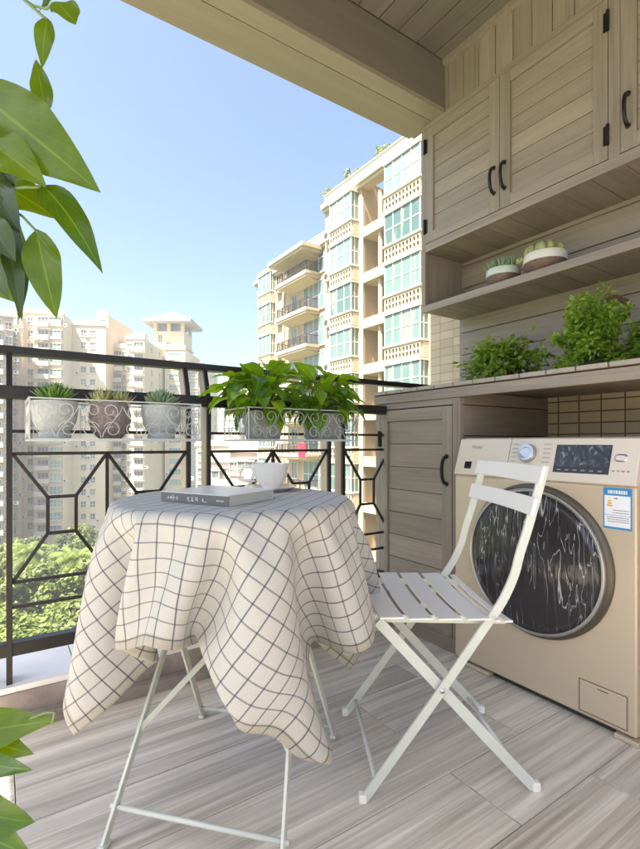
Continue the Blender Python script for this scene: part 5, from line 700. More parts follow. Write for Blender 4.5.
1595,2412,827,-11,-13,25,-10,-14,25,-11,-13,24,-11,-12,25,-11,-13,25,-11,-13,25,-11,-13,25,-11,-13,24,-10,-13,25,-10,-15,24,-8,-16,24,-6,-17,24,-4,-18,23,1,-19,23,6,-19,23,9,-18,22,11,-17,22,11,-17,22,11,-16,22,5,-20,22,-5,-21,21,-8,-20,18,-10,-21,19,-9,-24,18,-19,-20,12,-24,-19,3,-24,-19,-1,-23,-19,0,-23,-20,1,-22,-20,-1,-23,-20,0,-22,-19,-1,-23,-20,0,-23,-20,0,-22,-20,0,-23,-19,1,-23,-20,0,-23,-20,-1,-22,-20,0,-23,-19,-1,-23,-20,3,-23,-19,2,-23,-19,1,-24,-19,-4,-24,-15,-11,-24,-8,-16,-24,-2,-20,-23,-2,-17,-23,-4,-19,-11,-18,-21,-19,-8,-22,-19,-6,-23,-18,-5,-23,-19,-5,-23,-20,-4,-23,-19,-3,-23,-19,0,-24,-17,3,-24,-17,7,-25,-14,10,-24,-12,12,-25,-11,13,-25,-10,14,-25,-9,13,-25,-10,14,-24,-10,14,-25,-10,14,-25,-9,14,-24,-8,14,-26,4,15,-25,29,5,-8,27,-5,10,
1574,2405,812,-10,-14,25,-11,-13,25,-11,-13,24,-11,-13,25,-11,-13,25,-11,-13,24,-10,-14,25,-10,-15,24,-9,-15,24,-8,-16,24,-5,-18,23,-2,-19,24,2,-19,22,5,-18,23,9,-18,22,11,-17,22,11,-16,22,12,-17,22,9,-18,22,2,-20,22,-4,-21,20,-6,-20,19,-6,-20,18,-18,-20,14,-9,-24,16,-15,-23,14,-21,-19,8,-23,-20,2,-24,-19,0,-22,-20,0,-23,-20,-1,-22,-20,0,-23,-20,-1,-23,-20,0,-22,-19,1,-23,-20,-1,-22,-20,0,-23,-20,2,-22,-21,4,-22,-21,0,-24,-19,-1,-23,-18,-6,-25,-16,-7,-25,-13,-10,-25,-6,-18,-25,-1,-18,-24,4,-16,-26,6,-14,-22,-6,-19,-10,-19,-21,-13,-17,-22,-17,-11,-22,-19,-9,-22,-19,-6,-23,-19,-5,-23,-20,-4,-23,-19,-2,-24,-19,1,-23,-18,4,-25,-16,6,-24,-16,10,-24,-13,10,-25,-13,13,-25,-12,13,-24,-11,13,-24,-11,13,-25,-11,14,-24,-11,14,-25,-8,14,-25,4,15,-25,29,2,-4,27,-9,9,
1554,2398,797,-10,-14,25,-11,-13,24,-11,-14,25,-11,-13,24,-10,-14,25,-10,-15,24,-10,-15,24,-8,-16,24,-7,-17,23,-4,-18,24,-1,-19,22,2,-19,23,5,-19,23,9,-17,22,10,-17,22,11,-16,22,11,-16,22,11,-18,22,7,-19,22,1,-20,21,-1,-19,19,-3,-17,19,-14,-17,17,-12,-24,13,-15,-21,13,-14,-23,13,-10,-25,15,-16,-22,12,-21,-21,6,-23,-20,3,-22,-20,1,-23,-20,1,-22,-20,1,-23,-20,1,-23,-20,-1,-22,-21,1,-22,-21,1,-22,-21,-2,-23,-19,-4,-24,-18,-6,-24,-17,-6,-25,-14,-9,-26,-11,-12,-26,-11,-12,-25,4,-17,-25,7,-14,-25,5,-15,-26,8,-13,-22,-6,-20,-12,-18,-21,-10,-19,-21,-13,-16,-22,-16,-13,-22,-19,-10,-22,-19,-8,-23,-19,-5,-22,-20,-4,-24,-19,-1,-23,-19,1,-24,-18,3,-24,-17,7,-24,-16,8,-25,-15,10,-24,-14,12,-24,-13,12,-24,-13,13,-24,-12,12,-24,-13,13,-24,-11,13,-25,2,16,-25,30,-1,1,26,-12,8,
1535,2390,782,-11,-14,24,-10,-14,24,-11,-14,25,-10,-15,24,-10,-15,24,-9,-16,24,-7,-16,23,-6,-18,24,-4,-18,23,-1,-19,22,3,-19,23,5,-18,23,8,-18,22,10,-16,22,11,-17,22,11,-16,22,11,-18,22,10,-18,22,7,-18,21,3,-18,21,-1,-16,19,-4,-16,19,-14,-19,16,-18,-20,13,-12,-24,11,-14,-22,11,-16,-21,12,-11,-25,12,-11,-25,13,-17,-23,9,-21,-21,3,-22,-21,3,-22,-20,1,-23,-20,0,-22,-20,1,-22,-21,0,-23,-19,-3,-23,-18,-6,-25,-17,-8,-25,-14,-8,-28,-10,-10,-28,-6,-11,-25,-14,-9,-25,-13,-11,-20,20,-8,-25,7,-14,-26,6,-15,-25,3,-15,-23,-6,-20,-14,-16,-21,-10,-19,-22,-10,-19,-21,-14,-16,-22,-16,-14,-22,-17,-11,-22,-19,-9,-22,-20,-6,-23,-19,-4,-23,-19,-1,-24,-19,1,-24,-18,4,-24,-18,6,-24,-16,8,-24,-16,10,-24,-15,10,-24,-14,11,-23,-14,12,-24,-14,12,-23,-15,11,-24,-2,15,-26,29,-4,10,25,-16,3,
1516,2381,766,-10,-14,24,-10,-15,24,-10,-15,24,-9,-16,24,-9,-16,23,-7,-18,24,-5,-17,23,-3,-19,23,-1,-19,22,2,-19,23,5,-18,22,8,-18,23,10,-17,22,11,-16,22,12,-16,22,11,-17,22,12,-17,22,10,-17,22,7,-16,21,4,-15,20,0,-15,20,-6,-19,18,-14,-19,15,-18,-21,12,-18,-20,10,-16,-22,10,-13,-23,12,-8,-26,12,-8,-25,13,-16,-22,8,-23,-18,3,-23,-19,1,-21,-21,0,-21,-20,1,-21,-22,2,-20,-22,1,-27,-8,-8,-26,-13,-7,-25,-14,-7,-26,-14,-8,-26,-12,-9,-24,-15,-9,-23,-17,-8,-27,-5,-11,-17,23,-7,-24,17,-9,-25,6,-14,-25,1,-16,-23,-6,-20,-16,-14,-21,-11,-19,-22,-10,-19,-21,-11,-18,-22,-13,-17,-21,-16,-14,-22,-17,-12,-22,-18,-10,-23,-20,-6,-23,-19,-5,-23,-19,-1,-23,-19,1,-24,-18,4,-24,-18,6,-24,-17,8,-24,-16,9,-23,-16,10,-24,-15,10,-23,-16,10,-23,-16,10,-24,-14,11,-24,27,14,-3,29,-6,2,
1498,2371,749,-9,-16,24,-10,-15,24,-8,-17,23,-8,-16,24,-7,-18,23,-5,-18,23,-3,-19,23,0,-19,22,2,-19,23,5,-19,22,7,-18,23,10,-17,22,11,-16,22,12,-16,22,13,-16,22,13,-15,22,12,-16,22,11,-14,22,8,-14,21,4,-14,21,1,-17,19,-7,-21,17,-16,-21,14,-19,-20,10,-19,-20,9,-17,-21,10,-12,-24,13,-11,-25,12,-15,-20,9,-18,-10,8,-20,-21,3,-20,-22,0,-21,-21,0,-21,-21,2,-23,-19,4,-8,-26,0,-26,-10,-7,-27,-9,-9,-26,-14,-7,-24,-15,-8,-26,-12,-9,-24,-17,-8,-23,-15,-9,-28,-2,-11,-19,22,-7,-19,23,-6,-24,12,-11,-26,3,-16,-23,-6,-19,-17,-13,-22,-13,-18,-21,-9,-19,-22,-10,-19,-21,-11,-18,-21,-13,-17,-22,-16,-15,-22,-17,-12,-22,-18,-10,-22,-19,-7,-23,-19,-4,-23,-19,-2,-23,-19,2,-24,-18,4,-24,-18,6,-23,-17,7,-24,-17,9,-23,-16,9,-23,-17,9,-23,-16,9,-23,-15,11,-24,10,24,-15,30,5,2,
1482,2359,732,-9,-17,24,-8,-16,23,-8,-18,23,-6,-18,23,-4,-18,23,-3,-19,23,0,-19,23,2,-20,22,5,-18,22,7,-19,23,9,-17,22,12,-16,22,12,-16,22,14,-15,22,14,-14,23,14,-14,22,13,-12,22,12,-13,22,9,-13,21,6,-16,20,0,-20,19,-10,-22,15,-16,-22,13,-20,-20,10,-19,-20,9,-16,-22,10,-15,-23,11,-18,-20,9,-20,-10,8,-22,-5,8,-21,-20,4,-19,-23,0,-21,-21,1,-21,-20,3,-16,-25,1,1,-25,0,-23,-15,-6,-27,-9,-8,-27,-11,-8,-25,-15,-8,-24,-15,-9,-24,-16,-8,-24,-15,-9,-28,1,-11,-21,20,-7,-16,25,-6,-22,19,-8,-25,8,-14,-24,-5,-18,-19,-12,-21,-14,-16,-21,-10,-19,-22,-9,-20,-21,-9,-19,-21,-12,-18,-22,-13,-17,-21,-15,-16,-22,-16,-12,-22,-18,-11,-22,-19,-7,-22,-19,-4,-23,-19,0,-23,-19,2,-24,-18,4,-23,-18,6,-23,-17,7,-23,-17,8,-23,-17,8,-23,-17,8,-23,-17,8,-23,-2,23,-20,21,20,-5,
1467,2344,714,-8,-17,23,-7,-17,23,-6,-19,24,-4,-19,22,-2,-19,23,0,-19,23,2,-20,22,5,-19,22,7,-18,22,10,-18,23,11,-16,22,14,-15,22,14,-14,22,15,-13,23,16,-12,22,15,-12,23,14,-11,22,12,-12,22,11,-14,21,5,-19,20,-3,-23,17,-11,-23,14,-18,-21,11,-19,-21,10,-19,-20,9,-19,-21,9,-21,-18,8,-23,-11,8,-24,-4,8,-25,-4,8,-24,-17,4,-19,-22,2,-20,-22,2,-19,-24,1,-3,-28,0,4,-25,1,-19,-20,-6,-27,-10,-8,-26,-11,-8,-25,-14,-8,-25,-15,-8,-23,-17,-9,-26,-13,-9,-27,2,-11,-22,19,-8,-16,25,-5,-18,23,-6,-24,14,-11,-26,0,-17,-20,-10,-20,-15,-16,-22,-11,-18,-21,-9,-20,-21,-8,-20,-22,-9,-19,-21,-12,-19,-21,-12,-17,-21,-15,-16,-21,-16,-13,-22,-18,-10,-21,-19,-7,-23,-19,-3,-22,-19,0,-23,-18,2,-23,-18,5,-22,-18,6,-23,-17,7,-23,-18,7,-22,-18,7,-23,-17,7,-23,-11,17,-21,8,26,-12,
1453,2328,696,-6,-18,23,-6,-18,23,-3,-19,22,-2,-20,23,0,-20,22,3,-20,23,5,-19,22,8,-18,22,10,-17,23,12,-17,22,14,-14,22,15,-13,22,15,-12,23,17,-11,23,16,-10,22,16,-10,23,16,-11,22,13,-13,22,10,-17,21,3,-22,18,-6,-24,16,-14,-24,12,-19,-21,11,-20,-20,8,-21,-19,9,-23,-17,7,-26,-10,7,-26,-5,8,-27,-1,8,-27,-5,7,-25,-15,5,-21,-21,2,-18,-24,2,-10,-28,0,5,-28,1,6,-27,1,-16,-23,-5,-26,-12,-8,-27,-11,-8,-25,-13,-8,-25,-16,-8,-23,-16,-9,-26,-11,-9,-28,2,-11,-23,18,-8,-15,25,-5,-16,25,-5,-21,19,-9,-26,6,-15,-23,-7,-19,-16,-15,-21,-12,-18,-21,-9,-19,-22,-8,-20,-21,-8,-20,-21,-9,-20,-21,-11,-19,-20,-13,-17,-20,-14,-16,-21,-16,-13,-21,-18,-10,-21,-19,-6,-22,-18,-3,-22,-19,0,-22,-19,4,-22,-18,5,-22,-17,6,-22,-18,7,-22,-18,6,-22,-17,5,-22,-15,13,-23,-5,24,-16,
1441,2310,677,-5,-19,23,-3,-19,22,-1,-20,23,1,-20,22,3,-20,22,6,-19,23,9,-18,22,10,-17,22,13,-16,22,14,-14,23,15,-13,22,17,-11,23,17,-10,22,17,-9,23,17,-9,23,17,-9,22,16,-12,23,13,-15,21,8,-21,20,-1,-24,18,-9,-25,13,-17,-23,11,-20,-19,9,-23,-18,8,-25,-15,7,-27,-11,7,-28,-5,8,-28,0,8,-28,-1,8,-28,-6,6,-26,-15,4,-20,-22,3,-14,-26,0,-2,-30,1,11,-27,2,6,-29,1,-14,-25,-4,-26,-15,-8,-26,-11,-8,-25,-13,-8,-25,-16,-8,-24,-15,-9,-27,-10,-9,-28,2,-11,-23,18,-8,-15,25,-6,-14,26,-4,-18,23,-7,-25,12,-12,-25,-3,-18,-18,-13,-21,-13,-17,-21,-9,-19,-21,-8,-21,-22,-7,-20,-20,-8,-20,-20,-9,-20,-20,-11,-19,-20,-13,-18,-19,-14,-15,-20,-16,-13,-20,-18,-10,-20,-18,-5,-21,-19,-2,-21,-19,1,-21,-18,4,-21,-17,5,-22,-18,7,-21,-18,6,-22,-18,5,-22,-17,9,-22,-12,19,-20,
1431,2290,658,-2,-20,22,0,-20,22,2,-20,23,4,-20,22,7,-19,22,9,-18,22,11,-17,23,13,-15,22,15,-13,22,16,-12,23,17,-11,23,17,-9,22,18,-8,23,17,-9,23,18,-8,23,17,-10,22,15,-14,22,11,-19,21,4,-23,19,-5,-25,15,-13,-24,12,-20,-21,10,-23,-17,7,-26,-14,7,-28,-10,7,-28,-5,7,-29,-1,9,-29,1,8,-29,-2,8,-28,-7,6,-25,-16,3,-18,-24,2,-8,-29,0,5,-30,2,13,-27,2,6,-29,2,-13,-27,-5,-25,-15,-7,-26,-12,-8,-26,-14,-8,-24,-16,-8,-25,-14,-9,-26,-9,-10,-28,3,-10,-24,16,-9,-16,25,-5,-12,28,-4,-15,25,-5,-23,17,-10,-26,2,-17,-20,-9,-20,-15,-17,-21,-10,-19,-21,-7,-20,-21,-7,-21,-21,-7,-20,-19,-8,-21,-19,-9,-20,-19,-11,-19,-18,-12,-17,-19,-14,-16,-18,-16,-12,-19,-18,-9,-19,-19,-5,-20,-18,-1,-20,-19,2,-21,-18,5,-20,-17,6,-21,-18,6,-20,-18,6,-22,-17,7,-22,-16,14,-21,
1426,2268,638,1,-20,22,3,-20,22,5,-20,22,8,-19,23,10,-17,22,11,-17,22,14,-14,22,15,-13,23,16,-12,22,17,-10,23,18,-8,23,18,-8,23,18,-8,22,18,-8,23,17,-9,23,16,-13,22,13,-16,22,8,-21,19,-1,-25,17,-10,-25,14,-18,-22,10,-23,-17,8,-26,-13,7,-28,-9,7,-29,-4,8,-28,-1,8,-29,0,9,-29,1,9,-29,-4,6,-27,-10,5,-23,-19,3,-15,-26,1,-3,-30,1,10,-28,2,14,-27,3,5,-30,1,-12,-27,-4,-24,-17,-7,-26,-13,-8,-25,-14,-9,-24,-15,-8,-25,-14,-8,-27,-8,-10,-28,3,-11,-24,16,-8,-16,25,-6,-11,28,-3,-13,26,-4,-20,21,-8,-26,9,-14,-23,-6,-20,-17,-14,-21,-11,-19,-21,-8,-20,-21,-6,-21,-20,-7,-21,-20,-6,-21,-18,-8,-20,-17,-9,-20,-18,-10,-19,-17,-13,-18,-17,-14,-15,-17,-16,-12,-18,-17,-9,-18,-19,-3,-19,-18,0,-19,-18,4,-20,-18,6,-20,-18,6,-20,-18,6,-21,-17,8,-22,-17,11,-21,
1425,2246,618,4,-20,22,6,-20,22,9,-18,22,10,-17,22,13,-16,23,14,-14,22,15,-13,22,17,-11,23,17,-9,23,18,-9,22,18,-7,23,18,-7,23,18,-8,23,18,-9,23,16,-10,22,15,-15,22,10,-19,21,4,-24,18,-6,-25,14,-15,-23,12,-23,-18,8,-26,-12,8,-28,-8,7,-29,-3,8,-29,-1,9,-28,1,9,-29,2,9,-29,-2,8,-28,-6,6,-27,-14,3,-20,-22,2,-10,-28,1,2,-30,1,13,-27,3,14,-27,3,5,-29,1,-12,-28,-4,-23,-18,-7,-26,-14,-8,-24,-14,-8,-25,-16,-8,-25,-13,-9,-28,-8,-10,-27,4,-10,-24,16,-9,-17,25,-5,-10,28,-4,-11,28,-3,-17,23,-6,-25,14,-12,-24,-1,-18,-19,-12,-20,-13,-17,-22,-9,-20,-21,-6,-21,-20,-6,-21,-19,-6,-21,-18,-7,-21,-17,-8,-21,-16,-8,-20,-16,-10,-19,-15,-12,-18,-16,-15,-15,-16,-16,-11,-17,-17,-7,-18,-19,-2,-19,-18,2,-19,-18,5,-19,-18,6,-19,-17,8,-21,-17,8,-21,-17,11,-22,
1429,2224,597,7,-19,23,9,-18,22,12,-17,22,13,-16,22,14,-13,23,16,-12,22,17,-11,23,17,-9,22,18,-8,23,18,-7,23,18,-7,23,19,-7,23,17,-8,22,18,-10,23,15,-12,22,13,-17,21,7,-22,20,-2,-25,16,-12,-25,12,-21,-19,9,-27,-12,8,-28,-6,8,-29,-2,9,-28,1,9,-29,2,10,-28,2,10,-29,0,8,-29,-5,6,-27,-10,4,-24,-18,3,-17,-25,1,-7,-29,1,7,-29,2,14,-26,3,15,-26,4,5,-30,0,-12,-27,-4,-22,-20,-6,-25,-15,-8,-25,-15,-8,-25,-15,-8,-25,-13,-9,-28,-7,-10,-27,5,-10,-24,15,-9,-17,25,-6,-10,28,-3,-9,28,-2,-14,26,-5,-23,18,-10,-25,4,-16,-22,-8,-20,-14,-16,-22,-10,-19,-21,-6,-21,-20,-7,-21,-19,-6,-21,-17,-6,-22,-16,-6,-21,-16,-7,-21,-15,-9,-20,-15,-10,-20,-14,-11,-17,-16,-15,-15,-15,-16,-10,-17,-18,-5,-18,-18,0,-18,-18,4,-19,-18,6,-20,-17,9,-20,-17,9,-21,-17,11,-21,
1437,2203,577,10,-17,22,12,-17,22,14,-15,23,14,-13,22,17,-12,23,17,-10,22,17,-8,23,18,-8,23,19,-6,23,18,-7,23,18,-6,23,18,-8,22,18,-9,23,16,-11,22,14,-16,22,10,-19,20,3,-25,18,-9,-25,13,-19,-20,10,-27,-12,8,-28,-4,9,-29,0,10,-28,3,10,-28,2,11,-28,3,10,-28,0,9,-29,-3,6,-29,-9,5,-26,-14,2,-21,-21,2,-14,-27,1,-3,-30,1,10,-28,3,16,-25,4,15,-26,3,4,-30,0,-11,-27,-3,-22,-20,-7,-24,-16,-7,-25,-16,-8,-24,-15,-8,-26,-13,-9,-28,-6,-11,-27,5,-10,-24,16,-8,-17,24,-6,-10,28,-3,-7,29,-2,-12,28,-3,-20,21,-8,-25,9,-15,-23,-5,-19,-17,-13,-21,-11,-19,-21,-7,-20,-21,-7,-21,-18,-6,-22,-18,-5,-21,-16,-6,-22,-15,-7,-21,-15,-7,-21,-14,-7,-21,-15,-10,-19,-14,-12,-17,-15,-15,-14,-16,-17,-9,-18,-18,-3,-18,-18,3,-19,-18,6,-19,-17,9,-20,-17,10,-21,-16,13,-21,
1449,2185,557,13,-16,22,14,-15,22,15,-13,23,16,-11,22,17,-10,23,18,-8,23,18,-7,23,19,-6,22,18,-6,23,19,-6,23,18,-6,23,18,-9,23,17,-10,22,15,-14,22,12,-18,21,6,-23,19,-4,-25,15,-17,-22,11,-27,-12,8,-28,-2,10,-28,3,11,-27,4,12,-27,5,12,-28,3,10,-29,0,9,-29,-2,7,-29,-8,4,-26,-14,3,-24,-18,1,-19,-23,2,-12,-28,1,1,-30,2,12,-27,3,17,-24,4,16,-26,3,4,-30,1,-11,-27,-4,-21,-21,-7,-24,-16,-7,-25,-16,-8,-24,-16,-8,-26,-12,-9,-28,-6,-10,-27,5,-10,-24,16,-9,-17,24,-6,-10,29,-3,-6,29,-1,-9,29,-2,-17,23,-6,-25,14,-12,-24,0,-18,-19,-11,-21,-12,-18,-22,-8,-20,-21,-7,-21,-18,-6,-21,-18,-6,-22,-16,-6,-21,-16,-6,-22,-15,-5,-22,-14,-7,-21,-15,-7,-21,-14,-10,-20,-15,-12,-16,-16,-16,-12,-17,-17,-6,-19,-18,-1,-19,-18,6,-20,-17,9,-20,-17,12,-20,-16,14,-21,
1464,2169,537,15,-14,22,16,-13,22,16,-11,23,17,-9,23,18,-8,22,19,-7,23,18,-5,23,19,-6,23,18,-5,23,19,-6,23,18,-7,23,17,-10,22,16,-13,22,14,-16,21,8,-21,20,0,-25,16,-14,-24,13,-26,-12,9,-28,0,10,-27,6,13,-25,7,14,-27,5,13,-27,4,12,-29,1,9,-29,-3,6,-29,-7,4,-27,-13,2,-24,-17,2,-22,-20,1,-18,-25,2,-9,-28,1,2,-30,2,15,-26,4,19,-23,4,15,-26,4,5,-29,0,-11,-28,-4,-21,-21,-6,-24,-17,-7,-24,-17,-8,-24,-16,-8,-26,-12,-9,-28,-5,-10,-27,6,-11,-24,16,-8,-17,24,-6,-10,28,-3,-5,30,0,-7,29,-1,-14,26,-5,-23,17,-10,-25,5,-17,-21,-8,-21,-14,-17,-21,-9,-19,-21,-7,-21,-19,-6,-21,-18,-6,-22,-17,-6,-21,-17,-5,-22,-15,-6,-22,-15,-5,-22,-15,-6,-22,-15,-7,-21,-15,-10,-19,-16,-14,-15,-17,-16,-10,-19,-17,-3,-20,-18,3,-21,-18,9,-20,-16,13,-20,-15,16,-20,
1482,2155,517,16,-12,22,17,-11,23,17,-9,22,18,-7,23,19,-7,23,18,-5,23,19,-4,23,19,-5,23,18,-5,23,19,-7,23,17,-8,23,17,-12,22,15,-15,21,10,-21,20,3,-24,17,-10,-24,14,-25,-13,10,-28,0,12,-26,8,13,-24,10,15,-24,8,15,-27,6,14,-28,1,9,-30,-3,6,-28,-7,4,-28,-13,2,-25,-16,2,-23,-19,1,-20,-22,1,-17,-25,2,-8,-29,1,5,-29,3,16,-25,3,20,-22,5,17,-25,4,5,-30,0,-12,-28,-4,-20,-21,-6,-23,-18,-7,-24,-17,-7,-24,-16,-8,-26,-12,-10,-28,-5,-10,-27,6,-10,-24,17,-8,-17,24,-6,-9,28,-3,-5,30,0,-5,30,-1,-12,27,-3,-20,21,-8,-25,8,-15,-23,-4,-20,-15,-15,-22,-10,-19,-20,-7,-20,-20,-7,-21,-19,-7,-22,-17,-6,-21,-18,-5,-22,-16,-5,-22,-16,-5,-22,-16,-5,-23,-15,-5,-22,-16,-7,-21,-16,-11,-18,-17,-15,-14,-20,-17,-7,-20,-17,1,-22,-18,9,-21,-16,14,-20,-14,19,-19,
1502,2144,497,17,-10,22,18,-9,23,18,-8,23,18,-6,23,19,-5,23,19,-4,23,18,-4,23,19,-4,23,19,-5,23,18,-8,23,17,-10,22,15,-15,21,11,-19,20,5,-24,18,-7,-25,15,-22,-16,12,-28,1,12,-25,10,14,-22,12,16,-22,11,17,-25,8,15,-28,4,11,-29,-3,7,-29,-8,3,-27,-12,2,-25,-16,1,-24,-19,2,-22,-20,1,-20,-22,1,-16,-26,2,-6,-29,1,7,-29,3,18,-24,4,21,-21,5,17,-24,4,6,-30,0,-12,-27,-3,-20,-22,-6,-23,-18,-7,-23,-18,-8,-24,-16,-8,-26,-13,-9,-28,-4,-10,-27,7,-10,-23,17,-9,-17,24,-5,-9,29,-3,-4,29,0,-4,30,0,-10,29,-2,-18,23,-6,-24,13,-13,-24,-1,-18,-16,-13,-22,-11,-18,-22,-8,-20,-20,-7,-21,-19,-7,-21,-18,-6,-22,-18,-6,-21,-18,-5,-22,-17,-5,-23,-17,-4,-23,-16,-4,-23,-16,-5,-22,-17,-8,-21,-17,-12,-17,-20,-16,-10,-21,-17,-2,-22,-18,7,-22,-15,16,-20,-14,21,-16,
1523,2135,477,18,-8,23,18,-8,23,18,-6,22,19,-5,23,19,-3,24,19,-4,23,19,-3,23,18,-4,23,19,-7,23,17,-9,22,16,-14,22,12,-18,20,6,-23,18,-5,-25,16,-19,-20,13,-27,0,13,-24,10,14,-21,14,17,-21,14,16,-22,11,17,-25,8,15,-29,0,9,-29,-9,2,-26,-14,2,-26,-16,1,-24,-18,1,-23,-19,2,-22,-21,1,-20,-22,1,-15,-26,2,-5,-29,2,10,-29,3,20,-22,4,22,-20,5,18,-23,4,6,-30,0,-12,-28,-3,-20,-21,-6,-22,-19,-7,-23,-19,-7,-24,-17,-8,-26,-12,-9,-28,-4,-10,-27,7,-10,-23,18,-9,-16,25,-5,-9,28,-3,-4,30,0,-3,30,1,-8,29,-1,-15,26,-4,-22,17,-11,-25,3,-17,-17,-11,-22,-12,-18,-21,-9,-20,-21,-7,-21,-20,-7,-20,-19,-7,-22,-19,-6,-21,-18,-5,-22,-18,-5,-23,-18,-4,-23,-17,-3,-23,-17,-4,-23,-17,-6,-23,-18,-9,-19,-19,-13,-15,-21,-17,-6,-23,-18,6,-23,-15,18,-19,-12,24,-13,
1545,2128,458,18,-7,22,18,-6,23,19,-5,23,19,-4,23,19,-2,23,19,-3,24,19,-3,23,18,-5,23,18,-9,22,17,-12,22,13,-18,21,7,-22,18,-4,-25,16,-16,-21,14,-26,-7,14,-25,10,14,-20,16,16,-20,15,16,-21,13,17,-21,12,17,-25,9,16,-26,-14,1,-27,-14,2,-24,-17,2,-25,-18,1,-24,-18,2,-23,-18,1,-23,-19,1,-21,-22,1,-15,-26,2,-2,-30,2,12,-27,3,21,-21,5,23,-19,5,19,-23,4,7,-29,0,-12,-28,-3,-20,-22,-6,-22,-19,-6,-23,-19,-8,-23,-18,-7,-26,-13,-9,-28,-3,-11,-27,8,-10,-22,18,-8,-16,25,-5,-9,29,-3,-4,29,0,-3,30,1,-6,30,0,-12,27,-2,-20,22,-8,-25,8,-15,-18,-10,-22,-12,-17,-22,-9,-20,-20,-8,-20,-21,-8,-21,-20,-6,-21,-19,-6,-22,-20,-6,-22,-19,-5,-22,-18,-3,-23,-18,-4,-24,-18,-3,-23,-17,-4,-24,-18,-7,-22,-18,-10,-18,-21,-16,-10,-23,-17,4,-24,-15,19,-17,-9,27,-9,
1567,2123,438,19,-6,23,18,-6,23,19,-3,23,19,-3,23,19,-2,23,19,-2,23,19,-4,23,18,-6,23,17,-12,22,14,-16,21,8,-22,19,-3,-25,16,-14,-22,15,-24,-12,14,-26,3,14,-21,16,15,-21,15,15,-22,13,17,-23,8,17,-23,-1,19,5,-7,29,-26,-14,4,-27,-10,-8,-27,-12,-4,-26,-14,-1,-26,-16,-1,-25,-16,1,-25,-17,0,-23,-19,0,-15,-26,2,0,-30,2,14,-26,4,22,-19,4,24,-18,6,20,-22,4,8,-30,0,-13,-27,-3,-20,-22,-6,-22,-20,-6,-21,-20,-7,-23,-18,-8,-26,-13,-9,-28,-4,-10,-27,9,-10,-21,19,-8,-15,26,-5,-9,28,-2,-5,30,-1,-3,30,1,-5,30,0,-9,28,0,-17,25,-5,-24,14,-12,-19,-9,-22,-12,-17,-22,-9,-19,-21,-9,-20,-21,-8,-20,-20,-7,-21,-20,-6,-22,-20,-5,-22,-19,-5,-23,-19,-4,-22,-19,-3,-24,-18,-3,-24,-18,-4,-24,-18,-4,-23,-18,-8,-21,-20,-13,-15,-22,-18,1,-24,-13,22,-16,-7,29,-1,
1590,2119,419,18,-6,23,19,-4,23,19,-4,23,19,-2,23,19,-1,23,19,-2,23,19,-5,23,17,-9,23,15,-16,21,8,-21,19,-2,-25,16,-12,-23,15,-22,-14,15,-26,-5,14,-25,8,15,-22,16,14,-22,11,16,-23,5,19,-19,-5,23,2,-7,29,6,-7,28,-26,-14,3,-27,-9,-10,-27,-9,-9,-27,-11,-6,-27,-12,-3,-27,-14,-2,-27,-12,-2,-26,-16,-1,-18,-23,1,2,-30,2,17,-25,4,23,-18,5,24,-17,6,21,-22,4,8,-29,0,-13,-26,-3,-20,-22,-5,-21,-21,-7,-21,-21,-7,-22,-19,-7,-25,-14,-9,-29,-3,-10,-26,10,-10,-21,20,-8,-14,26,-4,-9,28,-3,-6,30,-1,-3,30,1,-5,29,0,-7,30,1,-12,27,-2,-22,20,-7,-18,-7,-22,-13,-17,-22,-10,-19,-22,-10,-19,-21,-8,-20,-21,-7,-21,-20,-7,-22,-20,-5,-22,-20,-5,-22,-19,-4,-23,-19,-3,-24,-19,-3,-23,-18,-3,-25,-18,-4,-23,-18,-5,-23,-19,-10,-20,-21,-17,-4,-24,-12,25,-12,-3,29,10,
1612,2115,399,19,-5,23,19,-4,23,19,-3,24,19,-2,23,19,-1,23,19,-3,23,18,-6,23,16,-13,22,9,-21,19,0,-25,17,-12,-23,15,-21,-17,14,-25,-7,15,-26,0,14,-26,7,15,-23,9,17,-23,2,20,-15,-7,25,-3,-8,29,9,-5,28,7,-5,29,-27,-12,-4,-27,-10,-10,-27,-8,-9,-28,-9,-8,-28,-10,-7,-27,-10,-5,-29,-9,-5,-28,-9,-4,-22,-21,0,2,-30,3,19,-23,4,24,-17,5,25,-16,6,22,-21,5,10,-28,-1,-17,-26,-3,-19,-23,-5,-20,-22,-7,-20,-21,-6,-21,-20,-8,-25,-15,-8,-29,-2,-11,-26,10,-9,-20,21,-8,-13,27,-4,-9,29,-2,-6,29,-1,-5,30,0,-5,29,0,-6,30,0,-9,29,1,-14,26,1,-18,-8,-22,-14,-15,-23,-12,-17,-22,-10,-19,-21,-9,-19,-22,-8,-21,-20,-6,-21,-21,-6,-22,-20,-4,-23,-19,-4,-23,-20,-4,-24,-19,-3,-23,-18,-3,-25,-18,-2,-24,-18,-4,-25,-18,-7,-23,-19,-15,-9,-24,-9,29,-5,-1,22,21]
n = 73; V = []; U = []
for j in range(n):
    x = y = z = 0
    for i in range(n):
        k = (j*n+i)*3; x += raw[k]; y += raw[k+1]; z += raw[k+2]
        V.append((x/2000, y/2000, z/2000)); U.append((i/(n-1), j/(n-1)))
b = MB(); b.add(V, [(j*n+i, j*n+i+1, (j+1)*n+i+1, (j+1)*n+i) for j in range(n-1) for i in range(n-1)], 0, U)
mt, nt, bs = newmat('cream cloth with a navy window check')
uv = nt.nodes.new('ShaderNodeUVMap'); uv.uv_map = 'UVMap'
nz = N(nt, 'ShaderNodeTexNoise', Scale=14.0, Detail=2.0); nt.links.new(uv.outputs[0], nz.inputs['Vector'])
sep = nt.nodes.new('ShaderNodeSeparateXYZ'); nt.links.new(uv.outputs[0], sep.inputs[0])
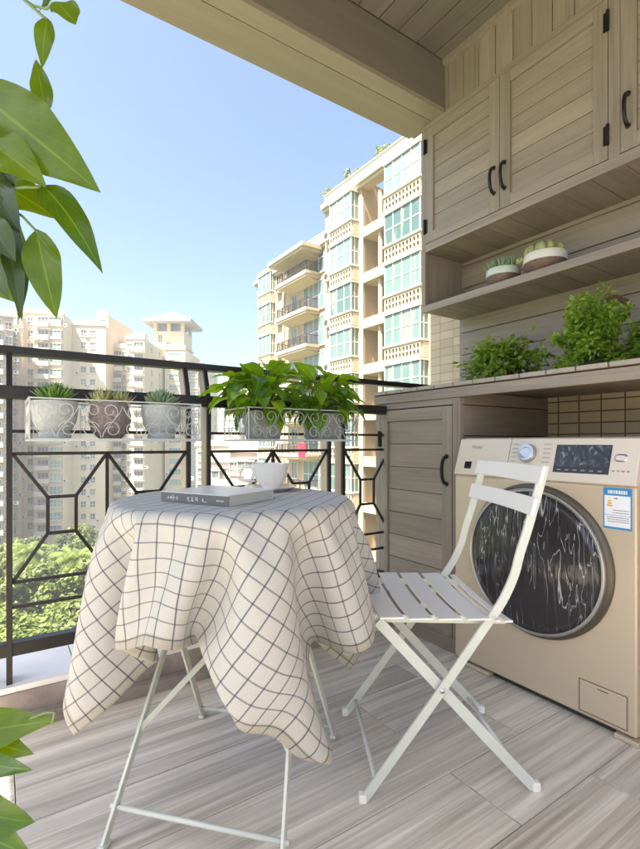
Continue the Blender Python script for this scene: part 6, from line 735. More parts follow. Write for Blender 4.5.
fn = N(nt, 'ShaderNodeTexNoise', Scale=620.0, Detail=2.0); nt.links.new(uv.outputs[0], fn.inputs['Vector'])
def lines(sock, count, width):
    m1 = N(nt, 'ShaderNodeMath', operation='MULTIPLY_ADD'); m1.inputs[1].default_value = count; nt.links.new(sock, m1.inputs[0])
    w1 = N(nt, 'ShaderNodeMath', operation='MULTIPLY'); w1.inputs[1].default_value = .10; nt.links.new(nz.outputs[0], w1.inputs[0]); nt.links.new(w1.outputs[0], m1.inputs[2])
    fr = N(nt, 'ShaderNodeMath', operation='FRACT'); nt.links.new(m1.outputs[0], fr.inputs[0])
    sb_ = N(nt, 'ShaderNodeMath', operation='SUBTRACT'); sb_.inputs[1].default_value = .5; nt.links.new(fr.outputs[0], sb_.inputs[0])
    ab = N(nt, 'ShaderNodeMath', operation='ABSOLUTE'); nt.links.new(sb_.outputs[0], ab.inputs[0])
    r_ = N(nt, 'ShaderNodeMapRange'); r_.inputs['From Min'].default_value = width+.012; r_.inputs['From Max'].default_value = width-.012; nt.links.new(ab.outputs[0], r_.inputs[0])
    return r_.outputs[0]
l1 = lines(sep.outputs[1], 30.0, .041); l2 = lines(sep.outputs[0], 30.0, .044)
fa = N(nt, 'ShaderNodeMapRange'); fa.inputs['To Min'].default_value = .62; fa.inputs['To Max'].default_value = 1.0; nt.links.new(fn.outputs[0], fa.inputs[0])
c1 = N(nt, 'ShaderNodeMath', operation='MULTIPLY'); nt.links.new(l1, c1.inputs[0]); nt.links.new(fa.outputs[0], c1.inputs[1])
c2 = N(nt, 'ShaderNodeMath', operation='MULTIPLY'); nt.links.new(l2, c2.inputs[0]); nt.links.new(fa.outputs[0], c2.inputs[1])
hm = []
for ch_ in (0, 1):
    q1 = N(nt, 'ShaderNodeMath', operation='SUBTRACT'); q1.inputs[1].default_value = .5; nt.links.new(sep.outputs[ch_], q1.inputs[0])
    q2 = N(nt, 'ShaderNodeMath', operation='ABSOLUTE'); nt.links.new(q1.outputs[0], q2.inputs[0]); hm.append(q2)
hx_ = N(nt, 'ShaderNodeMath', operation='MAXIMUM'); nt.links.new(hm[0].outputs[0], hx_.inputs[0]); nt.links.new(hm[1].outputs[0], hx_.inputs[1])
hr = ramp(nt, [(.0, (1, 1, 1)), (.477, (1, 1, 1)), (.479, (.5, .47, .42)), (.481, (.80, .775, .71)), (.5, (.80, .775, .71))]); hr.color_ramp.interpolation = 'LINEAR'; nt.links.new(hx_.outputs[0], hr.inputs[0])
wv = ramp(nt, [(.3, (.49, .475, .43)), (.7, (.61, .595, .545))]); nt.links.new(fn.outputs[0], wv.inputs[0])
x2 = N(nt, 'ShaderNodeMix', data_type='RGBA'); nt.links.new(c2.outputs[0], x2.inputs[0]); nt.links.new(wv.outputs[0], x2.inputs[6]); x2.inputs[7].default_value = (.165, .16, .17, 1)
x1 = N(nt, 'ShaderNodeMix', data_type='RGBA'); nt.links.new(c1.outputs[0], x1.inputs[0]); nt.links.new(x2.outputs[2], x1.inputs[6]); x1.inputs[7].default_value = (.045, .052, .09, 1)
hq = N(nt, 'ShaderNodeMix', data_type='RGBA', blend_type='MULTIPLY'); hq.inputs[0].default_value = 1.0
nt.links.new(x1.outputs[2], hq.inputs[6]); nt.links.new(hr.outputs[0], hq.inputs[7]); nt.links.new(hq.outputs[2], bs.inputs['Base Color']); bs.inputs['Roughness'].default_value = .9; bs.inputs['Sheen Weight'].default_value = .2
bp = N(nt, 'ShaderNodeBump', Strength=.25, Distance=.001); nt.links.new(fn.outputs[0], bp.inputs['Height'])
wn = N(nt, 'ShaderNodeTexNoise', Scale=9.0, Detail=5.0, Roughness=.65, Distortion=1.5); nt.links.new(uv.outputs[0], wn.inputs['Vector'])
b2_ = N(nt, 'ShaderNodeBump', Strength=.5, Distance=.006); nt.links.new(wn.outputs[0], b2_.inputs['Height']); nt.links.new(bp.outputs[0], b2_.inputs['Normal']); nt.links.new(b2_.outputs[0], bs.inputs['Normal'])
tr = nt.nodes.new('ShaderNodeBsdfTranslucent'); nt.links.new(x1.outputs[2], tr.inputs['Color'])
ms = nt.nodes.new('ShaderNodeMixShader'); ms.inputs[0].default_value = .22
nt.links.new(bs.outputs[0], ms.inputs[1]); nt.links.new(tr.outputs[0], ms.inputs[2]); nt.links.new(ms.outputs[0], nt.nodes['Material Output'].inputs['Surface'])
M['cloth'] = mt
co = b.build('tablecloth', 'cloth', smooth=True); tag(co, 'cream tablecloth with a dark window check draped over the folding table', 'tablecloth')
su = co.modifiers.new('fine', 'SUBSURF'); su.levels = su.render_levels = 1; su.boundary_smooth = 'PRESERVE_CORNERS'
so = co.modifiers.new('thick', 'SOLIDIFY'); so.thickness = .0012; so.offset = 1
ZC_ = .6935
bk = thing('book', 'closed grey hardcover book lying on the checked tablecloth', 'book', (.303+.0, 1.103, ZC_), math.atan2(.077, .152))
b = MB()                                   # local x along the page edge, local -y along the spine side
b.box(.0035, .166, -.193, -.003, .0025, .0235, 0); pg = b.build('pages', 'pages', bk)
b = MB(); b.box(0, .17, -.196, 0, .0, .0025, 0); b.box(0, .17, -.196, 0, .0236, .026, 1); b.box(0, .0032, -.196, 0, .0026, .0235, 0)
b.build('cover', ['cover', 'covertop'], bk, bevel=.0008)
b = MB(); rg = random.Random(5)
def glyph(y, z, h):
    for k in range(5):
        if rg.random() < .5: b.box(-.0007, -.0002, y-h*rg.uniform(.5, .95), y-h*rg.uniform(0, .3), z+h*k/5, z+h*k/5+.0012, 0)
        else:
            q = y-h*rg.uniform(.1, .85); b.box(-.0007, -.0002, q-.0012, q, z+h*rg.uniform(0, .4), z+h*rg.uniform(.5, 1), 0)
for y in (-.020, -.029, -.038, -.047): glyph(y, .0095, .0065)
b.box(-.0007, -.0002, -.0385, -.0375, .006, .02, 0)
for y in (-.080, -.092, -.104): glyph(y, .008, .010)
glyph(-.122, .009, .008); glyph(-.130, .007, .003); glyph(-.134, .007, .003)
for k in range(6): b.box(-.0007, -.0002, -.166-k*.0034, -.164-k*.0034, .0118, .0145, 0)
b.build('spine_lettering', 'ink', bk)
cu = thing('cup', 'white porcelain cup with a curled handle standing on its saucer', 'cup', (.622, 1.178, ZC_+.0062))
b = MB()
b.lathe([(.0, .001), (.024, .0), (.026, .004), (.024, .008), (.032, .014), (.041, .026), (.0455, .042), (.048, .058), (.0505, .070), (.0512, .0715), (.0495, .071), (.0465, .058), (.042, .036), (.033, .018), (.02, .012), (0, .011)], (0, 0, 0), 56)
b.build('bowl', 'porcelain', cu, smooth=True)
b = MB(); hd = -RT*.82+FW*.1; hd.normalize()
pts = []
for k in range(22):
    a = -1.15+2*math.pi*.78*k/21-.35
    pts.append(hd*(.047+.020+.0195*math.cos(a+math.pi*.18)*(-1 if False else 1))+Vector((0, 0, .041+.021*math.sin(a+math.pi*.18))))
b.tube([hd*.044+Vector((0, 0, .022))]+pts+[hd*.048+Vector((0, 0, .060))], .0028, 8)
b.tube([hd*.056+Vector((0, 0, .058)), hd*.066+Vector((0, 0, .069)), hd*.076+Vector((0, 0, .066)), hd*.073+Vector((0, 0, .059))], .0022, 8)
b.build('handle', 'porcelain', cu, smooth=True)
sa = thing('saucer', 'white porcelain saucer lying on the checked tablecloth under the cup', 'saucer', (.622, 1.178, ZC_-.0003))
b = MB(); b.lathe([(.0, .0015), (.034, .0005), (.036, .003), (.052, .007), (.071, .0145), (.0725, .0155), (.071, .0163), (.052, .0095), (.034, .006), (0, .0058)], (0, 0, 0), 64); b.build('plate', 'porcelain', sa, smooth=True)

# ================================================================== CHAIR
ch = thing('folding_chair', 'pale mint slatted folding chair between the table and the washing machine', 'chair', (.787, 1.0175, 0), math.atan2(-.503, .864))
HWd = .1765
back = [(0, .006), (.183, .2525), (.282, .392), (.312, .433), (.335, .470), (.357, .520), (.370, .569), (.386, .617), (.403, .6745), (.423, .746), (.4305, .775)]
def smoothpath(p, k=3):
    out = []
    for i in range(len(p)-1):
        p0 = p[max(0, i-1)]; p1 = p[i]; p2 = p[i+1]; p3 = p[min(len(p)-1, i+2)]
        for q in range(k):
            t = q/k; out.append(tuple(.5*(2*p1[c]+(p2[c]-p0[c])*t+(2*p0[c]-5*p1[c]+4*p2[c]-p3[c])*t*t+(3*p1[c]-p0[c]-3*p2[c]+p3[c])*t**3) for c in (0, 1)))
    out.append(p[-1]); return out
for s in (-1, 1):
    b = MB(); pts = [(x, s*HWd, z) for x, z in back[:2]]+[(x, s*HWd, z) for x, z in smoothpath(back[1:], 3)[1:]]
    b.sweep(pts, [(-.0105, -.0035), (.0105, -.0035), (.0105, .0035), (-.0105, .0035)], (1, 0, -.7))
    lg = b.build('back_upright', 'mint', ch, bevel=.0012)
    b = MB(); b.sweep([(-.012, s*HWd, .012), (.006, s*HWd, .012)], [(-.012, -.009), (.009, -.009), (.009, .009), (-.012, .009)], (0, 0, 1)); b.build('foot', 'white', lg, bevel=.003)
    y = s*(HWd-.0125)
    b = MB(); b.sweep([(.035, y, .412), (.183, y, .2525), (.300, y, .125), (.412, y, .006)], [(-.0125, -.0035), (.0125, -.0035), (.0125, .0035), (-.0125, .0035)], (1, 0, .8))
    lg = b.build('leg', 'mint', ch, bevel=.0012)
    b = MB(); b.sweep([(.404, y, .012), (.424, y, .012)], [(-.012, -.009), (.009, -.009), (.009, .009), (-.012, .009)], (0, 0, 1)); b.build('foot', 'white', lg, bevel=.003)
    b = MB(); b.lathe([(.0065, 0), (.0065, .002), (.004, .004), (0, .0042)], (.183, s*(HWd+.0035), .2525), 16, axis=Matrix.Rotation(-s*math.pi/2, 3, 'X')); b.build('rivet', 'chrome', ch, smooth=True, split=40)
    b = MB(); b.obox((.02, s*(HWd-.022), .416), (.345, s*(HWd-.022), .404), .018, .006, (0, 0, 1)); b.build('seat_rail', 'mint', ch, bevel=.001)
b = MB(); b.tube([(.028, -HWd, .045), (.028, HWd, .045)], .0052, 10); b.build('stretcher', 'mint', ch, smooth=True)
b = MB(); b.tube([(.372, -HWd+.013, .048), (.372, HWd-.013, .048)], .0052, 10); b.build('stretcher', 'white', ch, smooth=True)
def slat(a0, w, z, ya=-.195, yb=.195, th=.0045, sag=.008):
    b = MB(); pts = []
    for k in range(13):
        t = k/12; y = ya+(yb-ya)*t; pts.append((a0, y, z-sag*4*t*(1-t)))
    b.sweep(pts, [(-w/2, -th/2), (w/2, -th/2), (w/2, th/2), (-w/2, th/2)], (1, 0, 0)); return b
for k, a in enumerate((.062, .130, .198, .266)):
    slat(a, .056, .4275-.0027*k-abs(k-1.2)*-.001).build('seat_slat', 'white', ch, bevel=.0015)
slat(.3105, .010, .4165).build('seat_slat', 'white', ch, bevel=.001)
slat(.336, .018, .415).build('seat_slat', 'white', ch, bevel=.001)
for a, z in ((.4245, .752), (.4045, .679)):
    b = MB(); dx, dz = .0135, .052; L = math.hypot(dx, dz)
    pts = []
    for k in range(11):
        t = k/10; y = -.196+.392*t; pts.append((a-.0055+.012*4*t*(1-t)-.004, y, z))
    b.sweep(pts, [(-.0215, -.0045), (.0215, -.0045), (.0215, .0045), (-.0215, .0045)], (dx/L, 0, dz/L)); b.build('back_slat', 'white', ch, bevel=.002)

# ================================================================== WIRE PLANTERS ON THE RAILING
def spiral(c, r0, r1, a0, turns, n=16):
    return [(c[0]+(r0+(r1-r0)*k/n)*math.cos(a0+turns*2*math.pi*k/n), c[1]+(r0+(r1-r0)*k/n)*math.sin(a0+turns*2*math.pi*k/n)) for k in range(n+1)]
def scroll_panel(b, W, H, pp, units):
    """row of mirrored scrolls: hearts above, curls below"""
    u = W/units; r = .0011
    for k in range(units):
        cx = -W/2+u*(k+.5)
        for s in (-1, 1):
            # ogee from the bottom centre up to the top corner ending in a curl
            p = []
            for q in range(15):
                t = q/14; x = s*u*(.02+.46*(3*t*t-2*t**3)); z = .008+(H-.022)*t
                p.append((cx+x, z))
            b.tube([pp(x, z) for x, z in p], r, 5)
            b.tube([pp(cx+s*x, z) for x, z in spiral((u*.25, H*.27), u*.21, u*.07, math.pi*.9, -1.25, 20)], r, 5)
            b.tube([pp(cx+s*x, z) for x, z in spiral((u*.20, H*.74), u*.19, u*.07, -.3*math.pi, 1.2, 18)], r, 5)
PW, PD, PH = .459, .207, .111
def planter(name, label, x0):
    t = thing(name, label, 'planter tray', (x0+PW/2, 1.453+PD/2, .835), 0, 'wire planter trays on the railing')
    b = MB(); hx, hy = PW/2, PD/2
    for z in (.0, PH):
        w = 0
        b.obox((-hx, -hy, z), (hx, -hy, z), .006 if z == 0 else .004, .003, (0, 0, 1)); b.obox((-hx, hy, z), (hx, hy, z), .006, .004, (0, 0, 1))
        b.obox((-hx, -hy+.0021, z), (-hx, hy-.0021, z), .006, .004, (0, 0, 1)); b.obox((hx, -hy+.0021, z), (hx, hy-.0021, z), .006, .004, (0, 0, 1))
    for sx in (-1, 1):
        for sy in (-1, 1): b.obox((sx*(hx-.0005), sy*(hy-.0005), .003), (sx*(hx-.0005), sy*(hy-.0005), PH-.002), .004, .004, (1, 0, 0))
    b.build('frame', 'wire', t, bevel=.0008, seg=1)
    b = MB(); scroll_panel(b, PW-.01, PH, lambda x, z: (x, -hy, z), 4); b.build('front_scrollwork', 'wire', t, smooth=True)
    for sx in (-1, 1):
        b = MB(); scroll_panel(b, PD-.01, PH, lambda x, z: (sx*hx, x, z), 2); b.build('end_scrollwork', 'wire', t, smooth=True)
    b = MB()
    for k in range(11):
        x = -hx+.02+(PW-.04)*k/10; b.tube([(x, -hy, .0), (x, hy, .0), (x, hy, PH)], .0012, 5)
    b.build('bottom_wires', 'wire', t)
    b = MB(); b.box(-hx+.012, hx-.012, -hy+.012, hy-.012, .0035, .005); 
    b.build('liner', 'white', t)
    for x in (-hx*.6, hx*.6):
        b = MB(); b.sweep([(x, hy-.001, .02), (x, hy+.001, PH+.002), (x, hy+.004, .166), (x, hy+.030, .1665), (x, hy+.064, .1655), (x, hy+.066, .140)], [(-.006, -.0012), (.006, -.0012), (.006, .0012), (-.006, .0012)], (1, 0, 0)); b.build('hook', 'wire', t)
    return t
planter('wire_planter', 'white scrollwork wire tray on the railing holding three succulent pots', .063)
planter('wire_planter', 'white scrollwork wire tray on the railing holding two leafy pothos planters', .685)
def rosette(b, c, count, L, w, th, tilt0, tilt1, seed, bend=.25, mat=0):
    rg = random.Random(seed)
    for k in range(count):
        f = k/count; a = k*2.39996; el = tilt0+(tilt1-tilt0)*f**.8+rg.uniform(-.08, .08)
        d = Vector((math.cos(a)*math.cos(el), math.sin(a)*math.cos(el), math.sin(el)))
        b.blade(Vector(c)+Vector((math.cos(a), math.sin(a), 0))*.010*(1-f)+Vector((0, 0, .006*f)), d, L*rg.uniform(.85, 1.1)*(1-.15*f), w, th, bend, mat)
def stone_pot(name, label, x, y, z, mat, R, H, round_, succ):
    t = thing(name, label, 'potted succulent', (x, y, z), random.uniform(0, 6), 'succulents in the left wire tray')
    b = MB()
    if round_: pr = [(0, .002), (R*.52, .0), (R*.60, .004), (R*.86, H*.22), (R*.99, H*.5), (R*.97, H*.72), (R*.86, H*.93), (R*.80, H), (R*.74, H), (R*.74, H-.012), (0, H-.012)]
    else: pr = [(0, .002), (R*.66, .0), (R*.68, .002), (R*.68, H*.16), (R*.62, H*.19), (R*.72, H*.24), (R*.90, H*.45), (R*.98, H*.75), (R, H*.96), (R*.985, H), (R*.93, H), (R*.90, H-.012), (0, H-.012)]
    b.lathe(pr, (0, 0, 0), 56); b.build('pot', mat, t, smooth=True, split=50)
    b = MB(); b.lathe([(R*.73 if round_ else R*.89, H-.0115), (R*.4, H-.008), (0, H-.006)], (0, 0, 0), 28); b.build('soil', 'soil', t)
    b = MB(); succ(b, (0, 0, H-.008)); b.build('succulent', SM[name], t, smooth=True)
    return t
SM = {'haworthia_pot': 'succ', 'echeveria_pot': 'succ3', 'aloe_pot': 'succ2'}
PZ = .8405; PY = 1.555
def s_haw(b, c):
    rosette(b, c, 130, .066, .018, .011, .55, 1.5, 1, -.02)
def s_ech(b, c):
    for q in ((0, 0), (.028, .012), (-.03, .008), (.008, -.03), (-.012, .03)): rosette(b, (c[0]+q[0], c[1]+q[1], c[2]), 20, .044, .018, .007, .25, 1.25, 2, .3)
def s_aloe(b, c):
    rosette(b, c, 120, .062, .024, .016, .45, 1.5, 3, .0)
stone_pot('haworthia_pot', 'spiky bright green succulent in a grey stone pot, leftmost in the wire tray', .130, PY, PZ, 'concrete', .061, .105, False, s_haw)
stone_pot('echeveria_pot', 'flat pale rosette succulent in a round mottled brown pot', .276, PY, PZ, 'brownpot', .060, .106, True, s_ech)
stone_pot('aloe_pot', 'grey green dense rosette succulent in a grey stone pot', .428, PY, PZ, 'concrete', .061, .105, False, s_aloe)
# pothos in two zinc planters
def pothos_leaf(b, c, a, el, L, rg, petb=None, mat=0, wfac=.66, stem=True):
    d = Vector((math.cos(a)*math.cos(el), math.sin(a)*math.cos(el), math.sin(el)))
    pb = Vector(c)+d*petb
    down = Vector((math.cos(a), math.sin(a), (.9 if el > 1.0 else .15)-rg.random()*1.3)).normalized()
    nr = Vector((math.cos(a)*.5, math.sin(a)*.5, 1))+Vector((rg.uniform(-.4, .4), rg.uniform(-.4, .4), 0))
    b.leaf(pb, pb+down*L, L*wfac*rg.uniform(.85, 1.1), nr, rg.uniform(.1, .3), rg.uniform(.1, .45), mat)
    return pb
def pothos_pot(label, x, y, z, seed, count, spread):
    t = thing('pothos_planter', label, 'potted plant', (x, y, z), 0, 'pothos planters in the right wire tray')
    b = MB(); w0, w1, H = .046, .060, .10
    b.add([(-w0, -w0, 0), (w0, -w0, 0), (w0, w0, 0), (-w0, w0, 0), (-w1, -w1, H), (w1, -w1, H), (w1, w1, H), (-w1, w1, H), (-w1+.004, -w1+.004, H), (w1-.004, -w1+.004, H), (w1-.004, w1-.004, H), (-w1+.004, w1-.004, H), (-w1+.006, -w1+.006, H-.012), (w1-.006, -w1+.006, H-.012), (w1-.006, w1-.006, H-.012), (-w1+.006, w1-.006, H-.012)],
          [(0,3,2,1),(0,1,5,4),(1,2,6,5),(2,3,7,6),(3,0,4,7),(4,5,9,8),(5,6,10,9),(6,7,11,10),(7,4,8,11),(8,9,13,12),(9,10,14,13),(10,11,15,14),(11,8,12,15),(12,13,14,15)])
    b.build('pot', 'greypot', t, bevel=.003)
    rg = random.Random(seed); b = MB(); s = MB()
    for k in range(count):
        a = rg.uniform(0, 6.283); el = rg.uniform(.30, 1.5); r = rg.uniform(.05, spread)*(1+.10*math.sin(el))
        c = Vector((rg.uniform(-.03, .03), rg.uniform(-.03, .03), H-.005))
        L = rg.uniform(.070, .112)
        pb = pothos_leaf(b, c, a, el, L, rg, r)
        s.tube([c, c+(pb-c)*.5+Vector((0, 0, .012)), pb], .0018, 5)
    # a few leaves trailing over the edge
    for k in range(9):
        a = rg.uniform(0, 6.283); c = Vector((math.cos(a)*.075, math.sin(a)*.075, H+rg.uniform(-.01, .03)))
        d = Vector((math.cos(a)*.35, math.sin(a)*.35, -1)).normalized(); L = rg.uniform(.065, .085)
        b.leaf(c, c+d*L, L*.62, Vector((math.cos(a), math.sin(a), .4)), .2, .25)
        s.tube([Vector((0, 0, H)), c+Vector((0, 0, .015)), c], .0018, 5)
    b.build('foliage', 'pothos', t, smooth=True); s.build('stems', 'stem', t)
    return t, b
pothos_pot('bushy pothos in a zinc planter, left of the two in the wire tray', .790, 1.556, PZ, 11, 96, .150)
pothos_pot('bushy pothos in a zinc planter nearest the cabinet in the wire tray', 1.045, 1.556, PZ, 23, 84, .135)

# ================================================================== SHELF SUCCULENTS AND COUNTER PLANTS
def bowl(name, label, x, y, z, R, H, rim, body, lean=0.0):
    t = thing(name, label, 'potted succulent', (x, y, z), 0, 'succulent bowls on the shelf'); t.rotation_euler = (0, 0, .4)
    b = MB(); b.lathe([(0, .002), (R*.62, 0), (R*.7, .004), (R*.9, H*.3), (R*1.0, H*.58)], (0, 0, 0), 40, 1)
    b.lathe([(R*1.0, H*.58), (R*1.02, H*.62), (R*1.01, H*.95), (R*.98, H), (R*.9, H), (R*.88, H*.85), (0, H*.85)], (0, 0, 0), 40, 0)
    b.build('bowl', [rim, body], t, smooth=True, split=45); return t
zs = 1.519
b1 = bowl('succulent_bowl', 'small pale green and brown bowl of spiky succulents on the shelf', 1.864, 1.327, zs, .071, .075, 'glaze2', 'clay')
b = MB()
for q in range(9): rosette(b, (.046*math.cos(q*2.4)*(q/9)**.5*1.2, .046*math.sin(q*2.4)*(q/9)**.5*1.2, .066), 22, .058, .012, .006, .3, 1.4, q, .2)
b.build('succulents', 'succ2', b1, smooth=True)
b2 = bowl('succulent_bowl', 'cream rimmed brown bowl of plump yellow succulents on the shelf', 1.878, 1.137, zs, .084, .084, 'glaze', 'clay')
b = MB(); rg = random.Random(9)
for q in range(20):
    a = q*2.4; r = .066*(q/20)**.5; b.lathe([(0, 0), (.012, .004), (.018, .022), (.014, .040), (.005, .050), (0, .051)], (r*math.cos(a), r*math.sin(a), .070+rg.uniform(0, .010)), 10)
rosette(b, (-.01, .0, .075), 22, .034, .012, .010, .2, 1.4, 4, .2)
for q in range(7): b.lathe([(0, 0), (.006, .003), (.008, .009), (.005, .016), (0, .018)], (-.02+rg.uniform(-.012, .012), .090+rg.uniform(-.012, .016), .074+rg.uniform(-.012, .006)), 8)
b.build('succulents', 'succ3', b2, smooth=True)
b = MB()
for q in range(4): b.tube([(0, .06, .074), (-.012, .078, .082), (-.02, .090+.004*q, .078)], .0018, 5)
b.build('trailing_stem', 'stem', b2)
def bush(name, label, x, y, z, seed, dims, mat, leafL, count, lean=(0, 0), potR=.075):
    t = thing(name, label, 'potted plant', (x, y, z), 0, 'leafy plants on the counter')
    b = MB(); b.lathe([(0, .002), (potR*.8, 0), (potR, .04), (potR*1.03, .044), (potR*.92, .044), (potR*.9, .038), (0, .038)], (0, 0, 0), 32); b.build('pot', 'rust', t, smooth=True, split=45)
    rg = random.Random(seed); lf = MB(); st = MB(); ax, ay, az = dims
    for k in range(46):
        a = rg.uniform(0, 6.283); el = rg.uniform(-.35, 1.5); rr = rg.uniform(.7, 1.0)*(1 + .12*math.sin(3*a+seed))
        tip = Vector((math.cos(a)*math.cos(el)*ax*rr+lean[0], math.sin(a)*math.cos(el)*ay*rr+lean[1], max(.012, .045+math.sin(el)*az*rr)))
        p0 = Vector((rg.uniform(-.03, .03), rg.uniform(-.03, .03), .04)); mid = p0.lerp(tip, .5)+Vector((0, 0, .25*az*math.cos(el)))
        pts = [p0.lerp(mid, q/5).lerp(mid.lerp(tip, q/5), q/5) for q in range(6)]
        st.tube(pts, .0012, 4)
        for q in range(count):
            f = rg.uniform(.25, 1.02); i = min(4, int(f*5)); p = pts[i].lerp(pts[i+1], min(1.1, f*5-i))
            d = Vector((rg.gauss(0, 1), rg.gauss(0, 1), rg.gauss(.1, .7))).normalized(); c = p+d*rg.uniform(.002, .026)
            e = (d+Vector((0, 0, -.3))).normalized(); L = leafL*rg.uniform(.7, 1.3)
            lf.leaf(c, c+e*L, L*.62, Vector((rg.gauss(0, .5), rg.gauss(0, .5), 1)), .15, .2, 0, 4, 1, .45)
    lf.build('foliage', mat, t); st.build('stems', 'stem', t); return t
bush('leafy_plant', 'dark green leafy plant on the counter beneath the succulent bowls', 1.72, 1.235, ZC+.003, 31, (.13, .215, .15), 'fern2', .026, 56, (0, 0), .05)
bush('bushy_plant', 'bright green round bush of tiny leaves taller than its neighbour on the counter', 1.72, .87, ZC+.003, 37, (.13, .165, .265), 'fern', .019, 110, (0, 0), .05)
bush('bushy_plant', 'dark bush of tiny leaves at the right edge of the counter beside the rusty ring', 1.78, .70, ZC+.003, 43, (.11, .11, .165), 'fern2', .019, 55, (0, 0), .05)
rb = thing('ring_ornament', 'rusty brown wicker ring ornament standing behind the counter bushes', 'ornament', (1.93, .90, ZC+.003))
b = MB(); rg = random.Random(2)
for q in range(5):
    ph = rg.uniform(0, 6); b.tube([Vector((.006*math.sin(9*a+ph), (.055+.006*math.cos(7*a+ph))*math.cos(a), .262+.050*math.sin(a)+.004*math.sin(5*a+ph))) for a in [2*math.pi*k/40 for k in range(41)]], .0075, 6)
b.build('ring', 'rust', rb, smooth=True)
b = MB(); b.box(-.035, .035, -.06, .06, 0, .02); b.obox((0, -.02, .02), (0, -.012, .21), .014, .014, (1, 0, 0)); b.obox((0, .02, .02), (0, .012, .21), .014, .014, (1, 0, 0)); b.build('base', 'rust', rb, bevel=.003)

# ================================================================== NEAR PLANTS AT THE LEFT
CAMDIR = -FW
def big_leaf(b, u0, v0, u1, v1, d0, d1, wpx, nrm_tilt=(0, 0), bend=.12, fold=.2, mat=0, peak=.36):
    p0 = at(u0, v0, d0); p1 = at(u1, v1, d1); w = wpx/FPX*(d0+d1)/2
    nr = CAMDIR+RT*nrm_tilt[0]+Vector((0, 0, nrm_tilt[1]))
    b.leaf(p0, p1, w, nr, bend, fold, mat, 14, 5, peak)
hp = thing('hanging_pothos', 'large pothos trailing its leaves in from the upper left against the sky', 'hanging plant', (-.26, .62, 1.22))
def rel(o): o.matrix_parent_inverse = Matrix.Translation(-Vector(hp.location)); return o
b = MB()
big_leaf(b, -22, 92, 101, 193, .52, .50, 70, (-.5, .35), .10, .12, 0, .40)
big_leaf(b, 46, 112, 36, 59, .56, .57, 21, (.4, 0), .05, .35, 0, .34)
big_leaf(b, -16, 138, 47, 187, .50, .49, 44, (-.3, .5), .12, .15, 0, .42)
big_leaf(b, 44, 187, 103, 274, .50, .49, 34, (.5, .25), .22, .18, 0, .36)
big_leaf(b, -6, 180, 57, 219, .55, .56, 36, (-.2, .5), .1, .15, 0, .45)
big_leaf(b, 37, 231, 57, 319, .50, .49, 37, (.2, 0), .08, .12, 0, .42)
big_leaf(b, -10, 190, 34, 275, .53, .52, 44, (-.2, .1), .14, .15, 0, .40)
big_leaf(b, 10, 128, 42, 160, .58, .59, 26, (0, .2), .1, .2, 0, .5)
big_leaf(b, -14, 262, 14, 302, .54, .54, 34, (.2, 0), .1, .2, 0, .45)
big_leaf(b, -10, 150, 20, 190, .57, .57, 34, (.2, 0), .1, .2, 0, .5)
big_leaf(b, 47, 19, 42, 69, .50, .50, 19, (.5, .1), .20, .25, 0, .42)
big_leaf(b, 56, 2, 76, 25, .50, .49, 30, (.3, .2), .1, .2, 0, .55)
big_leaf(b, 60, -6, 38, 14, .51, .52, 18, (-.3, .4), .1, .2, 0, .45)
rel(b.build('foliage', 'bigleaf', hp, smooth=True))
b = MB()
big_leaf(b, 2, 205, 22, 322, .51, .50, 24, (.7, 0), .10, .3, 0, .40)
big_leaf(b, -16, 118, 12, 205, .525, .52, 40, (.3, .1), .1, .2, 0, .45)
big_leaf(b, -18, 168, 20, 232, .515, .505, 34, (.3, .2), .1, .2, 0, .45)
big_leaf(b, -14, 215, 16, 262, .49, .49, 30, (.2, .2), .15, .2, 0, .45)
big_leaf(b, -8, 240, 10, 300, .50, .495, 26, (-.4, .2), .12, .25, 0, .45)
big_leaf(b, 18, 240, 19, 321, .52, .51, 18, (.9, 0), .10, .3, 0, .40)
rel(b.build('old_foliage', 'darkleaf', hp, smooth=True))
b = MB()
def vine(pp, r): b.tube([at(*q) for q in pp], r, 7)
vine([(-30, 196, .54), (0, 191, .52), (25, 187, .505), (45, 187, .50)], .0017)
vine([(-30, 200, .54), (0, 202, .52), (22, 216, .51), (38, 233, .50)], .0014)
vine([(-60, -60, .56), (-20, -30, .54), (22, -2, .51), (38, 12, .502), (47, 20, .50)], .0016)
vine([(22, -2, .51), (34, 6, .505), (46, 9, .50), (56, 3, .50)], .0013)
vine([(-30, 90, .54), (-22, 92, .52)], .002); vine([(-40, 140, .53), (-16, 138, .50)], .002); vine([(-40, 170, .56), (-6, 180, .55)], .002)
vine([(-60, -60, .56), (-75, 30, .58), (-70, 120, .58), (-62, 200, .58), (-60, 260, .57)], .003)
for q in ((-30, 196, .54), (-30, 200, .54), (-30, 90, .54), (-40, 140, .53), (-40, 170, .56)): vine([(-66, q[1]-10, .58), q], .002)
for q in ((2, 205, .51), (-14, 215, .49), (-8, 240, .50), (18, 240, .52), (-10, 190, .53), (-14, 262, .54), (-6, 150, .57), (10, 128, .58)): vine([(-62, 190, .58), (-25, (190+q[1])/2-8, .55), q], .0013)
rel(b.build('stems', 'stem', hp, smooth=True))
pc = at(-125, 215, .62); b = MB(); b.lathe([(0, 0), (.075, 0), (.082, .01), (.105, .13), (.11, .14), (.10, .14), (.098, .125), (0, .125)], pc-Vector((0, 0, .06)), 40); rel(b.build('pot', 'white', hp, smooth=True, split=45))
b = MB()
for k in range(3):
    a = 2.1*k; b.tube([pc+Vector((.108*math.cos(a), .108*math.sin(a), .078)), Vector((pc.x, pc.y, 2.3)), Vector((pc.x, pc.y, 2.676))], .0015, 5)
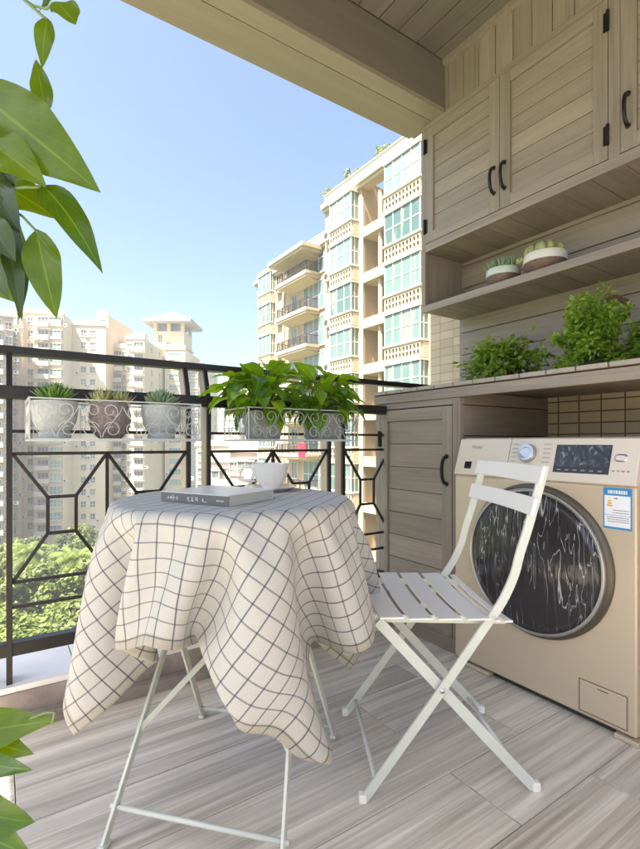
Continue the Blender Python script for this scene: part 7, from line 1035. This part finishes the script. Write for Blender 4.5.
b.tube([pc+Vector((0, 0, .06)), at(-90, 120, .60), at(-66, 190, .58)], .003, 6); rel(b.build('cords', 'stem', hp))
lp = thing('potted_pothos', 'pothos with broad leaves standing low at the left edge of the floor', 'potted plant', (-.33, .72, 0))
def rel2(o): o.matrix_parent_inverse = Matrix.Translation(-Vector(lp.location)); return o
b = MB()
big_leaf(b, -48, 738, 58, 720, .60, .585, 40, (.1, .75), .12, .10, 0, .40)
big_leaf(b, -26, 738, 34, 754, .60, .59, 28, (.2, .7), .06, .1, 0, .38)
rel2(b.build('foliage', 'bigleaf', lp, smooth=True))
b = MB()
big_leaf(b, -34, 764, 33, 770, .585, .57, 24, (.1, .9), .12, .15, 0, .42)
big_leaf(b, -34, 803, 35, 822, .56, .55, 38, (-.2, .5), .28, .12, 0, .5)
big_leaf(b, -28, 826, 32, 856, .55, .54, 36, (.2, .6), .18, .15, 0, .42)
big_leaf(b, -20, 845, 26, 880, .56, .55, 44, (0, .6), .18, .15, 0, .42)
rel2(b.build('lower_foliage', 'midleaf', lp, smooth=True))
b = MB(); base = Vector((-.33, .72, .30))
for q in ((-34, 738, .60), (-10, 738, .60), (-30, 752, .585), (-28, 796, .56), (-25, 815, .55), (-20, 845, .56)):
    p = at(*q); b.tube([base, base.lerp(p, .5)+Vector((0, 0, .06)), p], .002, 6)
b.tube([at(-10, 738, .60), at(10, 727, .592), at(46, 712, .585), at(55, 712, .584), at(52, 724, .584)], .0018, 6)
rel2(b.build('stems', 'stem', lp, smooth=True))
b = MB(); b.lathe([(0, 0), (.10, 0), (.11, .01), (.135, .29), (.14, .30), (.128, .30), (.125, .28), (0, .28)], (-.33, .72, 0), 48); rel2(b.build('pot', 'white', lp, smooth=True, split=45))
# ================================================================== OUTSIDE
GZ = -25.0
b = MB(); S = 6000; n = 24
for i in range(n):
    for j in range(n):
        x0 = -S+2*S*i/n; y0 = -S+2*S*j/n; b.add([(x0, y0, GZ), (x0+2*S/n, y0, GZ), (x0+2*S/n, y0+2*S/n, GZ), (x0, y0+2*S/n, GZ)], [(0, 1, 2, 3)])
g_ = b.build('ground', 'grass'); tag(g_, kind='structure')
# ---- window prototypes (local: y along the wall, x outwards is -x, origin at low middle)
def win_mesh(name, w, h, nm, rows, depth=0.0, frame=.06, mats=('trim', 'glass'), sill=True):
    """bay (depth>0) or flush window"""
    b = MB(); f = frame
    if depth > .02:
        b.box(-depth+.03, .0, -w/2+.03, w/2-.03, .03, h-.03, 1)
        for y in (-w/2, w/2-f): b.box(-depth, -depth+f, y, y+f, 0, h, 0)
        b.box(-depth-.08, 0, -w/2-.08, w/2+.08, -.10, 0, 0); b.box(-depth-.06, 0, -w/2-.06, w/2+.06, h, h+.12, 0)
        for k in range(1, nm): y = -w/2+w*k/nm; b.box(-depth+.012, -depth+.029, y-f/2, y+f/2, 0, h, 0)
        for k in range(1, rows): z = h*k/rows; b.box(-depth+.008, -depth+.029, -w/2+.06, w/2-.06, z-f/2, z+f/2, 0)
        for s in (-1, 1):
            for k in (1,): b.box(-depth*.5-f/2, -depth*.5+f/2, s*w/2-s*.03-.012, s*w/2-s*.03+.012, 0, h, 0)
            for k in range(1, rows): z = h*k/rows; b.box(-depth+.03, 0, s*w/2-s*.03-.01, s*w/2-s*.03+.01, z-f/2, z+f/2, 0)
    else:
        b.box(-.02, .05, -w/2, w/2, 0, h, 1)
        for y in (-w/2-f, w/2): b.box(-.05, .05, y, y+f, -f, h+f, 0)
        b.box(-.05, .05, -w/2, w/2, h, h+f, 0); b.box(-.05, .05, -w/2, w/2, -f, 0, 0)
        for k in range(1, nm): y = -w/2+w*k/nm; b.box(-.04, -.021, y-f/2, y+f/2, 0, h, 0)
        for k in range(1, rows): z = h*k/rows; b.box(-.035, -.021, -w/2, w/2, z-f/2, z+f/2, 0)
        if sill: b.box(-.15, .05, -w/2-.12, w/2+.12, -f-.1, -f-.001, 0)
    return b.mesh(name, mats)
def put(me, name, parent, loc, rz=0.0):
    o = bpy.data.objects.new(name, me); col.objects.link(o); o.parent = parent; o.location = loc; o.rotation_euler.z = rz; return o
# ---- the near cream block, its front along our own wall line
nb = thing('apartment_block', 'near cream apartment block with bay windows and roof canopy, right beyond the railing', 'building', (0, 0, 0))
SX, SX2 = 20.0, 22.3
FH = 3.03; F0 = 6.59-.9; lv = [F0+FH*k for k in range(-10, 4)]
ROOF = 18.2
b = MB()
b.box(SX, 34, 25.0, 29.3, GZ, ROOF, 0); b.box(SX+1.9, 34, 22.3, 24.99, GZ, ROOF-.4, 1); b.box(SX, 34, 8, 22.29, GZ, ROOF, 0)
b.box(SX2, 34, 29.31, 45.2, GZ, 17.4, 0)
b.build('wall', ['cream', 'loggia'], nb)
b = MB()
for (x, y0, y1, z) in ((SX, 8, 29.4, ROOF), (SX2, 29.5, 45.3, 17.4)):
    b.box(x-.35, x+.6, y0, y1, z-.28, z+.05); b.box(x-.18, x+.6, y0, y1, z-.5, z-.281); b.box(x, x+.25, y0, y1, z+.0501, z+.75); b.box(x-.05, x+.3, y0, y1, z+.7501, z+.85)
b.box(SX2-.35, 33, 45.2, 45.6, 17.12, 17.45)
b.build('cornice', 'cream2', nb)
b = MB(); b.box(SX+1.2, 30, 10, 21.3, ROOF+.05, ROOF+4.6, 0); b.box(SX+.95, 30.2, 9.8, 21.6, ROOF+4.6, ROOF+4.95, 1)
for y in range(11, 21, 1): b.box(SX+1.14, SX+1.199, y, y+.08, ROOF+.9, ROOF+4.3, 1)
b.build('penthouse', ['glass', 'trim'], nb)
mE = win_mesh('bay_window', 3.0, 1.85, 4, 2, .62); mC = win_mesh('bay_window', 2.5, 1.85, 3, 2, .62); mA = win_mesh('bay_window', 2.6, 1.85, 3, 2, .55)
mD = win_mesh('balcony_door', 3.2, 2.3, 4, 2, 0.0, .07); mS = win_mesh('window', .9, 1.4, 2, 1, 0.0, .06)
def panel_mesh(w, depth, h=.80):
    b = MB(); x = -depth
    b.box(x, x+.14, -w/2, w/2, 0, .10, 0); b.box(x, x+.14, -w/2, w/2, h-.1, h, 0); b.box(x-.05, x+.2, -w/2-.05, w/2+.05, h+.0005, h+.08, 0)
    k = int(w/.30)
    for i in range(k+1): y = -w/2+(w-.1)*i/k; b.box(x+.001, x+.139, y, y+.1, .1, h-.1, 0)
    b.box(x+.002, x+.138, -w/2+.1, w/2-.1, h/2-.04, h/2+.04, 0)
    for s in (-1, 1): b.box(x+.1405, -.001, s*w/2-.05, s*w/2+.05, 0, h, 0)
    b.box(-.02, -.001, -w/2+.05, w/2-.05, .05, h-.05, 1)
    b.box(x-.06, 0, -w/2-.06, w/2+.06, -.14, -.0005, 0)
    return b.mesh('pierced_parapet', ['cream2', 'loggia'])
pE = panel_mesh(3.0, .62); pC = panel_mesh(2.5, .62); pA = panel_mesh(2.6, .55)
ac = MB(); ac.box(-.36, -.02, -.42, .42, 0, .6, 0); ac.lathe([(.23, 0), (.23, .012), (.2, .015), (0, .015)], (-.36, .1, .3), 18, 1, axis=Matrix.Rotation(-math.pi/2, 3, 'Y')); ac.box(-.4, 0, -.44, .44, -.05, -.0005, 0)
acm = ac.mesh('air_conditioner', ['acwhite', 'gap'])
lg = MB(); lg.box(SX-.02, SX+1.899, 22.3, 24.98, -.30, 0, 0); lg.box(SX+.0, SX+.12, 22.3, 24.98, .0005, .35, 1)
lgm = lg.mesh('loggia_floor', ['cream2', 'cream'])
def balcony_mesh(w, d):
    b = MB(); b.box(-d, -.001, -w/2, w/2, -.22, 0, 0); b.box(-d-.08, -d-.0005, -w/2-.08, w/2+.08, -.06, .24, 0)
    for s in (-1, 1): b.box(-d-.0, -.001, s*w/2-.04+(.04*s), s*w/2+.04+(.04*s), .0005, .24, 0)
    b.prism([(-d+.35, -.2205), (-.001, -.5), (-.001, -.2205)], 'y', -w/2+.2, w/2-.2, 0)
    return b.mesh('balcony', ['cream2'])
bm_ = balcony_mesh(5.0, 1.35)
def balrail_mesh(w, d, n_):
    b = MB()
    b.box(-d, -d+.05, -w/2, w/2, 1.0, 1.05); b.box(-d, -d+.04, -w/2, w/2, .30, .335)
    for i in range(n_+1): y = -w/2+(w-.03)*i/n_; b.box(-d+.008, -d+.032, y, y+.03, .24, 1.0)
    for k in range(6): y = -w/2+(w-.09)*k/5; b.box(-d-.01, -d+.06, y, y+.09, .2405, 1.051)
    for s in (-1, 1):
        q = s*(w/2-.02); b.box(-d+.051, -.01, q-.02, q+.02, 1.0, 1.05); b.box(-d+.051, -.01, q-.015, q+.015, .30, .335)
        for i in range(1, 9): x = -d+d*i/9; b.box(x-.012, x+.012, q-.012, q+.012, .24, 1.0)
    return b.mesh('railing', 'railblack')
rm_ = balrail_mesh(5.0, 1.35, 34)
pipe = MB()
for y, x in ((23.5, SX+.35), (30.2, SX2-.09), (32.0, SX2-.09), (39.4, SX2-.09), (24.85, SX-.05), (22.38, SX-.05)): pipe.tube([(x, y, GZ), (x, y, 17.0)], .07 if x != SX+.35 else .16, 8)
pipe.build('drain_pipe', 'cream2', nb)
rg = random.Random(4)
YBc = 36.0
for i, z in enumerate(lv):
    put(mE, 'bay_window', nb, (SX-.0, 20.55, z+.9)); put(pE, 'pierced_parapet', nb, (SX, 20.55, z-.05))
    put(mE, 'bay_window', nb, (SX-.0, 15.6, z+.9)); put(pE, 'pierced_parapet', nb, (SX, 15.6, z-.05))
    put(mC, 'bay_window', nb, (SX, 26.6, z+.9)); put(pC, 'pierced_parapet', nb, (SX, 26.6, z-.05))
    put(lgm, 'loggia_floor', nb, (0, 0, z-.1))
    if z < 15:
        put(mA, 'bay_window', nb, (SX2, 42.6, z+.75)); put(pA, 'pierced_parapet', nb, (SX2, 42.6, z-.2))
        put(bm_, 'balcony', nb, (SX2, YBc, z)); put(rm_, 'railing', nb, (SX2, YBc, z)); put(mD, 'balcony_door', nb, (SX2-.001, YBc-1.6, z+.3)); put(mS, 'window', nb, (SX2-.001, YBc+1.6, z+1.0)); put(mS, 'window', nb, (SX2-.001, 31.1, z+.9))
    if z > -8:
        put(acm, 'air_conditioner', nb, (SX-.001, 28.6, z+.3+rg.uniform(-.1, .5)))
        if z < 15: put(acm, 'air_conditioner', nb, (SX2-.001, 40.3, z+.3))
b = MB(); b.box(SX2-1.9, SX2-.001, YBc-2.9, YBc+2.9, 16.55, 16.75); b.box(SX2-2.05, SX2-.001, YBc-3.05, YBc+3.05, 16.7505, 17.05); b.prism([(SX2-1.2, 16.5495), (SX2-.001, 16.2), (SX2-.001, 16.5495)], 'y', YBc-2.4, YBc+2.4); b.build('canopy', 'cream2', nb)
rd = MB(); rd.box(-.04, .04, -.55, .55, 0, 1.15)
for q in range(4): rd.box(-.07, -.041, -.53+.28*q, -.37+.28*q, .03, 1.1)
zl = max(z for z in lv if z < -.3)
rc = rd.build('blanket', 'red'); tag(rc, 'red blanket hung out over a balcony railing of the cream block', 'blanket'); rc.location = (SX2-1.35-.06, YBc-2.0, zl-.05)
# roof garden shrubs along the cornice
def crown_mesh(seed, R, H, n_, leaf, mat, lobes=9, squash=.8):
    """leaf clumps spread through the volume of a few overlapping lobes"""
    rg = random.Random(seed); b = MB(); L = []
    for k in range(lobes):
        a = rg.uniform(0, 6.283); r = R*rg.uniform(.1, .72); z = H*rg.uniform(.25, .85)
        L.append((Vector((r*math.cos(a), r*math.sin(a), z)), R*rg.uniform(.30, .52)*(1.1-.4*z/H)))
    for k in range(n_):
        c, q = L[k % lobes]
        d = Vector((rg.gauss(0, 1), rg.gauss(0, 1), rg.gauss(0, 1)*squash)).normalized(); p = c+d*q*(rg.random()**.45)
        nrm = (d+Vector((rg.gauss(0, .6), rg.gauss(0, .6), rg.gauss(.5, .6)))).normalized(); t = nrm.orthogonal().normalized(); t.rotate(Matrix.Rotation(rg.uniform(0, 6.28), 3, nrm)); s_ = nrm.cross(t)
        l = leaf*rg.uniform(.6, 1.4)
        b.add([p-t*l*.5, p+s_*l*.28-t*l*.05+nrm*l*.06, p+t*l*.5, p-s_*l*.28-t*l*.05+nrm*l*.06], [(0, 1, 2, 3)])
    return b.mesh('crown', mat)
shm = [crown_mesh(60+k, .60, .9, 110, .20, 'shrub', 6) for k in range(2)]
for k in range(9):
    y = 22.0+1.0*k
    o = bpy.data.objects.new('rooftop_shrub', shm[k % 2]); col.objects.link(o); o.location = (SX+.6, y, ROOF+.6+.15*(k % 3)); o.rotation_euler.z = k*1.3; o.scale = (1, 1, (.7, 1.0, 1.25)[k % 3]); tag(o, 'green shrub growing along the roof edge of the near cream block', 'shrub', 'rooftop shrubs')
# ---- far towers: local x is to the right, y away; fronts turned towards the balcony
def root_at(name, label, u, d, cat='building', turn=0.0):
    p = FW*d+RT*((u-320)/FPX*d); return thing(name, label, cat, (p.x, p.y, GZ), -YAW+turn)
def fwin(name, w, h, depth, mats, nm=2, balc=False):
    m = MB()
    m.box(-w/2, w/2, -depth, -.001 if depth else .02, 0, h, 1); f = .09
    for x in [-w/2, w/2-f]+[-w/2+w*k/nm-f/2 for k in range(1, nm)]: m.box(x, x+f, -depth-.06, -depth-.0005, 0, h, 0)
    m.box(-w/2-.1, w/2+.1, -depth-.16, 0, -.22, -.0005, 0); m.box(-w/2-.1, w/2+.1, -depth-.14, 0, h+.0005, h+.14, 0)
    m.box(-w/2+f, w/2-f, -depth-.05, -depth-.0005, h*.38, h*.38+.08, 0)
    if balc:
        m.box(-w/2-.3, w/2+.3, -depth-1.2, -depth-.17, -.55, -.3, 2); m.box(-w/2-.3, w/2+.3, -depth-1.2, -depth-1.1, -.2995, .55, 2)
        for s in (-1, 1): m.box(s*(w/2+.25)-.05, s*(w/2+.25)+.05, -depth-1.0995, -depth-.17, -.2995, .55, 2)
    return m.mesh(name, mats)
def tower(name, label, u0, u1, vtop, d, wallmat, cols, floors, steps=(), zoff=0.0, roofbits=True, fh=3.0, turn=0.0, deep=16.0):
    """cols: (u, kind); steps: (u0, u1, dy) pieces of the front set forwards or back"""
    t = root_at(name, label, (u0+u1)/2, d, turn=turn); k = d/FPX; uc = (u0+u1)/2
    H = CAMZ+(HOR-vtop)*k-GZ
    b = MB(); sl = [(u0, u1, 0.0, 0.0)] if not steps else steps
    for (a, c, dy, dh) in sl: b.box((a-uc)*k, (c-uc)*k-.01, dy, deep, 0, H+dh)
    b.build('wall', wallmat, t)
    for (a, c, dy, dh) in sl:
        b = MB(); b.box((a-uc)*k-.25, (c-uc)*k+.2, dy-.3, dy+.5, H+dh+.001, H+dh+.4)
        b.box((a-uc)*k-.05, (c-uc)*k+.05, dy-.02, dy+.25, H+dh+.401, H+dh+1.15)
        b.build('parapet', 'trim', t)
    if roofbits:
        for (a, c, dy, dh) in sl:
            w = (c-a)*k
            if w > 4: b = MB(); b.box((a-uc)*k+w*.2, (a-uc)*k+w*.6, dy+4, dy+8, H+dh, H+dh+2.6); b.build('roof_house', wallmat, t)
    cache = {}; cnt = 0
    def dyof(u):
        for (a, c, dy, dh) in sl:
            if a <= u <= c: return dy, dh
        return 0, 0
    rest = MB()
    for f in range(floors):
        for (u, kind) in cols:
            dy, dh = dyof(u); z = H+dh-2.6-fh*f
            if z < 1: continue
            if kind not in cache:
                cache[kind] = {'s': lambda: fwin('window', 1.3, 1.4, 0.0, ('trim', 'darkglass')), 'g': lambda: fwin('window', 2.6, 1.7, .5, ('trim', 'greenglass'), 3), 'b': lambda: fwin('window', 2.4, 1.8, .0, ('trim', 'darkglass', 'trim'), 3, True), 'w': lambda: fwin('window', 2.0, 1.5, .3, ('trim', 'darkglass'), 2), 'n': lambda: fwin('window', 3.4, 1.5, .0, ('trim', 'greenglass'), 4)}[kind]()
            cnt += 1
            if cnt <= 99: put(cache[kind], 'window', t, ((u-uc)*k, dy-.002, z))
            else:
                me = cache[kind]; off = Vector(((u-uc)*k, dy-.002, z))
                for p in me.polygons: rest.add([me.vertices[i].co+off for i in p.vertices], [tuple(range(len(p.vertices)))], p.material_index)
    # small windows up the right-hand flank and air conditioners beside the front windows
    ws = cache.get('s') or fwin('window', 1.3, 1.4, 0.0, ('trim', 'darkglass')); rg = random.Random(int(u1*3+d)); na = 0
    a, c, dy, dh = sl[-1]
    for f in range(floors):
        z = H+dh-2.6-fh*f
        if z < 1: continue
        for q in (.3, .68):
            if cnt < 99: put(ws, 'window', t, ((c-uc)*k-.01+.002, dy+(deep-dy)*q, z), math.pi/2); cnt += 1
        for (u, kind) in cols:
            if rg.random() < .55 and na < 90:
                dy2, dh2 = dyof(u); na += 1
                put(acm, 'air_conditioner', t, ((u-uc)*k+rg.choice((-1, 1))*(1.35 if kind == 's' else 2.1), dy2-.003, H+dh2-3.0-fh*f+rg.uniform(-.3, .3)), math.pi/2)
    if rest.v:
        o = rest.build('windows', ['trim', 'darkglass', 'trim'], t); o['kind'] = 'stuff'
    return t, H, k, uc
tower('brown_tower', 'brown apartment tower cut by the left edge of the view', -70, 6, 312, 96, 'farbrown', [(-40, 'b'), (-25, 's'), (-10, 'b'), (2, 's')], 17, turn=rad(33))
tower('cream_tower', 'tall pale cream tower with green glazed bays, left behind the succulent tray', 8, 97, 315, 112, 'far1', [(15, 'g'), (30, 's'), (45, 'b'), (57, 'g'), (75, 's'), (84, 's')], 17,
      steps=((8, 24, 0.0, 0), (24, 37, 1.2, .6), (37, 64, -.8, 0), (64, 97, 5, -1.0)), turn=rad(9))
tower('stepped_tower', 'yellowish cream tower with stepped front between the two taller towers', 97, 146, 346, 124, 'far2', [(103, 's'), (113, 'b'), (122, 'w'), (131, 's'), (140, 'b')], 16, steps=((97, 108, 0, 8.0), (108, 128, 2.5, 0), (128, 146, -1, 1.5)))
tt, H, k, uc = tower('lookout_tower', 'cream tower crowned by a square lookout under a pagoda roof', 146, 206, 352, 138, 'far1', [(151, 's'), (159, 's'), (176, 'n'), (192, 'g'), (202, 's')], 18, steps=((146, 166, 1.5, -2), (166, 186, -1, .5), (186, 206, 2, -4.5)))
b = MB(); x0, x1 = (151-uc)*k, (182-uc)*k; zt = 25+.83+(442-322)*k
b.box(x0, x1, 2, 2+(x1-x0), H-1.5, zt-2.2); b.box(x0-.5, x1+.5, 1.5, 2.5+(x1-x0), zt-7, zt-6.6)
for x in (x0, x1-1.0, (x0+x1)/2-.5):
    for y in (2, 1+(x1-x0)): b.box(x, x+1, y, y+1, zt-2.1995, zt+.8)
b.box(x0+1.2, x1-1.2, 3.4, .6+(x1-x0), zt-2.1995, zt+.8, 1)
b.build('lookout', ['far1', 'darkglass'], tt)
b = MB(); cx, cy = (x0+x1)/2, 2+(x1-x0)/2; hw_ = (x1-x0)/2
def ring(r, z): return [(cx-r, cy-r, z), (cx+r, cy-r, z), (cx+r, cy+r, z), (cx-r, cy+r, z)]
V = ring(hw_+2.6, zt+.2)+ring(hw_+2.7, zt+.7)+ring(hw_+.9, zt+1.6)+ring(hw_*.45, zt+3.6)+ring(.3, zt+4.6)
for i in (0, 1, 2, 3): V[4+i] = (V[4+i][0], V[4+i][1], V[4+i][2]+.3)
b.add(V, [(3, 2, 1, 0)]+[(q*4+i, q*4+(i+1) % 4, q*4+4+(i+1) % 4, q*4+4+i) for q in range(4) for i in range(4)]+[(16, 17, 18, 19)])
b.build('pagoda_roof', 'roofgrey', tt)
for q, (x, z) in enumerate(((x0+2, zt-5.5), (x0+2, zt-10), (cx, H+1.0))): put(fwin('window', 1.3, 2.2, 0, ('trim', 'darkglass')), 'window', tt, (x, 1.99, z))
tower('white_tower', 'very pale washed-out white tower seen between the wire trays', 210, 248, 372, 190, 'farfaded', [(216, 'n'), (225, 's'), (233, 'n'), (243, 's')], 22, steps=((210, 222, 0, -6), (222, 238, -2, 0), (238, 248, 1, -3)))
tower('pale_far_tower', 'faint pale tower farthest off, rising beside the cream bay window block', 236, 264, 396, 235, 'farfaded', [(241, 's'), (250, 'n'), (259, 's')], 20, steps=((236, 246, 0, -3), (246, 264, -1, 0)))
tower('pink_block', 'low pinkish apartment block behind the coffee cup', 204, 292, 462, 60, 'farpink', [(212, 'w'), (224, 'b'), (236, 's'), (247, 'w'), (259, 'b'), (270, 's'), (282, 'w')], 8, steps=((204, 232, 0, 0), (232, 262, -1.2, 1.2), (262, 292, .8, -.6)), deep=8)
tower('cream_row_block', 'pale cream block standing between the pink block and the washed-out white tower', 196, 262, 446, 88, 'far1', [(203, 'w'), (213, 's'), (223, 'b'), (235, 'w'), (247, 'b'), (257, 's')], 9, deep=10)
# ---- trees in the park below
cm = {'a': [crown_mesh(1+k, 4.2, 6.5, 3000, .62, 'tree1', 15) for k in range(3)], 'b': [crown_mesh(21+k, 4.0, 7.0, 3000, .62, 'tree2', 15) for k in range(2)], 'c': [crown_mesh(41+k, 3.6, 8.0, 2800, .60, 'tree3', 13) for k in range(2)]}
def trunk_mesh(seed, h):
    rg = random.Random(seed); b = MB(); b.tube([(0, 0, 0), (.1, 0, h*.4), (.05, .1, h*.75), (.1, .1, h+2)], .28, 8, 0, .10)
    for q in range(5):
        a = q*1.3+rg.random(); b.tube([(.05, .05, h*.75), (1.0*math.cos(a), 1.0*math.sin(a), h+.8), (2.4*math.cos(a), 2.4*math.sin(a), h+2.6+rg.random())], .12, 6, 0, .03)
    return b.mesh('trunk', 'bark')
tm = [trunk_mesh(k, 3.6) for k in range(3)]
pm = MB(); rg = random.Random(12)
for q in range(26):
    a = q*2.39996; el = 1.25-1.5*(q/26); pr = None; pts = []
    for i in range(8):
        t = i/7; r = 3.1*t*math.cos(el*.8); z = 3.1*t*math.sin(el)-1.9*t*t*1.0; pts.append(Vector((r*math.cos(a), r*math.sin(a), z)))
    for i in range(1, 8):
        d = (pts[i]-pts[i-1]).normalized(); sd = d.cross(Vector((0, 0, 1))).normalized()
        for s in (-1, 1):
            for j in (0, .33, .66):
                p = pts[i-1].lerp(pts[i], j); l = .85*(1-.5*abs(i/7-.45)); e = p+sd*s*l*.8+d*l*.5+Vector((0, 0, -.35*l)); w = d*.06
                pm.add([p-w, p+w, e], [(0, 1, 2)])
pmm = pm.mesh('crown', 'tree1')
pt = MB(); pt.tube([(0, 0, 0), (.15, .05, 3), (.1, .1, 7.6)], .22, 8, 0, .14); ptm = pt.mesh('trunk', 'bark')
LB = {'a': ('broad_tree', 'round yellow green tree in the park far below the railing', 'yellow green park trees'), 'b': ('park_tree', 'mid green broad tree in the park far below the railing', 'mid green park trees'), 'c': ('dark_tree', 'dark green dense tree at the foot of the far towers', 'dark green park trees'), 'p': ('palm_tree', 'feathery palm tree rising among the park trees below the railing', 'park palms')}
rg = random.Random(77)
def tree(kind, u, d, top):
    p = FW*d+RT*((u-320)/FPX*d); nm, lb, gp = LB[kind]
    t = thing(nm, lb, 'tree', (p.x, p.y, GZ), rg.uniform(0, 6.28), gp); h = max(3.0, top-GZ)
    if kind == 'p':
        put(pmm, 'crown', t, (.1, .1, 7.6)); put(ptm, 'trunk', t, (0, 0, 0)); s = h/9.0; t.scale = (s, s, s)
    else:
        put(rg.choice(cm[kind]), 'crown', t, (0, 0, 3.4)); put(rg.choice(tm), 'trunk', t, (0, 0, 0)); s = h/(9.7 if kind != 'c' else 11); t.scale = (s*rg.uniform(.95, 1.25), s*rg.uniform(.95, 1.25), s)
# rows: (depth, picture height of the tops, kinds)
for (d, v, kinds, u0, u1, du) in ((92, 535, 'cbcp', -60, 215, 16), (76, 548, 'bcpb', -80, 330, 23), (60, 568, 'abab', -120, 330, 32), (47, 604, 'aab', -160, 360, 46), (37, 648, 'aba', -200, 380, 62)):
    u = u0; i = 0
    while u < u1:
        dd = d*rg.uniform(.95, 1.05); vv = v+rg.uniform(-7, 9); kind = kinds[i % len(kinds)]
        tree(kind, u+rg.uniform(-6, 6), dd, CAMZ-(vv-HOR)/FPX*dd); u += du; i += 1
tree('p', 74, 62, CAMZ-(545-HOR)/FPX*62); tree('p', 30, 70, CAMZ-(540-HOR)/FPX*70)

# thin summer haze, one even box round the balcony, the park and the towers
b = MB(); b.box(-260, 260, -60, 260, GZ-1, 46)
hz_, nt, bs = newmat('thin haze'); nt.nodes.remove(bs)
pv = N(nt, 'ShaderNodeVolumePrincipled', Density=.0010, Anisotropy=.2); pv.inputs['Color'].default_value = (.92, .94, .97, 1)
nt.links.new(pv.outputs[0], nt.nodes['Material Output'].inputs['Volume']); M['haze'] = hz_
hz = b.build('haze', 'haze'); tag(hz, kind='stuff')

# ================================================================== LIGHT
EL, AZ = rad(60), rad(-103)              # sun high over the left end of the balcony; azimuth from +Y clockwise
sd = Vector((math.sin(AZ)*math.cos(EL), math.cos(AZ)*math.cos(EL), math.sin(EL)))
sl_ = bpy.data.lights.new('sun', 'SUN'); sl_.energy = 5.0; sl_.angle = rad(.5); sl_.color = (1.0, .91, .78)
so_ = bpy.data.objects.new('sun', sl_); col.objects.link(so_); so_.rotation_euler = sd.to_track_quat('Z', 'Y').to_euler()
w = bpy.data.worlds.new('World'); sc.world = w; w.use_nodes = True; nt = w.node_tree
sky = nt.nodes.new('ShaderNodeTexSky'); sky.sky_type = 'NISHITA'; sky.sun_disc = False; sky.sun_elevation = EL; sky.sun_rotation = AZ
sky.altitude = 50; sky.air_density = 1.0; sky.dust_density = 4.2; sky.ozone_density = 6.0
nt.links.new(sky.outputs[0], nt.nodes['Background'].inputs[0]); nt.nodes['Background'].inputs[1].default_value = .075
sc.render.engine = 'CYCLES'
cy = sc.cycles; cy.max_bounces = 10; cy.diffuse_bounces = 6; cy.glossy_bounces = 4; cy.transmission_bounces = 6; cy.transparent_max_bounces = 8
cy.use_denoising = True; cy.sample_clamp_indirect = 6.0
try: cy.denoiser = 'OPENIMAGEDENOISE'
except Exception: pass
cy.use_adaptive_sampling = True; cy.adaptive_threshold = .015
vs = sc.view_settings; vs.view_transform = 'Standard'; vs.look = 'None'; vs.gamma = 1; vs.use_curve_mapping = False; vs.exposure = 2.3
